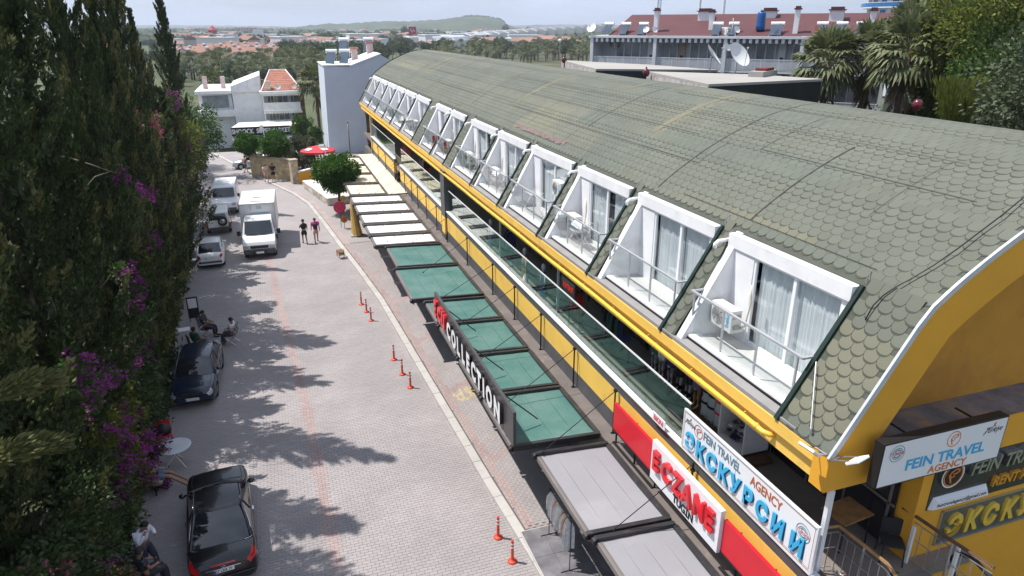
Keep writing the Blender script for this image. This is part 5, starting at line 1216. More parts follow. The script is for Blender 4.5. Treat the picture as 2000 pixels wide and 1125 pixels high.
# ------------------------------------------------------------------ people
def skinned(name, V_, E_, rad, mat, parent, root=0, sub=1):
    me = bpy.data.meshes.new(name); me.from_pydata([tuple(v) for v in V_], E_, []); o = bpy.data.objects.new(name, me); COL.objects.link(o); o.parent = parent
    me.materials.append(mat); sk = o.modifiers.new('skin', 'SKIN'); sk.use_smooth_shade = True
    for i, r_ in enumerate(rad):
        d = me.skin_vertices[0].data[i]; d.radius = (r_, r_) if not isinstance(r_, tuple) else r_; d.use_root = (i == root)
    ss_ = o.modifiers.new('sub', 'SUBSURF'); ss_.levels = sub; ss_.render_levels = sub; return o
def person(label, loc, rz, pose, top, bottom, skin=(.32,.17,.11), hair=(.015,.011,.009), short_sleeve=True, shorts=True, cap=None, bag=None, dress=False, group=None, barefeet=False, shoes=(.02,.02,.02)):
    """pose: joint positions in the person's own frame, facing +X"""
    t = thing('person', label, 'person', loc, rz, group=group)
    ms = M('skin_%.2f' % skin[0], skin, .55, var=.06, obj=True); mh = M('hair_%.3f' % hair[0], hair, .7, var=.3, obj=True); mt = M('top_%s' % label[:14].replace(' ','_'), top, .85, var=.1, scale=6, obj=True); mb_ = M('bottom_%s' % label[:14].replace(' ','_'), bottom, .85, var=.1, scale=6, obj=True); mo = M('shoe_%.2f' % shoes[0], shoes, .6)
    J = pose; V_ = []; E_ = []; Rr = []; ix = {}
    def add(n, p, r, par=None):
        ix[n] = len(V_); V_.append(Vector(p)); Rr.append(r)
        if par is not None: E_.append((ix[par], ix[n]))
    add('pel', J['pel'], (.125,.105)); ch = Vector(J['chest']); pe = Vector(J['pel']); nk = Vector(J['neck']); hd = Vector(J['head'])
    add('waist', pe*.5+ch*.5, (.115,.095), 'pel'); add('chest', ch, (.135,.105), 'waist'); add('neck', nk, .052, 'chest'); hdir = (hd-nk).normalized()
    add('chin', hd-hdir*.045, .072, 'neck'); add('head', hd+hdir*.035, .088, 'chin'); add('crown', hd+hdir*.10, .066, 'head')
    fwd = Vector(J.get('look', (1,0,0))).normalized(); add('nose', hd-hdir*.0+fwd*.105, .012, 'chin')
    for s_ in 'LR':
        add('sh'+s_, J['sh'+s_], .055, 'chest'); add('el'+s_, J['el'+s_], .045, 'sh'+s_); add('wr'+s_, J['wr'+s_], .032, 'el'+s_)
        w_, e_ = Vector(J['wr'+s_]), Vector(J['el'+s_]); d = (w_-e_).normalized(); sd = d.cross(Vector((0,1,.3))).normalized()
        add('pm'+s_, w_+d*.06, (.034,.018), 'wr'+s_)
        add('hp'+s_, J['hp'+s_], .085, 'pel'); add('kn'+s_, J['kn'+s_], .062, 'hp'+s_); add('an'+s_, J['an'+s_], .043, 'kn'+s_); fd = Vector(J.get('toe'+s_, (1,0,-.1))).normalized()
        add('ft'+s_, Vector(J['an'+s_])+fd*.10+Vector((0,0,-.04)), .035, 'an'+s_); add('te'+s_, Vector(J['an'+s_])+fd*.19+Vector((0,0,-.05)), .028, 'ft'+s_)
    b = skinned('body', V_, E_, Rr, ms, t)
    g = MB()                                                    # fingers, unequal and slightly curled
    for s_ in 'LR':
        w_, e_ = Vector(J['wr'+s_]), Vector(J['el'+s_]); d = (w_-e_).normalized(); sd = d.cross(Vector((0,1,.3))).normalized(); cu = d.cross(sd).normalized()
        for k, ln in enumerate((.062,.075,.07,.055)):
            p = w_+d*.085+sd*(.017*(k-1.5)); g.path([p, p+d*ln*.5+cu*.004, p+d*ln*.85+cu*.02], [.0085,.008,.006], 5)
        p = w_+d*.045+sd*-.03; g.path([p, p+d*.03-sd*.022, p+d*.055-sd*.026+cu*.012], [.010,.009,.007], 5)
    g.build('fingers', ms, t, smooth=True)
    g = MB()
    side = hdir.cross(fwd).normalized()
    for k in (-1,1): g.ball(hd+hdir*.015+fwd*.088+side*.030*k, .0095, 4); 
    g.build('eyes', M('eye', (.03,.02,.02), .3), t)
    g = MB()
    for k in (-1,1): g.ball(hd+side*.088*k, .02, 4, 0, 1.3)
    g.build('ears', ms, t, smooth=True)
    # hair shell or cap
    g = MB(); q = hdir.to_track_quat('Z','Y'); C = hd+hdir*.045-fwd*.012
    for r_, z in ():
        pass
    rows = []
    for i in range(7):
        a = pi/2*i/6; rr = .100*cos(a)+.001; z = .098*sin(a)
        rows.append([C+q@Vector((rr*cos(2*pi*k/14), rr*sin(2*pi*k/14), z)) - (fwd*.03 if i == 0 and (q@Vector((cos(2*pi*k/14),sin(2*pi*k/14),0))).dot(fwd) > .3 else Vector()) - (hdir*.07 if i == 0 and (q@Vector((cos(2*pi*k/14),sin(2*pi*k/14),0))).dot(fwd) < .1 else Vector()) for k in range(14)])
    g.grid(rows, 0, True); g.build('hair' if not cap else 'cap', mh if not cap else M('cap_cloth', cap, .8), t, smooth=True)
    if cap: g = MB(); g.face([C+fwd*.08+side*.07, C+fwd*.18+side*.045, C+fwd*.18-side*.045, C+fwd*.08-side*.07]); g.build('cap_peak', M('cap_cloth', cap, .8), t)
    # clothes
    V2 = [ch*.35+pe*.65, pe*.45+ch*.55, ch, nk*.55+ch*.45]; E2 = [(0,1),(1,2),(2,3)]; R2 = [(.18,.15),(.17,.145),(.20,.155),.085]
    for s_ in 'LR':
        k = len(V2); shp, el, wr = Vector(J['sh'+s_]), Vector(J['el'+s_]), Vector(J['wr'+s_]); V2.append(shp); R2.append(.10); E2.append((2,k))
        if short_sleeve is None: continue
        V2.append(shp*.35+el*.65 if short_sleeve else el); R2.append(.078 if short_sleeve else .066); E2.append((k,k+1))
        if not short_sleeve: V2.append(el*.15+wr*.85); R2.append(.048); E2.append((k+1,k+2))
    skinned('shirt', V2, E2, R2, mt, t)
    V3 = [pe*.75+ch*.25, pe]; E3 = [(0,1)]; R3 = [(.17,.145),(.18,.155)]
    for s_ in 'LR':
        hp, kn, an = Vector(J['hp'+s_]), Vector(J['kn'+s_]), Vector(J['an'+s_]); k = len(V3); V3 += [hp, hp*.2+kn*.8]; R3 += [.125,.105]; E3 += [(1,k),(k,k+1)]
        if not shorts: V3 += [kn, an*.9+kn*.1]; R3 += [.088,.07]; E3 += [(k+1,k+2),(k+2,k+3)]
    skinned('shorts' if shorts else 'trousers', V3, E3, R3, mb_, t)
    if not barefeet:
        for s_ in 'LR':
            fd = Vector(J.get('toe'+s_, (1,0,-.1))).normalized(); a = Vector(J['an'+s_]); g = MB(); g.path([a-fd*.06+Vector((0,0,-.045)), a+fd*.06+Vector((0,0,-.045)), a+fd*.17+Vector((0,0,-.052)), a+fd*.215+Vector((0,0,-.06))], [.036,.045,.04,.02], 8); g.build('shoe', mo, t, smooth=True)
    if bag:
        g = MB(); c_ = ch*.75+pe*.25-fwd*.19; g.cbox(c_, (.14,.28,.40)); g.build('backpack', M('backpack_cloth', bag, .8, obj=True), t, bevel=.04)
    return t
def walk(f=1, lean=.0, arm=.2):
    return dict(pel=(0,0,.94), chest=(.02,0,1.26), neck=(.03,0,1.47), head=(.06,0,1.60), shL=(.02,.19,1.40), shR=(.02,-.19,1.40), elL=(-arm*f,.25,1.15), elR=(arm*f,-.25,1.15), wrL=(-arm*f*.6+.05,.27,.90), wrR=(arm*f*1.4+.05,-.26,.92),
        hpL=(0,.09,.90), hpR=(0,-.09,.90), knL=(.16*f,.10,.50), knR=(-.04*f+.05,-.10,.50), anL=(.22*f,.10,.09), anR=(-.26*f,-.10,.12 if f > 0 else .09))
person('man in a black vest and shorts walking up the street, left of the pair', (1.15, 47.3, 0), pi/2+.1, {**walk(1), 'elL':(.02,.27,1.16), 'wrL':(.20,.20,1.22)}, (.02,.02,.022), (.02,.02,.022), short_sleeve=None, skin=(.34,.19,.13))
person('man in a magenta shirt with a dark backpack walking up the street', (1.92, 47.4, 0), pi/2, walk(-1), (.42,.03,.20), (.55,.30,.28), bag=(.05,.03,.05), skin=(.38,.22,.16), hair=(.08,.06,.05))
person('person in pale beige clothes walking under the far clipped tree', (-1.2, 68.6, KH), -pi/2+.2, walk(1), (.50,.36,.28), (.45,.33,.27), skin=(.42,.26,.19))
person('person dressed in black walking beside the one in beige', (-.55, 68.9, KH), -pi/2, walk(-1), (.02,.02,.022), (.02,.02,.022), skin=(.32,.18,.12))
person('person in a reddish top walking in front of the silver car', (-3.15, 74.0, KH), .4, walk(1), (.40,.16,.13), (.08,.07,.10), skin=(.40,.24,.17))
person('person in pale clothes just right of the one in red by the silver car', (-2.35, 73.7, KH), -1.6, walk(-1), (.60,.58,.60), (.55,.52,.54), skin=(.40,.24,.17))
def sit(h=.45, lean=-.08, legs=.0, stretch=0):
    kx = .42; ax = .42+.30*stretch
    return dict(pel=(0,0,h+.13), chest=(lean,0,h+.46), neck=(lean-.01,0,h+.67), head=(lean+.03,0,h+.80), shL=(lean,.19,h+.60), shR=(lean,-.19,h+.60), elL=(lean+.10,.25,h+.36), elR=(lean+.10,-.25,h+.36), wrL=(lean+.32,.16,h+.30), wrR=(lean+.32,-.16,h+.30),
        hpL=(0,.09,h+.10), hpR=(0,-.09,h+.10), knL=(kx,.12,h+.08+.0*stretch), knR=(kx,-.12,h+.08), anL=(ax,.12,.10), anR=(ax+.05*stretch,-.12,.10))
def folding(label, loc, rz, mat):
    t = thing('folding_chair', label, 'chair', loc, rz)
    g = MB(); g.box(-.22,.22,-.24,.24,.41,.43); g.build('seat', mat, t)
    g = MB()
    for i in range(4):
        for j in range(4): z = .5+.14*i; g.box(-.245-.05*i/3,-.235-.05*i/3,-.24+.12*j+.004,-.24+.12*j+.11,z,z+.12,(i+j)%2)
    g.build('backrest', [mat, mBlackMetal], t)
    for y in (-.25,.25):
        g = MB(); g.path([(-.26,y,.98),(-.18,y,.45),(.22,y,.02)], .012, 6); g.path([(.24,y,.43),(-.24,y,.02)], .012, 6); g.build('leg', mSteel, t)
    return t
checker = M('checked_fabric', (.35,.34,.30), .8)
bm_ = Vector((-3.35,31.6,0))
folding('checked folding chair under the man in a white shirt', (-3.0, 31.9, 0), pi-.3, checker)
person('man in a white shirt sitting on a checked folding chair behind the navy car', (-2.98, 31.9, 0), pi-.3, sit(.42), (.62,.62,.68), (.04,.045,.07), skin=(.26,.14,.09), shorts=False)
folding('dark folding chair beside the white table near the hedge', (-4.5, 31.2, 0), .4, mBlackMetal)
person('man in a green shirt sitting with his back to the navy car', (-4.45, 31.3, 0), .9, sit(.42), (.02,.10,.05), (.03,.03,.04), skin=(.24,.13,.09), shorts=False)
person('man in a dark shirt sitting with one arm stretched towards the man in white', (-4.2, 33.2, 0), -.3, {**sit(.42), 'elR':(.15,-.28,.82), 'wrR':(.42,-.30,.88)}, (.025,.03,.04), (.03,.03,.04), skin=(.26,.14,.09), shorts=False)
folding('folding chair under the man stretching his arm', (-4.22, 33.2, 0), -.3, mBlackMetal)
def sqtable(label, loc, rz, w, d, mat):
    t = thing('table', label, 'table', loc, rz); g = MB(); g.box(-w/2,w/2,-d/2,d/2,.72,.75); g.build('tabletop', mat, t, bevel=.008)
    for x in (-w/2+.06,w/2-.06):
        for y in (-d/2+.06,d/2-.06): g = MB(); g.tube((x,y,.72),(x,y,0),.02,6); g.build('leg', mat, t)
sqtable('small white square table by the hedge behind the navy car', (-5.2, 32.6, 0), .1, .75, .45, mWhite)
sqtable('white table standing at the hedge next to the white saloon', (-5.75, 43.6, 0), 0, .7, .6, mWhite)
t = thing('menu_board', 'white sheet on a dark stand in the shade near the seated men', 'stand', (-4.9, 35.3, 0), .1); g = MB(); g.box(-.20,.20,-.03,.0,.75,1.25); g.build('sheet', mSignW, t); g = MB(); g.box(-.26,.26,.0,.04,.2,1.32); g.tube((-.22,.02,0),(-.22,.02,.3),.02,5); g.tube((.22,.02,0),(.22,.02,.3),.02,5); g.build('stand', mBlackMetal, t)
# round table group by the near hedge
t = thing('round_table', 'round white folding table by the near hedge', 'table', (-4.42, 22.3, 0)); g = MB(); g.lathe([(.001,.755),(.50,.755),(.52,.745),(.50,.725),(.001,.725)], n=32); g.build('tabletop', M('worn_white_table', (.50,.52,.54), .5, dirt=((.10,.09,.09), 3.0, .66, .72)), t, smooth=False)
for k in range(3):
    a = 2*pi*k/3+.4; g = MB(); g.path([(.32*cos(a),.32*sin(a),.72),(.05*cos(a),.05*sin(a),.38),(.40*cos(a+.9),.40*sin(a+.9),.01)], .013, 6); g.build('leg', mFrame, t)
mPale = M('beige_cushion', (.33,.29,.23), .9, var=.2, scale=4)
t = thing('armchair', 'worn beige armchair under the man in denim shorts', 'chair', (-4.95, 21.0, 0), -.12)
g = MB(); g.box(-.30,.32,-.30,.30,.36,.50); g.build('seat', mPale, t, bevel=.05); g = MB(); g.cbox((-.36,0,.78),(.14,.60,.70),0,0,0); g.build('backrest', mPale, t, bevel=.06)
for y in (-.34,.34): g = MB(); g.box(-.28,.28,y-.05,y+.05,.50,.62); g.build('armrest', mPale, t, bevel=.03)
g = MB(); g.tube((0,0,.1),(0,0,.36),.03,6)
for k in range(5): a = 2*pi*k/5; g.path([(0,0,.12),(.30*cos(a),.30*sin(a),.05)], .022, 5); g.ball((.30*cos(a),.30*sin(a),.03), .03, 4)
g.build('star_base', mBlackMetal, t)
person('man in denim shorts lounging in a beige armchair with his legs stretched towards the coupe', (-4.93, 21.0, 0), -.12, {**sit(.46, -.20), 'knL':(.46,.12,.58), 'knR':(.48,-.10,.56), 'anL':(.98,.14,.13), 'anR':(1.08,-.16,.11), 'wrL':(.10,.12,.80), 'wrR':(.12,-.10,.80), 'toeL':(.5,.1,.8), 'toeR':(.8,0,.4), 'look':(1,0,-.5)}, (.02,.022,.025), (.09,.14,.22), skin=(.30,.17,.11))
t = thing('plastic_chair', 'red chair by the hedge with a black bag on it', 'chair', (-4.95, 23.75, 0), -1.4); g = MB(); g.box(-.24,.24,-.24,.24,.42,.46); g.build('seat', mRedP, t, bevel=.01); g = MB(); g.grid([[(-.24-.04*i/3, -.24+.12*j, .46+.12*i) for j in range(5)] for i in range(4)]); g.grid([[(-.27-.04*i/3, -.24+.12*j, .46+.12*i) for j in range(5)] for i in range(4)]); g.build('backrest', mRedP, t)
for x, y in ((-.2,-.2),(-.2,.2),(.2,-.2),(.2,.2)): g = MB(); g.tube((x,y,.42),(x*1.1,y*1.1,0),.016,5); g.build('leg', mRedP, t)
g = MB(); g.lathe([(.02,0),(.24,.02),(.27,.16),(.20,.30),(.08,.38),(.01,.40)], (0,0,0), 12, 0, 1, .75); tag(g.build('bag', mTrim, None, smooth=True), 'black bag lying on the red chair by the round table', 'bag').location = (-4.95, 23.75, .46)
person('man in a white shirt bending his head beside the coupe at the bottom edge', (-4.62, 17.2, 0), -.5, {**walk(1, arm=.05), 'head':(.14,0,1.56), 'neck':(.06,0,1.45), 'look':(1,0,-.9), 'elR':(.12,-.30,1.14), 'wrR':(.20,-.10,1.40), 'elL':(.10,.30,1.16), 'wrL':(.30,.12,1.18)}, (.60,.61,.68), (.05,.05,.07), skin=(.28,.15,.10), short_sleeve=False, shorts=False)
person('man in a dark cap just below the man in the white shirt', (-4.45, 16.2, 0), .6, {**sit(.70), }, (.10,.10,.13), (.04,.04,.06), skin=(.26,.14,.09), cap=(.02,.02,.022), shorts=False)
t = thing('stool', 'dark stool under the man in the cap', 'stool', (-4.45,16.2,0)); g = MB(); g.lathe([(.001,.70),(.18,.70),(.18,.66),(.001,.66)], n=14); g.build('seat', mBlackMetal, t)
for k in range(4): a = pi/4+k*pi/2; g = MB(); g.tube((.12*cos(a),.12*sin(a),.66),(.2*cos(a),.2*sin(a),0),.012,5); g.build('leg', mBlackMetal, t)
# ------------------------------------------------------------------ street furniture
mOrB = M('red_orange_bollard', (.60,.065,.03), .45, var=.12, scale=5); mBW = M('reflective_white_band', (.75,.72,.72), .4)
BL = [((4.92,14.3),'nearest bollard, at the bottom edge by the tiled terrace'),((4.84,15.35),'second bollard from the viewer, by the corner of the tiled terrace'),((4.13,25.0),'bollard in the middle group of three, the nearest one'),((4.02,26.25),'bollard in the middle group of three, the middle one'),((3.92,27.75),'bollard in the middle group of three, the farthest one'),
      ((3.57,32.5),'bollard in the far group of three, the nearest one'),((3.50,33.7),'bollard in the far group of three, the middle one'),((3.38,34.85),'bollard in the far group of three, the farthest one')]
b0 = None
for (x, y), lb in BL:
    if b0 is None:
        b0 = thing('bollard', 'orange flexible '+lb, 'bollard', (x,y,0), group='orange flexible bollards along the kerb')
        g = MB(); g.lathe([(.001,.015),(.13,.015),(.135,.03),(.10,.05),(.055,.07),(.045,.10),(.040,.70),(.038,.74),(.001,.75)], n=14); g.build('tube', mOrB, b0, smooth=True)
        for z in (.48,.60): g = MB(); g.lathe([(.0425,z),(.0425,z+.055)], n=14); g.build('reflective_band', mBW, b0, smooth=True)
        g = MB(); g.lathe([(.001,0),(.14,0),(.14,.015),(.001,.015)], n=14); g.build('base', mOrB, b0)
    else: copyt(b0, (x,y,0), R.uniform(0,3), 'orange flexible '+lb)
t = thing('plant_stand', 'small wooden slatted stand on the kerb', 'stand', (3.15, 43.3, KH), .3)
g = MB()
for x in (-.17,.17):
    for y in (-.17,.17): g.box(x-.02,x+.02,y-.02,y+.02,0,.42)
g.build('leg', mWood, t); g = MB(); 
for k in range(3): g.box(-.2,.2,-.2+.15*k,-.2+.15*k+.1,.42,.44)
g.box(-.15,.15,-.15,.15,.1,.35,1); g.box(-.2,.2,-.2,-.18,.2,.26); g.build('slats', [mWood, M('cream_box', (.6,.5,.35), .7)], t)
# folded straw parasol leaning at the pavement edge
t = thing('closed_parasol', 'closed straw-coloured parasol cloth leaning beside the white awnings', 'parasol', (4.55, 47.9, KH))
mStraw = M('ochre_cloth', (.50,.33,.10), .9, var=.18, scale=3); g = MB(); rows = []
for i in range(11):
    u = i/10; z = 2.55*u; r_ = .52*(1-u)**.75+.10; rows.append([(.22*(1-u)+(r_*.55*(1+.16*sin(7*a+i*.2)))*cos(a), (r_*(1+.10*sin(9*a)))*sin(a), z+.08) for a in [2*pi*k/28 for k in range(28)]])
g.grid(rows, 0, True); g.build('cloth', mStraw, t, smooth=True); g = MB(); g.box(-.25,.45,-.5,.5,0,.08); g.build('base', mConcrete, t); g = MB(); g.tube((.1,0,0),(.0,0,2.7),.03,6); g.build('pole', mWood, t)
# round things hanging at the shop corner
for i, (x, y, z, m, r_, nm) in enumerate(((3.9,50.2,1.55,cPk,.45,'large round magenta woven mat hanging'),(4.1,49.7,.75,cloth((.40,.15,.04),'rust'),.25,'small rust-coloured basket standing'),(4.3,51.5,1.9,cloth((.5,.35,.08),'mustard'),.22,'mustard hat hanging'))):
    t = thing('beach_goods', nm+' at the corner by the round tree', 'shop goods', (x,y,KH)); g = MB(); g.lathe([(.001,0),(r_*.3,.02),(r_*.35,.05),(r_,.03),(r_,.0)], n=20); g.v = [(a, -c, b+z) for a, b, c in g.v]; g.build('disc', m, t); g = MB(); g.tube((.0,.05,0),(0,.05,z+.1),.02,5); g.build('stand', mBlackMetal, t)
mStone = M('beige_stone', (.42,.35,.25), .9, var=.2, scale=2, bump=.5, bscale=6, dirt=((.25,.2,.15),1.2,.5,.8))
def wallbox(name, label, a, b, h, th, mat, cap=None, z0=0, cat='wall'):
    a, b = Vector(a), Vector(b); d = b-a; L = d.length; t = thing(name, label, cat, (a.x,a.y,z0), atan2(d.y,d.x))
    g = MB(); g.box(0,L,0,th,0,h); g.build('wall', mat, t)
    if cap: g = MB(); g.box(-.05,L+.05,-.06,th+.06,h,h+.1); g.build('coping', cap, t)
    return t
def stone_clad(t, L, h, y, mat, seed, w0=.45, hh=.28, par=None):
    rr = random.Random(seed); z = .01; n = 0
    while z < h-.05:
        x = 0; q = hh*rr.uniform(.8,1.2); q = min(q, h-z)
        while x < L-.05 and n < 290:
            w_ = min(w0*rr.uniform(.6,1.5), L-x); g = MB(); e = rr.uniform(.01,.05); g.hexa([(x+.01,y-e,z+.01),(x+w_-.012,y-e,z+.012),(x+w_-.01,y+.02,z+.01),(x+.01,y+.02,z+.01),(x+.015,y-e,z+q-.012),(x+w_-.014,y-e,z+q-.014),(x+w_-.01,y+.02,z+q-.01),(x+.01,y+.02,z+q-.01)])
            g.build('stone', mat, t); x += w_; n += 1
        z += q
t = wallbox('stone_terrace', 'low white-topped terrace with a stone face along the pavement by the round tree', (1.95,65.2), (3.55,57.2), .75, 3.5, M('white_terrace_top', (.66,.63,.60), .8, dirt=((.5,.45,.4),.8,.5,.9)))
stone_clad(t, 8.1, .74, 0, M('pale_wall_stone', (.45,.40,.34), .9, island=.25, bump=.4), 3)
t = wallbox('yellow_wall', 'yellow garden wall with white coping right of the stone pier', (1.75,67.0), (5.4,70.6), 1.15, .25, mYellow, mWhite)
t = wallbox('stone_pier', 'square stone gate pier at the end of the yellow wall', (1.15,66.9), (1.75,67.1), 2.3, .6, mStone, mStone, cat='pier'); stone_clad(t, .62, 2.3, 0, M('pale_wall_stone2', (.45,.37,.26), .9, island=.3, bump=.4), 9, .3, .26)
t = wallbox('garden_wall', 'tall beige stone retaining wall behind the clipped trees', (-2.6,72.5), (1.2,68.4), 2.1, .35, mStone, mStone); stone_clad(t, 5.5, 2.08, 0, M('beige_wall_stone', (.46,.36,.22), .9, island=.22, bump=.4), 5, .5, .3)
t = wallbox('garden_wall', 'low white wall behind the red parasol', (3.2,72.6), (7.5,74.6), 1.0, .25, mWallWhite, mStone)
# red parasol
t = thing('parasol', 'open red parasol with a white valance print beyond the round tree', 'parasol', (3.9,71.0,0)); g = MB(); n = 8; R0 = 1.75; zt_ = 3.0
g.tube((0,0,0),(0,0,zt_),.03,6); g.build('pole', mWhite, t)
for k in range(n):
    a0, a1 = 2*pi*k/n+.2, 2*pi*(k+1)/n+.2; g = MB(); g.grid([[(0,0,zt_),(0,0,zt_)],[(R0*.5*cos(a0),R0*.5*sin(a0),zt_-.22),(R0*.5*cos(a1),R0*.5*sin(a1),zt_-.22)],[(R0*cos(a0),R0*sin(a0),zt_-.50),(R0*cos(a1),R0*sin(a1),zt_-.50)],[(R0*cos(a0),R0*sin(a0),zt_-.68),(R0*cos(a1),R0*sin(a1),zt_-.68)]]); g.build('canopy_panel', M('red_canvas', (.55,.03,.05), .7), t)
    if k in (4,6):
        am = (a0+a1)/2; g = MB(); u = Vector((-sin(am),cos(am),0)); c_ = Vector((cos(am)*R0*.62, sin(am)*R0*.62, zt_-.27)); o_ = Vector((cos(am)*.25,sin(am)*.25,-.07)); g.face([c_-u*.35-o_, c_+u*.35-o_, c_+u*.35+o_, c_-u*.35+o_]); g.build('white_print', mSignW, t)
t = thing('wind_sock_lamp', 'white street lamp head on a short pole by the cream awnings', 'lamp', (4.4,67.5,0)); g = MB(); g.tube((0,0,0),(0,0,3.4),.04,6); g.build('pole', mWhite, t); g = MB(); g.cbox((-.3,0,3.4),(.5,.28,.3),0,0); g.build('lamp_head', mWhite, t, bevel=.03)
t = thing('lamp_post', 'slim grey post in front of the pale blue-white house', 'post', (7.6,76.5,0)); g = MB(); g.tube((0,0,0),(0,0,4.4),.07,8); g.tube((0,0,4.3),(-.02,0,4.5),.085,8); g.build('pole', mGut, t, smooth=True)
# ------------------------------------------------------------------ the tree belt left of the street
C1 = make_cypress(15, 1.35, 1, 32000, .34, .15); C2 = make_cypress(15, 1.1, 2, 28000, .30, .14); C3 = make_cypress(14, 1.9, 3, 32000, .60, .17)
def cy(src, x, y, h, w_, lb, rz):
    base = 14. if src is C3 else 15.
    sc = (w_, w_, h/base)
    global _used
    if src.name not in _used:
        _used.add(src.name); src.location = (x,y,0); src.rotation_euler = (0,0,rz); src.scale = sc; src['label'] = lb; src['group'] = 'cypresses along the street'; o = src
    else: o = copyt(src, (x,y,0), rz, lb, 'cypresses along the street', sc)
    return o
_used = set()
first = {}
CY = [(C1,-6.0,21.4,15.6,.85,'dark cypress filling the upper left corner of the view'),(C2,-6.3,19.0,17.0,1.0,'cypress at the very left edge, its top outside the frame'),
      (C1,-5.75,25.4,18.8,.70,'tall dense cypress left of the first gap of sky'),(C3,-5.8,30.6,15.3,.55,'loose-branched conifer right of the first gap of sky'),
      (C3,-5.9,34.9,16.8,.60,'second loose-branched conifer with sky between its branches'),(C2,-6.9,46.0,14.9,.52,'thin pointed conifer between the loose ones and the tall slim cypress'),
      (C1,-6.9,60.0,17.2,.58,'slim dark cypress standing highest at the right end of the row'),(C2,-6.2,38.6,10.9,1.1,'shorter cypress in front of the thin pointed conifer'),
      (C3,-6.4,42.6,9.6,.8,'low conifer where the row of cypresses thins out'),(C1,-7.0,47.5,10.6,.95,'cypress behind the white saloon'),(C3,-6.8,52.0,10.4,.8,'conifer behind the off-road car, right of the slim cypress'),
      (C3,-6.9,15.2,14.0,.9,'conifer at the left edge of the view, cut by the frame'),(C1,-7.3,11.8,13.5,1.1,'cypress at the lower left edge of the view'),
      (C3,-6.3,28.0,11.2,.75,'conifer filling in below the first gap of sky'),(C1,-6.2,33.0,12.0,.8,'cypress between the two loose-branched conifers')]
for k, (c, x, y, h, w_, lb) in enumerate(CY): cy(c, x, y, h, w_, lb, k*1.3)
for k, (x, y, h) in enumerate([(-10.2,14,11),(-9.6,17.5,11.6),(-10.0,21,11.4),(-9.4,24.3,11.6),(-9.9,28,11.0),(-9.5,31,11.4),(-10.1,35,11),(-9.6,39,10.5),(-10.2,43.5,9.5),(-10.6,48,9),(-12.8,26,11),(-13.1,33,11),(-13.3,40,10),(-12.5,19,11),(-8.4,35.5,11.4),(-8.2,31,11.2),(-8.3,26,11.4),(-8.6,43,11)]):
    cy((C1,C3,C2)[k%3], x, y, h, 1.05, 'cypress of the second row hidden behind the front row', k*2.1)
# hedge wall of ivy and bougainvillea along the kerb
def hedge(label, x0, x1, y0, y1, h, n, seed, mat, flowers=(), leaf=.13, name='hedge_bush', cat='bush', fm=None):
    rr = random.Random(seed); t = thing(name, label, cat, ((x0+x1)/2,(y0+y1)/2,0)); g = MB(); cx, cy_ = (x1-x0)/2, (y1-y0)/2
    cl = []
    for i in range(int(n/80)):
        x, y, z = rr.uniform(-cx,cx), rr.uniform(-cy_,cy_), rr.uniform(.15,h)
        bulge = .35*noise.noise(Vector((y*.5+seed, z*.6, 0)))+.0
        if rr.random() < .75: x = cx*(1-.25*(z/h)**2)+bulge+rr.uniform(-.25,.1)
        cl.append(Vector((x,y,z)))
    for c in cl:
        q = rr.uniform(.25,.55)
        for k in range(80):
            w_ = rv(rr); p = c+w_*q*rr.random()**.4
            if p.z > .03: leafq(g, p, (w_+Vector((.3,0,-.3))).normalized(), leaf*rr.uniform(.6,1.3), leaf*.62, rr)
    g.build('foliage', mat, t)
    m = MB()
    for k in range(6): a = rr.uniform(-cy_,cy_); m.path([(-cx*.3,a,0),(rr.uniform(-cx,cx)*.5,a+rr.uniform(-.5,.5),h*.5),(rr.uniform(-cx,cx),a+rr.uniform(-1,1),h*.95)], [.05,.035,.012], 5)
    m.build('stems', mTrunk, t, smooth=True)
    if flowers:
        f = MB()
        for fy, fz, r_, dens in flowers:
            for j in range(int(7*r_/.5)+2):
                c = Vector((cx+rr.uniform(-.15,.35), fy-(y0+y1)/2+rr.gauss(0,r_*.55), fz+rr.gauss(0,r_*.5))); q = rr.uniform(.08,.22)*(.7+r_*.5)
                for k in range(int(26*dens)): w_ = rv(rr); leafq(f, c+w_*q*rr.random()**.5, w_, .07*rr.uniform(.7,1.2), .06, rr)
        f.build('flowers', fm or lfBoug, t)
    return t
hedge('dark ivy hedge at the lower left corner', -7.6,-5.1, 9.5,13.8, 4.2, 15000, 21, lfDark, [(12.5,3.6,.5,1.0)], fm=lfBougP)
hedge('bougainvillea hedge beside the man in the white shirt', -7.6,-5.15, 13.8,18.4, 3.6, 17000, 22, lfDark, [(16.0,1.6,.5,.8),(17.6,2.6,.5,1.0),(15.2,2.2,.4,.7)])
hedge('bougainvillea bush with bright magenta blossom over the beige armchair', -7.3,-5.45, 18.4,22.2, 3.5, 17000, 23, lfYel, [(20.6,2.9,.75,1.6),(19.4,2.2,.5,1.2),(21.6,2.2,.55,1.5)])
hedge('dark ivy hedge behind the red chair', -7.5,-5.3, 22.2,26.4, 4.6, 16000, 24, lfDark, [(23.0,3.8,.6,.8),(24.6,3.2,.5,.6)])
hedge('bougainvillea hedge beside the navy car with dull purple blossom', -7.6,-5.6, 26.4,31.0, 5.2, 18000, 25, lfDark, [(27.0,4.2,.8,1.0),(28.8,3.6,.8,.9),(30.2,4.6,.5,.6)])
hedge('tall bougainvillea hedge behind the seated men', -7.8,-5.9, 31.0,36.0, 6.4, 18000, 26, lfDark, [(32.2,5.6,.5,1.0),(34.6,5.0,.6,.8),(35.4,3.6,.5,.7)])
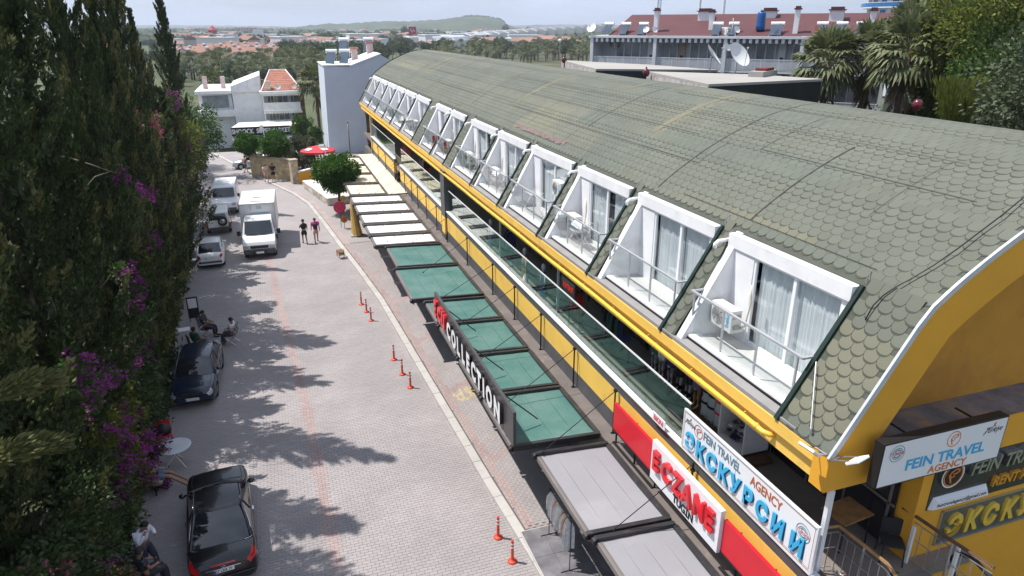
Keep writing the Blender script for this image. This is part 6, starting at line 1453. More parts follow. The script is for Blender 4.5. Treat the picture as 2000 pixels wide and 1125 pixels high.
hedge('tall bougainvillea thick with purple blossom left of the white saloon', -8.2,-6.0, 36.0,42.0, 7.6, 20000, 27, lfDark, [(37.6,6.6,1.1,1.6),(38.6,5.3,1.2,1.5),(40.2,5.8,1.1,1.3),(37.0,7.4,.7,1.2),(41.2,4.6,1.0,1.2)], leaf=.15)
hedge('climbing bougainvillea rising highest on the cypresses', -8.0,-6.4, 33.0,37.4, 9.2, 14000, 28, lfDark, [(34.8,8.2,.7,1.2),(36.4,8.8,.5,1.1),(36.6,7.6,.6,.9),(34.0,7.2,.5,.9)], leaf=.15)
hedge('loose bougainvillea spray hanging over the street in the middle of the tree belt', -6.3,-5.5, 28.2,30.4, 6.9, 4200, 29, lfYel, [(29.4,6.6,.42,1.9),(28.8,6.0,.30,1.5)], leaf=.12)
hedge('green bush overhanging the off-road car', -8.6,-6.3, 42.0,50.0, 6.2, 15000, 30, lfTree, [(43.0,4.2,.6,.8)], leaf=.18)
def atw(px, py, w):
    a = (px-1000)/FPX; b = (py-562.5)/FPX; f_ = cos(PITCH)-b*sin(PITCH); u = -sin(PITCH)-b*cos(PITCH); c, s_ = cos(YAW), sin(YAW)
    x = a*c-f_*s_; y = a*s_+f_*c; t_ = w/x; return Vector((w, y*t_, CAM_H+u*t_))
def spray(label, pts_, seed, w=-5.0, fm=None, lm=None, dens=1.):
    rr = random.Random(seed); P = [atw(px,py,w) for px, py, r_ in pts_]; o = P[0]; t = thing('bougainvillea', label, 'bougainvillea', tuple(o)); fl, lf, st = MB(), MB(), MB()
    for (px, py, r_), p in zip(pts_, P):
        R_ = r_/FPX*(p-Vector((0,0,CAM_H))).length; p = p-o
        st.path([p+Vector((-1.0,0,-.7)), p+Vector((-.45,.1,-.1)), p], [.03,.02,.01], 5)
        for k in range(int(9*dens)):
            c = p+Vector((rr.uniform(-.35,.2), rr.gauss(0,R_*.8), rr.gauss(0,R_*.7))); q = rr.uniform(.08,.20)
            for j in range(18): w_ = rv(rr); leafq(fl, c+w_*q*rr.random()**.5, w_, .085, .075, rr)
        for k in range(260): w_ = rv(rr); leafq(lf, p+Vector((-.25,0,-.1))+Vector((w_.x*.3, w_.y*R_*1.25, w_.z*R_*1.15))*rr.random()**.4, (w_+Vector((.3,0,0))).normalized(), .12, .075, rr)
    lf.build('foliage', lm or lfTree, t); fl.build('flowers', fm or lfBoug, t, kind='stuff'); st.build('stems', mTrunk, t, smooth=True)
spray('large dull-purple bougainvillea cascade at the street edge left of the van', [(375,300,30),(400,335,26),(355,345,28),(380,385,26),(345,405,24),(395,275,16)], 1, -5.6)
spray('pinkish bougainvillea high up in the tree belt, just left of the slim cypress', [(285,235,14),(265,250,16),(300,242,14),(320,232,12),(310,262,12)], 2, -5.2, fm=lfBougP, dens=.6)
spray('small bright magenta bougainvillea tufts highest in the tree belt', [(342,185,7),(346,205,8)], 3, -5.6)
spray('bright magenta bougainvillea sprig in the upper middle of the tree belt', [(243,357,9),(268,375,9),(290,388,9),(312,400,8),(300,378,8)], 4, -4.9)
spray('purple bougainvillea in the middle of the tree belt beside the pale shrub', [(250,525,16),(272,560,15),(262,595,10),(300,470,12)], 5, -5.0)
spray('purple bougainvillea low in the tree belt left of the navy car', [(200,740,22),(175,745,14),(225,730,14),(190,775,18),(165,705,12)], 6, -4.9, dens=.8)
spray('bright magenta bougainvillea arching out over the round table', [(228,848,9),(262,860,12),(290,858,9),(316,873,8),(272,888,14),(295,925,16),(318,935,12),(248,905,12)], 7, -4.75, lm=lfYel)
spray('pale pink bougainvillea tips at the bottom left corner', [(78,1112,9),(108,1105,9)], 8, -5.2, fm=lfBougP, dens=.3)
spray('orange-leaved bougainvillea shoot at the bottom edge beside the men', [(215,1116,12),(245,1118,10),(275,1112,8)], 9, -4.9, fm=leafmat('orange_bract', (.22,.10,.04), (.34,.20,.07), .3), dens=.4)
# feathery palm-like shrub at the white saloon
t = palm('palm_shrub', 'pale feathery palm shrub beside the white saloon', (-6.1,40.6,0), 1.9, 1.6, 31, n=26, skirt=False)
def sunlit_branch(label, P0, d, L, seed, n=900):
    rr = random.Random(seed); t = thing('conifer_branch', label, 'tree branch', P0); d = Vector(d).normalized(); g = MB(); m = MB(); m.path([(0,0,0), d*L*.5+Vector((0,0,.12)), d*L], [.045,.03,.008], 5)
    for i in range(n):
        u = rr.random()**.8; c = d*L*u+Vector((0,0,.12*sin(u*pi))); w_ = rv(rr); w_.z *= .8; leafq(g, c+w_*.30*(.35+.65*sin(min(u*1.3,1)*pi*.8))*rr.random()**.5, (w_*.6+d+Vector((0,0,.25))).normalized(), .16, .055, rr)
    m.build('wood', M('pale_bark', (.28,.25,.20), .9), t, smooth=True); g.build('needles', lfCypLit, t)  # needles use the pale leaf colour that paints sun on the branch
for lb, px, py, D, d, L, sd in ((('sunlit conifer branch at the left edge halfway down',0,775,12.5,(1,.35,.05),0.8,1),('long sunlit conifer branch at the left edge in the lower third',-30,905,12.2,(1,.2,.02),1.1,2),('sunlit conifer tuft above the long branch at the left edge',-10,880,12.6,(1,.5,.35),1.3,3),('arching pale conifer bough in the upper middle of the tree belt',165,215,24,(.8,-.4,.12),2.0,4),('sunlit bough below the arching one in the tree belt',170,290,22,(.8,-.4,.1),1.7,5),('pale sunlit bough in the middle of the dark tree belt',170,580,18,(.9,-.3,.1),1.2,6))[i_] for i_ in (0,1)):
    q = atd(px,py,D); sunlit_branch(lb, tuple(q), d, L, sd)
g = MB(); P = [at(55,315,0)]; 
def twig(label, pts_, r_=.012):
    Q = [atd(*p) for p in pts_]; t = thing('bare_twig', label, 'twig', tuple(Q[0])); g = MB(); g.path([q-Q[0] for q in Q], [r_]*(len(Q)-1)+[r_*.3], 5); g.build('stem', M('twig_bark', (.32,.29,.2), .8), t, smooth=True)
twig('long arching bare shoot crossing the upper tree belt', [(55,315,21),(85,305,21),(130,306,21),(180,322,21),(225,338,21.5)]); twig('thin bare shoot below the arching one', [(160,375,21),(185,345,21),(220,333,21)]); twig('pale dead branch in the middle of the tree belt', [(95,575,19),(108,600,19),(110,670,19),(60,690,19),(52,730,19)], .02)
# trees further up the street on the left
TR = [('broadleaf tree with light green crown at the end of the tree belt',(-8.0,73,0),7.4,3.4,2.8,9000,41,lfTree),('dark broadleaf tree beside the van',(-8.4,60,0),8.4,3.2,3.4,9000,42,lfDark),('broadleaf tree overhanging the van and off-road car',(-7.4,54.5,0),8.8,2.6,3.2,11000,43,lfYel),
      ('spreading yellow-green tree behind the dark one beside the van',(-10.5,66,0),9.4,3.6,3.2,9000,44,lfYel),('tree on the left bend of the street near the supermarket sign',(-11.0,80,0),8.2,3.8,3.2,8000,45,lfTree),('dark tree behind the bend of the street',(-13.5,70,0),10.4,3.6,4.0,8000,46,lfDark)]
for lb, lc, h, rx, rz_, n, sd, mt_ in TR: broad_tree('broadleaf_tree', lb, 'tree', lc, h, rx, rz_, n, sd, mt_, leaf=.22, clumps=70)
# clipped ficus trees, round tree, bushes near the walls
broad_tree('round_tree', 'round clipped tree standing over the corner of the cream awnings', 'tree', (4.25,54.6,KH), 4.75, 1.75, 1.45, 17000, 51, lfFicus, leaf=.17, clumps=90, fill=.82, trunk_r=.15, forks=6)
broad_tree('clipped_tree', 'left one of two clipped ficus trees at the bend', 'tree', (-1.5,72.2,KH), 4.3, 1.35, 1.1, 7000, 52, lfFicus, leaf=.17, clumps=60, fill=.82, lean=(-.9,.2))
broad_tree('clipped_tree', 'right one of two clipped ficus trees at the bend, above the person in black', 'tree', (-.3,70.4,KH), 4.5, 1.6, 1.25, 9000, 53, lfFicus, leaf=.17, clumps=70, fill=.82, lean=(.2,.3))
broad_tree('olive_bush', 'round grey-green bush behind the garden wall', 'bush', (2.4,74.5,0), 3.6, 1.8, 1.5, 7000, 54, lfOlive, leaf=.2, clumps=60)
hedge('flowering shrub with reddish blossom behind the stone pier', .6,3.4, 69.6,71.6, 2.7, 4000, 55, lfOlive, [(70.4,2.4,.4,.6)], leaf=.14, name='flowering_shrub', fm=lfBougP)
broad_tree('small_tree', 'small slender tree on the lawn left of the pale house', 'tree', (4.6,86,0), 3.0, .9, .9, 1800, 56, lfTree, leaf=.2, clumps=20, trunk_r=.06)
broad_tree('small_tree', 'bright green shrub tree behind the lawn', 'tree', (3.5,92,-1), 4.8, 1.3, 1.8, 3000, 57, lfTree, leaf=.24, clumps=30, trunk_r=.08)
lawn = MB(); lawn.grid([[(7.5,73.5,.02),(6.6,86,.02),(5.9,92,.02)],[(3.0,72.5,.02),(1.5,84,.02),(1.5,92,.02)]]); o = stru(lawn.build('lawn', M('lawn_grass', (.10,.17,.03), .95, var=.3, scale=.6, bump=.5, bscale=12)))
gr = MB(); rr = random.Random(8)
for i in range(9000):
    y = rr.uniform(74,91); x = rr.uniform(1.8,7.2); leafq(gr, Vector((x,y,.02)), Vector((rr.uniform(-.4,.4),rr.uniform(-.4,.4),1)).normalized(), rr.uniform(.06,.16), .04, rr)
tag(gr.build('lawn_blades', lfTree), 'short sunlit grass left of the pale house', 'grass')['kind'] = 'stuff'
# ------------------------------------------------------------------ pale house behind the far end of the arcade
mPale_ = M('pale_blue_wall', (.50,.54,.60), .8, var=.05, scale=.6, bump=.15, bscale=14, dirt=((.40,.42,.45),.5,.6,.95)); mSolar = M('solar_collector', (.05,.07,.10), .12, var=.2, spec=.8); mTank = M('tank_white', (.72,.73,.74), .35, .1, var=.05); mRoofR = M('red_clay_roof', (.36,.15,.10), .85, var=.15, scale=.5, island=.12, bump=.3, bscale=20)
def solar(label, loc, rz, group=None, sc=1, parts=True):
    t = thing('solar_water_heater', label, 'solar heater', loc, rz, group=group); t.scale = (sc,)*3
    g = MB(); g.hexa([(-.5,-.9,.15),(.5,-.9,.15),(.5,.6,1.25),(-.5,.6,1.25),(-.5,-.95,.22),(.5,-.95,.22),(.5,.55,1.32),(-.5,.55,1.32)]); g.build('collector', mSolar, t)
    g = MB(); g.tube((-.62,.72,1.42),(.62,.72,1.42),.24,12); g.build('tank', mTank, t, smooth=False); g = MB()
    for x in (-.5,.5): g.tube((x,.7,0),(x,.7,1.3),.025,4); g.tube((x,-.9,0),(x,-.9,.2),.025,4)
    g.build('frame', mSteel, t); return t
t = thing('pale_house', 'windowless pale blue-grey house wall behind the far end of the arcade', 'house', (12, 83, 0))
g = MB(); g.prism([(5.85,-2),(26,-2),(26,8.8),(16.6,8.8),(12.55,11.0),(9.0,9.75),(6.15,9.85)], lambda x,z: (x,83.2,z), lambda x,z: (x,92,z)); g.build('wall', mPale_, t, world=True)
g = MB(); g.box(6.05,9.05,83.1,92,9.85,9.97); g.hexa([(9.0,83.1,9.75),(12.6,83.1,11.0),(12.6,92,11.0),(9.0,92,9.75),(9.0,83.1,9.88),(12.6,83.1,11.14),(12.6,92,11.14),(9.0,92,9.88)]); g.build('coping', mWhite, t, world=True)
mChim = M('chimney_pink', (.50,.38,.36), .9)
for x, y, z, h in ((10.2,88,10,1.5),(12.2,89,10.8,1.3)):
    g = MB(); g.box(x-.35,x+.35,y-.35,y+.35,z,z+h); c_ = g.build('chimney', mChim, t, world=True); WL[c_.name] = WL[t.name]; g = MB(); g.box(x-.45,x+.45,y-.45,y+.45,z+h,z+h+.2); g.build('chimney_cap', mRoofR, c_, world=True)
for i, (x, y, z, w_) in enumerate(((7.2,85.5,9.9,'leftmost'),(8.8,86,9.9,'second'),(9.2,90,11.1,'upper'),(12.3,91,11.1,'rightmost'))): solar('solar water heater on the pale house roof, %s of four' % w_, (x,y,z), -.25, 'solar heaters on the pale house')
# ------------------------------------------------------------------ supermarket building at the end of the street
t = thing('supermarket_building', 'white three-storey block with red tiled roof over the supermarket', 'building', (1, 104, -2.5)); X = lambda *a: a
g = MB(); g.box(-4.9,4.3,105.5,116,-2.5,5.5); g.box(-1.0,-.8,104,106,-2.5,5.5); g.build('wall', mWallWhite, t, world=True)
g = MB(); g.box(3.6,4.6,103.9,116,-2.5,5.5); g.build('side_wall', M('brown_stone_wall', (.16,.12,.09), .9, island=.2), t, world=True)
stn = M('dark_facing_stone', (.20,.14,.09), .9, island=.35, bump=.4)
rr = random.Random(6)
for i in range(13):
    g = MB(); z = -2+i*.56; w_ = rr.uniform(.45,.55); g.box(3.62,3.62+w_,103.82,103.9,z,z+.5); g.box(3.64+w_,4.58,103.84,103.9,z+.03,z+.48); g.build('stone', stn, t, world=True)
for z0 in (.9, 3.25):
    g = MB(); g.box(-.95,4.0,102.6,105.5,z0-.25,z0); g.build('balcony_slab', mWhite, t, world=True)
    g = MB(); g.box(-.95,3.95,102.6,102.68,z0,z0+.95)
    for k in range(12): g.box(-.9+.4*k,-.86+.4*k,102.56,102.60,z0+.05,z0+.9)
    g.build('balcony_rail', M('white_metal_rail', (.62,.63,.64), .5), t, world=True)
    for x0, x1 in ((-.3,.5),(1.0,2.4),(2.8,3.6)):
        g = MB(); g.box(x0,x1,105.44,105.49,z0+.05,z0+1.95); f = g.build('window', mGreyGlass, t, world=True); WL[f.name] = WL[t.name]
        g = MB(); g.box(x0-.05,x0+.02,105.40,105.44,z0,z0+2); g.box(x1-.02,x1+.05,105.40,105.44,z0,z0+2); g.box((x0+x1)/2-.03,(x0+x1)/2+.03,105.40,105.44,z0,z0+2); g.build('window_frame', mFrame, f, world=True)
    g = MB(); g.box(.55,.95,105.3,105.5,z0,z0+2.0); g.build('wall_pier', mStone, t, world=True)
mScal = M('scalloped_fringe', (.60,.60,.58), .8)
for z0 in (5.35, 3.0):
    g = MB()
    for k in range(16): x = -1.0+.32*k; g.face([(x,102.5,z0),(x+.32,102.5,z0),(x+.30,102.5,z0-.22),(x+.16,102.5,z0-.30),(x+.02,102.5,z0-.22)])
    g.build('awning_fringe', mScal, t, world=True)
g = MB(); g.box(-1.3,4.4,102.4,106,5.35,5.7); g.build('eave', mWhite, t, world=True)
g = MB(); g.grid([[(-1.0,103.2,5.75),(4.3,103.2,5.75)],[(.4,109,8.1),(2.6,109,8.1)]]); g.face([(4.3,103.2,5.75),(4.3,115,5.75),(2.6,109,8.1)]); g.face([(-1.0,103.2,5.75),(.4,109,8.1),(-1.0,115,5.75)])
rf = g.build('roof', mRoofR, t, world=True); WL[rf.name] = WL[t.name]
g = MB()
for j in range(11):
    for k in range(17-j):
        u = j/11; x0 = -1.0+1.4*u; x1 = 4.3-1.7*u; xx = x0+(x1-x0)*k/(17-j); y = 103.2+5.8*u; z = 5.75+2.35*u
        g.hexa([(xx+.02,y,z+.02),(xx+(x1-x0)/(17-j)-.03,y,z+.02),(xx+(x1-x0)/(17-j)-.03,y+.5,z+.22),(xx+.02,y+.5,z+.22),(xx+.02,y,z+.07),(xx+(x1-x0)/(17-j)-.03,y,z+.07),(xx+(x1-x0)/(17-j)-.03,y+.5,z+.25),(xx+.02,y+.5,z+.25)])
g.build('roof_tiles', mRoofR, t, world=True, kind='stuff')
g = MB(); g.tube((1.4,109,8.15),(1.0,109,8.15),.1,5); g.path([(-1,103.2,5.82),(.4,109,8.17),(2.6,109,8.17),(4.3,103.2,5.82)], .09, 5); g.build('roof_ridge', mWhite, t, world=True)
g = MB(); g.box(-.35,.25,103.4,104.0,5.7,7.0); g.build('chimney', M('cream_chimney', (.55,.50,.40), .9), t, world=True)
g = MB(); g.prism([(-5.0,5.5),(-1.05,5.5),(-1.05,7.7),(-5.0,6.3)], lambda x,z: (x,105.2,z), lambda x,z: (x,116,z)); g.build('side_gable', mWallWhite, t, world=True)
for i, (x, y, z) in enumerate(((1.0,103.0,6.1),(3.6,103.0,6.0))):
    pass
def dish(label, loc, r_, az, el=.5, mat=None, group=None):
    t = thing('satellite_dish', label, 'satellite dish', loc, az, group=group); g = MB(); rows = []
    for i in range(6): q = r_*i/5+.001; rows.append([(q*cos(2*pi*k/24), q*sin(2*pi*k/24), .22*q*q/r_) for k in range(24)])
    g.grid(rows, 0, True); m_ = Matrix.Translation((0,0,.2+r_)) @ Matrix.Rotation(pi/2-el,4,'X'); g.v = [tuple(m_@Vector(v)) for v in g.v]; g.build('dish', mat or M('white_dish', (.68,.68,.66), .5, var=.04), t, smooth=True)
    g = MB(); g.tube((0,.06,0),(0,.06,.2+r_),.03*r_/.5+.01,6); g.build('mast', mSteel, t); g = MB(); f_ = m_@Vector((0,0,r_*1.0)); g.tube(m_@Vector((0,-r_*.95,.2*r_)), f_, .012+.01*r_, 5); g.ball(f_, .05+.03*r_, 4); g.build('feed_arm', mSteel, t); return t
dish('white satellite dish on the left of the supermarket roof edge', (1.2,102.9,5.7), .38, .3); dish('brownish satellite dish on the right of the supermarket roof edge', (3.4,102.9,5.7), .4, -.3, mat=M('rusty_dish', (.5,.38,.3), .7))
# left wing behind
t = thing('apartment_block', 'white flat-roofed wing left of the supermarket block', 'building', (-6, 112, -2.5)); g = MB(); g.box(-9.5,-5.1,108,120,-2.5,5.2); g.build('wall', mWallWhite, t, world=True); g = MB(); g.box(-9.8,-4.9,107,120.2,5.2,5.6); g.box(-9.8,-4.9,106.6,108,2.1,3.0); g.build('eave', mWhite, t, world=True); g = MB(); g.box(-9,-5.6,107.9,107.96,3.2,4.9); g.build('window', mGreyGlass, t, world=True)
for x in (-8.6,-6.2): g = MB(); g.box(x-.3,x+.3,111,111.6,5.6,7.3); g.build('chimney', mChim, t, world=True)
# shop awning and lettering
t = thing('supermarket_awning', 'black and white supermarket awning with its name in white letters', 'awning', (-1, 97, 1)); g = MB(); g.hexa([(-5.2,96.5,1.70),(3.0,96.5,1.70),(4.2,102.5,1.6),(-4.4,102.5,1.6),(-5.2,96.5,1.8),(3.0,96.5,1.8),(4.2,102.5,1.72),(-4.4,102.5,1.72)]); g.build('canopy', M('cream_canopy', (.62,.60,.52), .7), t, world=True)
g = MB(); g.box(-5.2,2.0,96.42,96.5,.72,1.82); g.face([(3.0,96.45,1.7),(4.2,102.5,1.6),(4.2,102.5,-.9),(3.0,96.45,-.3)]); g.build('sign_band', mBlackMetal, t, world=True)
g = MB(); g.hexa([(-5.2,94.6,-.25),(2.8,94.6,-.25),(3.0,96.4,.66),(-5.2,96.4,.66),(-5.2,94.6,-.2),(2.8,94.6,-.2),(3.0,96.4,.70),(-5.2,96.4,.70)]); g.build('lower_flap', M('grey_flap', (.09,.09,.10), .6), t, world=True)
text('lettering', 'SHOOCK  SUPERMARKET', mWhL, t, (-1.55+1, 96.40-97, 1.27-1), (pi/2,0,0), .80, .02, .03, sx=.80)
g = MB()
for x in (-5,-1,3): g.tube((x,96.6,-2.5),(x,96.6,1),.06,6)
g.build('post', mSteel, t, world=True)
t = thing('flag', 'red flag with a white crescent on the supermarket balcony', 'flag', (3.0,102.3,1.0)); g = MB(); g.grid([[(-.45,0,0),(.45,0,0)],[(-.45,-.05,.85),(.45,.04,.85)]]); g.build('cloth', mRed, t); g = MB()
for i in range(14): a, b = 2*pi*i/20+.9, 2*pi*(i+1)/20+.9; g.face([(-.08+.22*cos(a),-.06,.44+.22*sin(a)),(-.08+.22*cos(b),-.06,.44+.22*sin(b)),(-.04+.16*cos(b),-.06,.44+.16*sin(b)),(-.04+.16*cos(a),-.06,.44+.16*sin(a))])
g.ball((.18,-.06,.44),.05,4); g.build('crescent', mWhL, t)
t = thing('street_lamp', 'white street lamp in front of the supermarket sign', 'street lamp', (-1.2,90,-.5)); g = MB(); g.tube((0,0,0),(0,0,2.9),.06,6); g.build('pole', mWhite, t); g = MB(); g.cbox((-.2,0,3.0),(.4,.4,.9),0,0,.4); g.build('lamp_head', mWhite, t, bevel=.05)
# two palms by the supermarket
palm('palm_tree', 'tall palm with a brown skirt between the supermarket and the pale house', (6.1,100.5,-2.4), 9.4, 2.9, 61, n=60, segs=11)
palm('palm_tree', 'palm left of the supermarket block behind the tree belt', (-8.5,124,-2.5), 8.2, 2.8, 62, n=50)
# ------------------------------------------------------------------ buildings behind the arcade, hotel, palms
mDarkWall = M('black_cladding', (.012,.016,.018), .6, var=.2); mOffRoof = M('pale_flat_roof', (.33,.31,.285), .9, var=.08, scale=.4, dirt=((.32,.30,.27),.5,.5,.85)); mStreak = M('streaked_concrete', (.40,.37,.36), .9, var=.25, scale=1.8, dirt=((.22,.18,.18),2.2,.5,.7))
def flat(label, A, B, C, D_, z0, z1):
    t = thing('flat_roof_building', label, 'building', (A.x, A.y, z0))
    g = MB(); g.prism([(A.x,A.y),(C.x,C.y),(D_.x,D_.y),(B.x,B.y)], lambda x,y: (x,y,z0), lambda x,y: (x,y,z1)); g.build('wall', mDarkWall, t, world=True)
    c_ = (A+D_)/2; f = lambda p: (c_.x+(p.x-c_.x)*1.015, c_.y+(p.y-c_.y)*1.015)
    g = MB(); g.prism([f(A),f(C),f(D_),f(B)], lambda x,y: (x,y,z1), lambda x,y: (x,y,z1+.12)); g.build('roof_slab', mOffRoof, t, world=True)
    e = (B-A); n = Vector((e.y,-e.x,0)).normalized()*-.06; g = MB()
    if n.x > 0: n = -n
    g.hexa([(A.x,A.y,z1-1.6),(B.x,B.y,z1-1.6),(B.x+n.x,B.y+n.y,z1-1.6),(A.x+n.x,A.y+n.y,z1-1.6),(A.x,A.y,z1-.01),(B.x,B.y,z1-.01),(B.x+n.x,B.y+n.y,z1-.01),(A.x+n.x,A.y+n.y,z1-.01)]); g.build('side_facing', mStreak, t, world=True)
    return t
f_ = lambda px,py,z: at(px,py,z)
flat('nearer flat-roofed building with a black side wall behind the arcade roof', f_(1385,165,11.4), f_(1265,140,11.4), f_(1605,155,11.4), f_(1475,146,11.4), 0, 11.3)
flat('farther flat-roofed building with a black side wall behind the arcade roof', f_(1165,135,11.4), f_(1098,118,11.4), f_(1400,137,11.4), f_(1270,127,11.4), 0, 11.3)
def onroof(px, py, z=11.42): q = at(px, py, z); return (q.x, q.y, z)
dish('large white satellite dish on the left of two on the flat roof', onroof(1388,140), .72, .9, .65); dish('large white satellite dish facing the viewer on the flat roof', onroof(1437,143), .78, .30, .6); dish('small white satellite dish between and above the two large ones', onroof(1418,108,12.4), .25, .4, .5)
t = thing('roof_box', 'pale box with a dark red lid on the flat roof', 'box', onroof(1490,148), .6); g = MB(); g.box(-1.3,1.3,-.4,.4,0,.28); g.build('box', mOffRoof, t); g = MB(); g.box(-.5,.9,-.3,.3,.28,.42); g.build('lid', M('dark_red_lid', (.16,.03,.03), .7), t)
for i, (px, py, z, r_) in enumerate(((1262,142,11.4,.22),(1102,117,11.5,.22),(1478,162,11.0,.20),(1792,205,11.0,.21))):
    q = at(px,py,z); t = thing('red_lantern', ('dark red round lantern at the left end of the nearer flat roof','dark red round lantern at the left end of the farther flat roof','small red lantern on the black wall behind the arcade','large dark red ball lamp at the foot of the right palms')[i], 'lantern', (q.x,q.y,z)); g = MB(); g.ball((0,0,0), r_, 8, 0, 1.15); g.build('globe', M('dark_red_globe', (.10,.008,.015), .25, coat=.4), t, smooth=True); g = MB(); g.tube((0,0,-z*.15),(0,0,-r_),.03,5); g.tube((0,0,r_),(0,0,r_+.12),.05,6); g.build('mount', mBlackMetal, t)
# hotel with white balconies: local x along the facade, y away from the viewer
HX, HY, HR = 26.0, 55.0, atan2(-16.3, 14.9); hotel = thing('white_hotel', 'long white hotel wing with balconies and a dark red roof at the upper right', 'building', (HX,HY,0), HR)
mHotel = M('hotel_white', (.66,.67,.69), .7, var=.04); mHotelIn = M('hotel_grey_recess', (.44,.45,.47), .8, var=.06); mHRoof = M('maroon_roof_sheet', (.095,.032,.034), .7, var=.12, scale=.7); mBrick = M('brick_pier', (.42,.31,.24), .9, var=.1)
sp = [0,5.4,10.9,16.4,22.0]; HL = 22.0
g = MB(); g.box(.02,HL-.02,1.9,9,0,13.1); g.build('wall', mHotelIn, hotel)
for z0, z1 in ((10.85,13.15),(8.0,10.55),(5.2,7.75)):
    g = MB(); g.box(0,HL,-.1,1.9,z0-.14,z0); g.build('balcony_slab', mHotel, hotel)
    for k, x in enumerate(sp):
        g = MB(); g.box(x-.13,x+.13,-.22,.06,z0-.3,z1+.2); g.build('column', mHotel, hotel)
        g = MB(); g.box(x-.06,x+.06,.06,1.9,z0,z1); g.build('partition', mHotel, hotel)
    for k in range(4):
        a, b = sp[k]+.14, sp[k+1]-.14
        g = MB(); g.box(a,b,-.10,-.05,z0+.80,z0+.86); g.box(a,b,-.10,-.05,z0+.04,z0+.09)
        for j in range(9): g.box(a,b,-.085,-.065,z0+.13+.075*j,z0+.18+.075*j)
        for j in range(1,4): g.box(a+(b-a)*j/4-.03,a+(b-a)*j/4+.03,-.09,-.04,z0,z0+.86)
        g.build('balcony_rail', mHotel, hotel)
        ws = ((.25,.80),) if k in (0,) else ((.10,.22),(.42,.96)) if k == 1 else ((.35,.62),(.86,.98)) if k == 2 else ((.15,.6),)
        for u0, u1 in ws:
            x0, x1 = a+(b-a)*u0, a+(b-a)*u1; n = max(1, round((x1-x0)/.75))
            g = MB(); g.box(x0,x1,1.86,1.9,z0+.05,z0+2.0); w_ = g.build('window', mGreyGlass, hotel); g = MB()
            for j in range(n+1): g.box(x0+(x1-x0)*j/n-.04,x0+(x1-x0)*j/n+.04,1.82,1.86,z0,z0+2.05)
            g.box(x0,x1,1.82,1.86,z0+2.0,z0+2.07); g.build('window_frame', mHotel, w_)
        if k in (0,1,2): x = a+(b-a)*(.86,.30,.72)[k]; g = MB(); g.box(x-.25,x+.25,1.7,1.9,z0,z1); p_ = g.build('brick_pier', mBrick if k == 1 else mHotel, hotel); g = MB(); g.box(x-.12,x+.12,1.66,1.70,z0+.55,z0+.95); g.build('hatch', mBlackMetal, p_)
    for k in range(4):
        a, b = sp[k]+.2, sp[k+1]-.2; n = 11
        for j in range(n):
            if z0 < 10 and j % 1: continue
            x = a+(b-a)*(j+.5)/n; g = MB(); g.box(x-.10,x+.10,-.20,1.2,z1-.32,z1-.02); g.build('beam_end', mHotel, hotel)
g = MB(); g.box(-.25,HL+.3,-.28,9.2,13.15,13.32); g.build('eave', mHotel, hotel)
g = MB(); g.prism([(.35,13.32),(6.0,14.98),(11,13.32)], lambda y,z: (1.2,y,z), lambda y,z: (HL+.2,y,z)); g.build('roof', mHRoof, hotel)
g = MB()
for x in (5.6,10.9,16.6): g.box(x-.05,x+.05,.4,6,13.4,13.42) 
def hp(x, y, z): m_ = Matrix.Translation((HX,HY,0)) @ Matrix.Rotation(HR,4,'Z'); return tuple(m_@Vector((x,y,z)))
for x, y, w_, h in ((4.9,1.4,.32,2.6),(9.2,2.0,.34,2.4),(15.6,1.2,.34,2.6),(20.6,1.6,.40,2.4)):
    g = MB(); g.box(x-w_/2,x+w_/2,y-.2,y+.2,13.3,13.3+h*.72); c_ = g.build('chimney', mHotel, hotel); g = MB(); g.box(x-w_/2-.08,x+w_/2+.08,y-.28,y+.28,13.3+h*.72,13.3+h*.72+.1); g.box(x-w_/2,x+w_/2,y-.2,y+.2,13.3+h*.72+.1,13.3+h*.72+.24); g.build('chimney_cap', mHRoof, c_)
for x, y in ((8.0,4.6),(18.0,4.3),(13.0,5.2)):
    g = MB(); g.box(x-.5,x+.5,y-.4,y+.4,14.2,15.15); c_ = g.build('roof_vent', mHotel, hotel); g = MB(); g.box(x-.6,x+.6,y-.5,y+.5,15.15,15.22); g.box(x-.45,x+.45,y-.4,y+.4,15.22,15.4); g.build('vent_cap', mHRoof, c_)
for i, x in enumerate((.9,2.4,4.2-.3,9.9,11.1,14.2,15.0-.6,17.4,18.7,20.0,21.3)):
    solar('solar water heater on the hotel roof, number %s from its left end' % ('one','two','three','four','five','six','seven','eight','nine','ten','eleven')[i], hp(x,.9,13.32), HR, 'solar heaters on the hotel roof', .62)
dish('pale satellite dish at the left end of the hotel eave', hp(-.1,-.1,13.3), .40, -.9); dish('left one of two white dishes at the second hotel column', hp(4.6,-.1,13.3), .26, -1.0); dish('right one of two white dishes at the second hotel column', hp(5.25,-.1,13.3), .27, .3); dish('white dish on the hotel eave left of the blue barrel', hp(11.6,-.1,13.3), .28, .2); dish('orange-faced dish on the hotel eave above the left palm', hp(17.2,-.1,13.3), .30, .2, mat=M('orange_dish', (.55,.22,.12), .6))
t = thing('water_barrel', 'tall blue water barrel on the hotel roof', 'barrel', hp(13.0,1.6,13.7)); g = MB(); g.lathe([(.001,1.35),(.28,1.33),(.32,1.2),(.31,.8),(.33,.4),(.32,.05),(.001,0)], n=16); g.build('drum', M('blue_plastic', (.01,.09,.28), .4), t, smooth=True); g = MB(); g.tube((0,0,1.33),(0,0,1.45),.12,10); g.build('lid', mBlackMetal, t)
aircon('air conditioner hanging at the left end of the hotel balcony', *hp(1.2,1.7,12.35)); aircon('white air conditioner unit on the hotel roof left of the dish', *hp(10.6,.9,13.4))
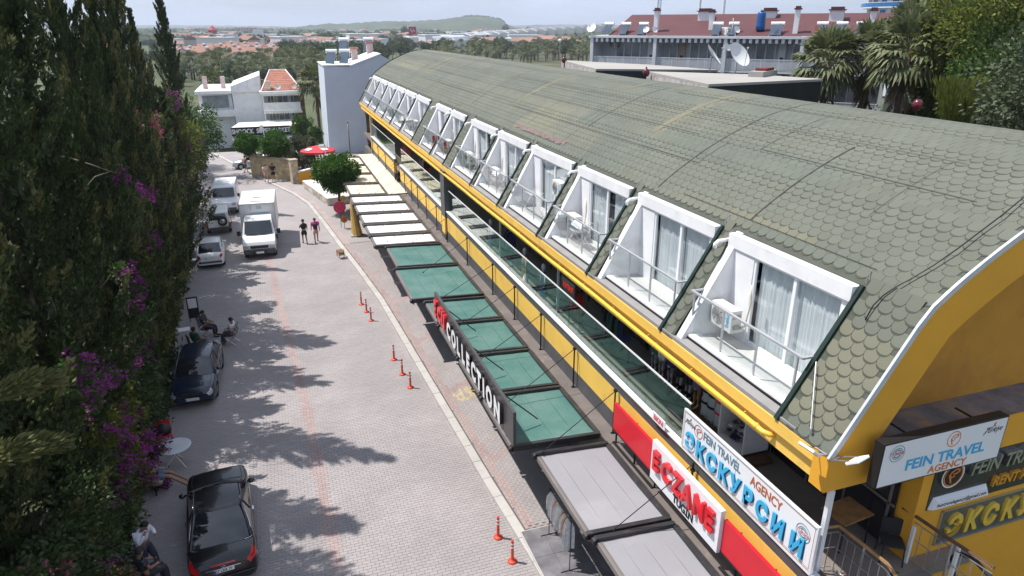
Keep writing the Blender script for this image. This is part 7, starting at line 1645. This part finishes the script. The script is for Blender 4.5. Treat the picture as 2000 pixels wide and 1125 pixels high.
t = thing('end_block', 'grey-blue end block of the hotel behind the palms', 'building', hp(22.3,0,0), HR); g = MB(); g.box(0,4,-.5,8,0,9.6); g.build('wall', M('grey_blue_wall', (.20,.24,.25), .8), t); g = MB(); g.box(.3,3.2,-.54,-.5,7.2,8.6); g.build('window', mGreyGlass, t)
for i, (px, py, D, h_, sd) in enumerate(((1625,118,43,0,71),(1712,105,43,0,72),(1785,72,42,0,73),(1800,40,46,0,74),(1775,98,38.5,0,75))):
    q = atd(px,py,D); palm('palm_tree', ('palm in front of the hotel, leftmost of the right-hand group','second palm from the left in front of the hotel','third palm from the left with orange fruit stalks','tallest palm behind the right-hand group','nearest palm of the right-hand group with a patterned trunk')[i], (q.x,q.y,0), q.z, 2.5, sd, n=74, segs=11)
for i, (px, py, D, rx, rz_, mt_, n) in enumerate(((1990,60,36,4.6,4.8,lfYel,26000),(1905,110,44,3.8,4.2,lfTree,20000),(1960,170,34,3.0,3.4,lfTree,9000),(1860,165,40,2.2,2.6,lfYel,7000),(1905,45,52,3.4,3.2,lfOlive,9000),(1950,15,60,4.6,4,lfTree,9000),(1845,95,60,2.6,2.6,lfOlive,7000),(2040,190,28,3.0,2.6,lfOlive,7000))):
    q = atd(px,py,D); broad_tree('broadleaf_tree', ('large yellow-green tree at the upper right corner','dark green tree left of the corner tree','dense tree at the right edge below the corner tree','small yellow-green tree beside the right palms','grey-green tree crown high behind the right palms','tree crown at the top edge behind the others on the right','grey-green tree between the tower and the corner tree','silvery bush at the right edge above the arcade roof')[i], 'tree', (q.x,q.y,0), q.z+rz_, rx, rz_, n, 80+i, mt_, leaf=.22, clumps=110, fill=.55)
q = atd(1875,195,32); sh_ = MB(); t = thing('wispy_shrub', 'wispy upright yellow-green shrub behind the arcade ridge', 'shrub', (q.x,q.y,q.z-2.6)); rr = random.Random(90)
for i in range(5000):
    a = rr.uniform(0,2*pi); u = rr.random(); p = Vector((cos(a)*1.5*u*rr.random(), sin(a)*1.5*u*rr.random(), u*3.4)); leafq(sh_, p, (Vector((cos(a)*.5,sin(a)*.5,1.4))+rv(rr)*.3).normalized(), .40, .04, rr)
sh_.build('foliage', lfYel, t)
hedge('low green hedge at the foot of the right palms', 31.5,37,30.5,33, 9.4, 6000, 91, lfTree, leaf=.25)
# round hotel tower with blue balconies
q = atd(1790,60,170); t = thing('round_hotel_tower', 'round white hotel tower with blue balcony glass at the top edge', 'building', (q.x,q.y,-2)); Rt = 13.5; mBlueG = M('blue_balcony_glass', (.02,.14,.36), .15, var=.1)
g = MB(); g.lathe([(Rt-1.6,0),(Rt-1.6,30)], (0,0,0), 48); g.build('wall', M('tower_white', (.62,.64,.66), .6), t)
for k in range(6):
    z = 12.2+k*2.75; g = MB(); g.lathe([(Rt-1.6,z-.25),(Rt+.05,z-.25),(Rt+.05,z),(Rt-1.6,z)], n=48); g.build('balcony_slab', mHotel, t); g = MB(); g.lathe([(Rt,z+.02),(Rt,z+.95)], n=48); g.build('balcony_glass', mBlueG, t)
    g = MB(); g.lathe([(Rt+.03,z+.95),(Rt+.03,z+1.05)], n=48); g.build('rail', mHotel, t)
    for j in range(24):
        a = 2*pi*j/24; 
        if -sin(a+.1) < -.1 and False: continue
        v_ = Vector((cos(a),sin(a),0)); to = Vector((-q.x,-q.y,0)).normalized()
        if v_.dot(to) < .1: continue
        sd = Vector((-v_.y,v_.x,0)); c = v_*(Rt-1.55); g = MB(); g.face([tuple(c-sd*.8+Vector((0,0,z))), tuple(c+sd*.8+Vector((0,0,z))), tuple(c+sd*.8+Vector((0,0,z+2.1))), tuple(c-sd*.8+Vector((0,0,z+2.1)))]); g.build('window', mGlassD if j % 3 else mBlueG, t)
# lattice mast and two minarets against the sky
q = atd(1285,30,160); t = thing('lattice_mast', 'blue-grey lattice mast behind the hotel roof', 'mast', (q.x,q.y,-2)); g = MB()
for sx, sy in ((-.5,-.5),(.5,-.5),(0,.5)): g.tube((sx,sy,0),(sx*.7,sy*.7,27),.07,4)
for k in range(44): z = k*.62; f = 1-.3*z/27; g.tube((-.5*f,-.5*f,z),(.5*f,-.5*f,z+.62),.035,3); g.tube((-.5*f,-.5*f,z),(.5*f,-.5*f,z),.035,3); g.tube((.5*f,-.5*f,z),(0,.5*f,z+.62),.035,3)
g.build('lattice', M('blue_grey_steel', (.18,.24,.32), .5), t)
for px, lb in ((1366,'left one of two thin white minarets behind the hotel'),(1413,'right one of two thin white minarets behind the hotel')):
    q = atd(px,20,330); t = thing('minaret', lb, 'minaret', (q.x,q.y,-2)); g = MB(); g.lathe([(1.1,0),(1.0,17),(.9,18),(1.5,19.2),(1.5,20.2),(.75,20.3),(.62,32),(.9,32.3),(.75,33),(.02,38)], n=12); g.build('shaft', mHotel, t, smooth=False); g = MB(); g.tube((0,0,38),(0,0,39.5),.08,4); g.build('finial', mSteel, t)
# ------------------------------------------------------------------ the town beyond (lower ground)
ZB = -2.5
def house(label, name='red_roofed_house'):
    t = thing(name, label, 'house'); g = MB(); g.box(-4.5,4.5,-4,4,0,5.2); g.prism([(-4,5.2),(4,5.2),(0,7.2)], lambda y,z: (-4.5,y,z), lambda y,z: (-4.2,y,z)); g.prism([(-4,5.2),(4,5.2),(0,7.2)], lambda y,z: (4.2,y,z), lambda y,z: (4.5,y,z)); g.build('wall', M('town_white_wall', (.62,.60,.58), .85, var=.12, scale=.05), t)
    g = MB(); g.hexa([(-4.9,-4.6,5.0),(4.9,-4.6,5.0),(4.9,0,7.3),(-4.9,0,7.3),(-4.9,-4.6,5.15),(4.9,-4.6,5.15),(4.9,0,7.45),(-4.9,0,7.45)]); g.hexa([(-4.9,0,7.3),(4.9,0,7.3),(4.9,4.6,5.0),(-4.9,4.6,5.0),(-4.9,0,7.45),(4.9,0,7.45),(4.9,4.6,5.15),(-4.9,4.6,5.15)]); r_ = g.build('roof', M('town_clay_roof', (.29,.155,.115), .9, var=.25, scale=.06), t)
    g = MB(); g.box(2.2,3.0,.5,1.2,6.4,8.0); g.build('chimney', mChim, r_)
    for x in (-2.6,0,2.6): g = MB(); g.box(x-.6,x+.6,-4.06,-4.0,3.1,4.5); g.build('window', mGlassD, t)
    g = MB(); g.box(-1.6,-.2,-2.2,-.8,6.9,7.3); g.tube((-1.8,-.8,7.6),(0,-.8,7.6),.3,8); g.build('water_tank', mTank, t); return t
hs0 = house('small white house with a red clay roof in the town beyond the trees'); gh = 'small red-roofed houses in the town'; hs0['group'] = gh
rr = random.Random(77); spots = []
for py, x0, x1, st in ((91,440,640,34),(96,560,700,36),(98,352,470,26),(104,420,560,30),(112,350,540,27),(121,470,600,32),(126,350,470,30),(134,505,625,34),(141,350,430,34)):
    x = x0
    while x < x1: spots.append((x+rr.uniform(-6,6), py+rr.uniform(-1.5,1.5))); x += st
for k, (px, py) in enumerate(spots):
    q = at(px,py,ZB); rz_ = rr.choice((.2,.3,-1.3,.25))+rr.uniform(-.08,.08)
    if k == 0: hs0.location = q; hs0.rotation_euler = (0,0,rz_)
    else: copyt(hs0, q, rz_, scale=rr.uniform(.75,1.0), group=gh)
def block(label, px, py, w_, d_, floors, nw, wall, roofm=None, rz_=0., z=ZB, name='apartment_block', hip=False, fh=2.9):
    q = at(px,py,z); t = thing(name, label, 'building', q, YAW+rz_+atan2(-(px-1000), 1427)*1.0); h = floors*fh; g = MB(); g.box(-w_/2,w_/2,0,d_,0,h); g.build('wall', wall, t)
    for f in range(floors):
        for k in range(nw):
            x = -w_/2+w_*(k+.5)/nw; g = MB(); g.box(x-w_/nw*.28,x+w_/nw*.28,-.06,0,f*fh+.9,f*fh+2.3); g.build('window', mGlassD, t)
        g = MB(); g.box(-w_/2,w_/2,-.9,0,f*fh-.1,f*fh+.12) if f else g.box(-w_/2,w_/2,-.05,0,-.1,.1); g.build('floor_band', mHotel, t)
    g = MB()
    if hip: g.grid([[(-w_/2-.6,-.9,h),(w_/2+.6,-.9,h)],[(-w_/4,d_/2,h+2.2),(w_/4,d_/2,h+2.2)],[(-w_/2-.6,d_+.9,h),(w_/2+.6,d_+.9,h)]]); g.face([(w_/2+.6,-.9,h),(w_/2+.6,d_+.9,h),(w_/4,d_/2,h+2.2)]); g.face([(-w_/2-.6,d_+.9,h),(-w_/2-.6,-.9,h),(-w_/4,d_/2,h+2.2)])
    else: g.box(-w_/2-.3,w_/2+.3,-.3,d_+.3,h,h+.3)
    g.build('roof', roofm or mHotel, t)
    g = MB()
    for k in range(3): x = -w_/3+w_/3*k; g.box(x-.7,x+.7,d_*.4,d_*.4+1,h+(.0 if not hip else 1.4),h+1.0+(0 if not hip else 1.4))
    g.build('roof_tanks', mTank, t); return t
mCreamW = M('cream_town_wall', (.56,.50,.42), .85, var=.06); mPinkW = M('pink_town_wall', (.55,.36,.30), .85); mBlueW = M('blue_town_wall', (.22,.34,.48), .8); mGreyW = M('grey_town_wall', (.33,.33,.32), .9); mTR = M('town_clay_roof2', (.45,.17,.09), .9, var=.15, scale=.1)
block('cream three-storey house with a red hipped roof left of the billboard', 399,91, 24,16,2,7,mCreamW,mTR,hip=True,fh=3.4)
block('pink and white apartment block right of the red tower', 482,68, 46,24,5,8,mPinkW); block('second pink apartment block behind the first', 455,64, 22,22,4,5,mCreamW)
block('white and blue four-storey block in the fields', 838,77, 26,16,3,5,M('town_white2', (.62,.62,.62), .8)); block('low blue-white annexe of the block in the fields', 862,76, 16,12,2,4,mBlueW); block('bare grey concrete block in the brown field', 935,76, 15,12,2,3,mGreyW)
block('white house with a dull red roof left of the pylon sign', 745,69, 30,16,2,4,mBlueW,mTR,hip=True); block('tall narrow white house near the hill', 782,62, 22,16,4,3,M('town_white2', (.62,.62,.62), .8),mTR,hip=True)
block('long cream hotel block at the right with a flat red-edged roof', 1095,95, 40,14,2,12,mCreamW,mTR); block('cream building behind the long hotel block', 1125,82, 26,14,3,8,mCreamW); block('white houses with a red roof in front of the greenhouses', 1130,68, 34,14,3,8,M('town_white2', (.62,.62,.62), .8),mTR,hip=True)
block('white block among trees at the edge of the brown field', 1040,84, 20,14,3,6,M('town_white2', (.62,.62,.62), .8)); block('large red-roofed house seen between the cypresses', 196,112, 14,10,2,4,mCreamW,mTR,hip=True); block('red-roofed house in the gap at the far left', 85,72, 16,10,2,4,mCreamW,mTR,hip=True)
block('grey shed with a long pale roof behind the cypresses', 190,66, 60,30,2,10,mGreyW,M('shed_roof', (.6,.6,.6), .6)); block('second long pale shed at the left horizon', 380,52, 190,60,2,10,mGreyW,M('shed_roof', (.6,.6,.6), .6))
for lb, px, py, h in (('dark red castle-like tower beside the cream house',418,80,18),('smaller red turret left of the dark red tower',380,64,12)):
    q = at(px,py,ZB); t = thing('red_tower', lb, 'tower', q); g = MB(); g.lathe([(5,0),(5,h*.62),(6,h*.64),(6,h*.7),(.1,h)], n=8); g.build('tower', M('dark_red_tower', (.30,.025,.035), .7), t)
def pylon(label, px, py, h, w_, hh, mt_, z=ZB, mark=False):
    q = at(px,py,z); t = thing('pylon_sign', label, 'sign', q, YAW+atan2(-(px-1000),1427)); g = MB(); g.box(-.5,.5,-.3,.3,0,h); g.build('post', mHotel, t); g = MB(); g.box(-w_/2,w_/2,-.7,.7,h,h+hh); g.build('board', mt_, t)
    if mark: g = MB(); g.path([(-w_*.3,-.75,h+hh*.65),(0,-.75,h+hh*.3),(w_*.05,-.75,h+hh*.6),(w_*.3,-.75,h+hh*.4)], w_*.05, 4); g.build('mark', mWhL, t)
pylon('red pylon sign with a white mark on a white post', 807,89, 9.5,7,7,M('dark_red_sign', (.32,.02,.06), .5), mark=True); pylon('blank white billboard on a tall post', 507,86, 6,10,8,mSignW); pylon('grey billboard left of the tall white one', 434,72, 7,14,4,mGreyW)
t = thing('balloon_lamp', 'white round tank on a pole right of the arcade ridge', 'lamp', at(1093,112,2)); g = MB(); g.ball((0,0,6.6),.75,6); g.build('globe', mTank, t, smooth=True); g = MB(); g.tube((0,0,0),(0,0,6),.08,5); g.build('pole', mSteel, t)
# trees of the town: individual crowns, palms, and the farther woods as one mass
def small_tree(label, h, r_, seed, mt_, n=1500, leaf=.6, clumps=26):
    t = thing('town_tree', label, 'tree'); g = MB(); crown_mesh(g, r_, r_, h*.36, (0,0,h*.62), n, seed, leaf, clumps, .55); g.build('crown', mt_, t); m = MB(); m.tube((0,0,0),(0,0,h*.6),.22,5,.1); m.build('trunk', mTrunk, t); return t
lbt = {0:'dark round-crowned tree in the town beyond the street', 1:'fresh green tree in the town beyond the street', 2:'grey-green tree in the town beyond the street'}
tts = [small_tree(lbt[0], 8, 3.4, 201, lfDark), small_tree(lbt[1], 7, 3.0, 202, lfTree), small_tree(lbt[2], 8.5, 3.8, 203, lfOlive)]
pal0 = palm('palm_tree', 'palm in the palm grove beyond the supermarket', (0,0,0), 6.0, 3.2, 210, n=34, segs=6); pal0['label'] = 'palm in the palm grove beyond the supermarket'
cnt = {0:0,1:0,2:0,'p':0}
def put(kind, px, py, sc=1.):
    q = at(px,py,ZB); src = pal0 if kind == 'p' else tts[kind]; gname = 'palms of the grove' if kind == 'p' else 'trees of the town '+('dark','green','grey')[kind]
    if cnt[kind] == 0: src.location = q; src['group'] = gname; src.rotation_euler = (0,0,rr.uniform(0,6)); src.scale = (sc,)*3
    else: copyt(src, q, rr.uniform(0,6), group=gname, scale=sc)
    cnt[kind] += 1
rr = random.Random(99)
for k in range(120): put('p', rr.uniform(340,650) if k % 2 else rr.uniform(500,745), rr.uniform(140,176) if k % 2 else rr.uniform(122,162), rr.uniform(.75,1.15))
for k in range(50): put(rr.choice((0,0,1,2)), rr.uniform(340,750), rr.uniform(136,172), rr.uniform(.55,.85))
for k in range(60): put(rr.choice((0,0,1,2)), rr.uniform(545,750), rr.uniform(106,142), rr.uniform(.8,1.3))
for k in range(18): put(rr.choice((0,1,2)), rr.uniform(335,560), rr.uniform(86,150), rr.uniform(.45,.8))
for k in range(110): put('p', 850+rr.random()*340, rr.uniform(100,130), rr.uniform(.8,1.2))
for k in range(74): put(rr.choice((0,1,2,2)), rr.uniform(760,1170), rr.uniform(84,118), rr.uniform(.8,1.3))
for k in range(26): put(rr.choice((0,1,2)), rr.uniform(345,760), rr.uniform(72,100), rr.uniform(.9,1.6))
for k in range(16): put(0, rr.uniform(0,340), rr.uniform(95,150), rr.uniform(.8,1.2))
for px, py, s_ in ((790,75,2.2),(987,69,2.6),(1030,78,2.0),(1008,77,1.6),(880,72,1.4),(770,78,1.6)): put(0, px, py, s_)
# distant houses and woods
dh = MB(); dh.box(-5,5,-4,4,0,5.5); d0 = dh.build('distant_house', M('distant_house_wall', (.55,.52,.49), .9, var=.3, scale=.01)); tag(d0, 'tiny pale house in the distant plain', 'house', 'houses scattered over the distant plain')
g = MB(); g.prism([(-4.6,5.5),(4.6,5.5),(0,7.6)], lambda y,z: (-5.4,y,z), lambda y,z: (5.4,y,z)); g.build('roof', [M('distant_clay_roof', (.28,.16,.125), .9, var=.4, scale=.01)], d0)
g = MB(); g.box(-3.4,-2.2,-4.05,-4,2.8,4.4); g.box(2.2,3.4,-4.05,-4,2.8,4.4); g.build('window', mGlassD, d0)
dd = MB(); dd.box(-9,9,-6,6,0,7); d1 = dd.build('distant_flat_house', M('distant_white_wall', (.66,.66,.67), .9, var=.12, scale=.01)); tag(d1, 'tiny white flat-roofed block in the distant plain', 'building', 'white blocks scattered over the distant plain'); g = MB(); g.box(-9.3,9.3,-6.3,6.3,7,7.5); g.build('roof', mHotel, d1)
rr = random.Random(5)
for k in range(330):
    px = rr.uniform(340,1150); py = 57.5+44*rr.random()**1.4; src = d0 if rr.random() < .55 else d1
    if 560 < px < 990 and py < 62: continue
    q = at(px,py,ZB); c = copyt(src, q, rr.uniform(0,3), scale=rr.uniform(.8,1.4)*(1+max(0,(66-py))*.09))
d0.location = at(640,84,ZB); d1.location = at(1060,72,ZB)
def blob(mb, c, rx, rz_, rr, n=7):
    rows = []
    for i in range(5): a = pi*.5*i/4; rows.append([(c.x+rx*cos(a)*cos(2*pi*k/n)*rr.uniform(.75,1.2), c.y+rx*cos(a)*sin(2*pi*k/n)*rr.uniform(.75,1.2), c.z+rz_*sin(a)*rr.uniform(.85,1.1)) for k in range(n)])
    mb.grid(rows, 0, True)
wd = MB(); rr = random.Random(15)
for k in range(3400):
    px = rr.uniform(250,1240); py = 55.2+34*rr.random()**2.0; dens = noise.noise(Vector((px*.012, py*.16, 3)))
    if dens < -.12 or (860 < px < 1010 and 60 < py < 72): continue
    q = at(px,py,ZB); f = max(1, (q.length/650))
    for j in range(2): blob(wd, q+Vector((rr.uniform(-7,7)*f,rr.uniform(-7,7)*f,rr.uniform(0,2))), rr.uniform(3,6.5)*f**.7, rr.uniform(4,8)*f**.25, rr)
tag(wd.build('distant_woods', M('distant_tree_crowns', (.050,.068,.030), .95, var=.45, scale=.05, island=.4, bump=.8, bscale=.8)), 'woods and groves covering the distant plain', 'woods')['kind'] = 'stuff'
# brown field, pale greenhouses, the long hill
fl = MB(); P = [at(*p, ZB+.15) for p in ((855,64),(990,64.5),(1120,72),(1110,78),(960,77),(840,76))]; fl.face([tuple(p) for p in P]); stru(fl.build('dry_field', M('dry_field_soil', (.26,.17,.09), .95, var=.15, scale=.02)))
gh_ = MB()
for k in range(16):
    a = k/15; q = atd(905+265*a, 69-20*a, 620+130*a); L = 60
    gh_.prism([(0,0),(14,0),(11,3.2),(3,3.2)], lambda x,z: (q.x+x-8, q.y-30, q.z+z-3), lambda x,z: (q.x+x-8, q.y+40, q.z+z-3))
gs_ = []
for k in range(16):
    a = k/15; q = atd(905+265*a, 69.5-19*a, 620+130*a); t = thing('greenhouse', 'pale plastic greenhouse on the slope at the right horizon', 'greenhouse', (q.x,q.y,q.z-3), YAW-.1, 'greenhouses on the slope'); g = MB(); g.prism([(0,-9),(24,-9),(24,3),(18,5),(6,5),(0,3)], lambda x,z: (x-12,-30,z), lambda x,z: (x-12,30,z)); g.build('plastic_cover', M('greenhouse_plastic', (.62,.62,.60), .5, var=.08, scale=.02), t)
sl_ = MB(); rows = []
for i in range(14):
    a = i/13; q = atd(900+330*a, 71-19*a+ (0), 600+150*a); rows.append([(q.x-25,q.y-60,-3),(q.x,q.y-10,q.z-3.4),(q.x+10,q.y+70,q.z-2.0),(q.x+20,q.y+160,-3)])
sl_.grid(rows); stru(sl_.build('slope', mEarth))
def ridge(name, d, pts_, depth, mat, seed, rough=6, base=-8):
    rows = [[] for _ in range(9)]; n = 150
    for i in range(n+1):
        px = pts_[0][0]+(pts_[-1][0]-pts_[0][0])*i/n; py = interp(px, pts_); q = atd(px, py, d); v = Vector((q.x,q.y,0)).normalized(); top = max(q.z, base+2)
        for j in range(9):
            u = j/8; f = sin(u*pi)**.8 if 0 < u < 1 else 0; p = q+v*depth*(u-.5)
            zz = base+(top-base)*f+rough*f*noise.noise(Vector((p.x*.012,p.y*.012,seed)))*(1 if j != 4 else .35)+(rough*.35*noise.noise(Vector((p.x*.06,p.y*.06,seed))) if f else 0); rows[j].append((p.x,p.y,zz))
    g = MB(); g.grid(rows); return stru(g.build(name, mat, smooth=False))
mHill = M('wooded_hill', (.055,.075,.035), .95, var=.35, scale=.012, bump=1, bscale=.08, dirt=((.15,.12,.09), .01, .62, .75))
ridge('hill', 2300, [(545,57),(600,50),(660,46.5),(735,42),(800,41),(850,39),(890,34),(920,31.5),(950,33.5),(975,38),(990,46),(1002,53),(1030,58)], 700, mHill, 2, 7)
ridge('far_hills', 5200, [(0,50),(120,47),(200,50),(300,49),(420,50),(560,52),(760,52),(1000,50),(1100,48),(1200,50),(1330,47.5),(1450,43),(1520,40.5),(1600,45),(1720,50),(2100,50)], 1500, mHill, 5, 14)
wd = MB(); rr = random.Random(25)
for k in range(60):
    px = rr.uniform(905,985); py = interp(px, [(905,33),(920,31.5),(950,33.5),(975,38),(990,46)]); q = atd(px,py+.4,2300); blob(wd, q+Vector((0,0,-3)), rr.uniform(4,8), rr.uniform(5,9), rr)
tag(wd.build('hill_crest_trees', _m['distant_tree_crowns']), 'trees along the crest of the hill', 'woods')['kind'] = 'stuff'
# ------------------------------------------------------------------ the air: thin haze round everything
hz = MB(); hz.box(-9000,9000,-800,9000,-12,64); o = hz.build('haze', []) if False else None
me = bpy.data.meshes.new('haze'); b_ = MB(); b_.box(-9500,9500,-900,9500,-14,110); me.from_pydata(b_.v, [], b_.f); hzo = bpy.data.objects.new('haze', me); COL.objects.link(hzo)
hm = bpy.data.materials.new('haze'); hm.use_nodes = True; nt_ = hm.node_tree; nt_.nodes.remove(nt_.nodes['Principled BSDF']); pv = nt_.nodes.new('ShaderNodeVolumePrincipled'); pv.inputs['Color'].default_value = (.80,.87,1,1); pv.inputs['Density'].default_value = .00017; pv.inputs['Anisotropy'].default_value = .2; nt_.links.new(pv.outputs[0], nt_.nodes['Material Output'].inputs['Volume']); me.materials.append(hm); hzo['kind'] = 'stuff'; hzo['label'] = 'thin summer haze over the town'; hzo['category'] = 'haze'
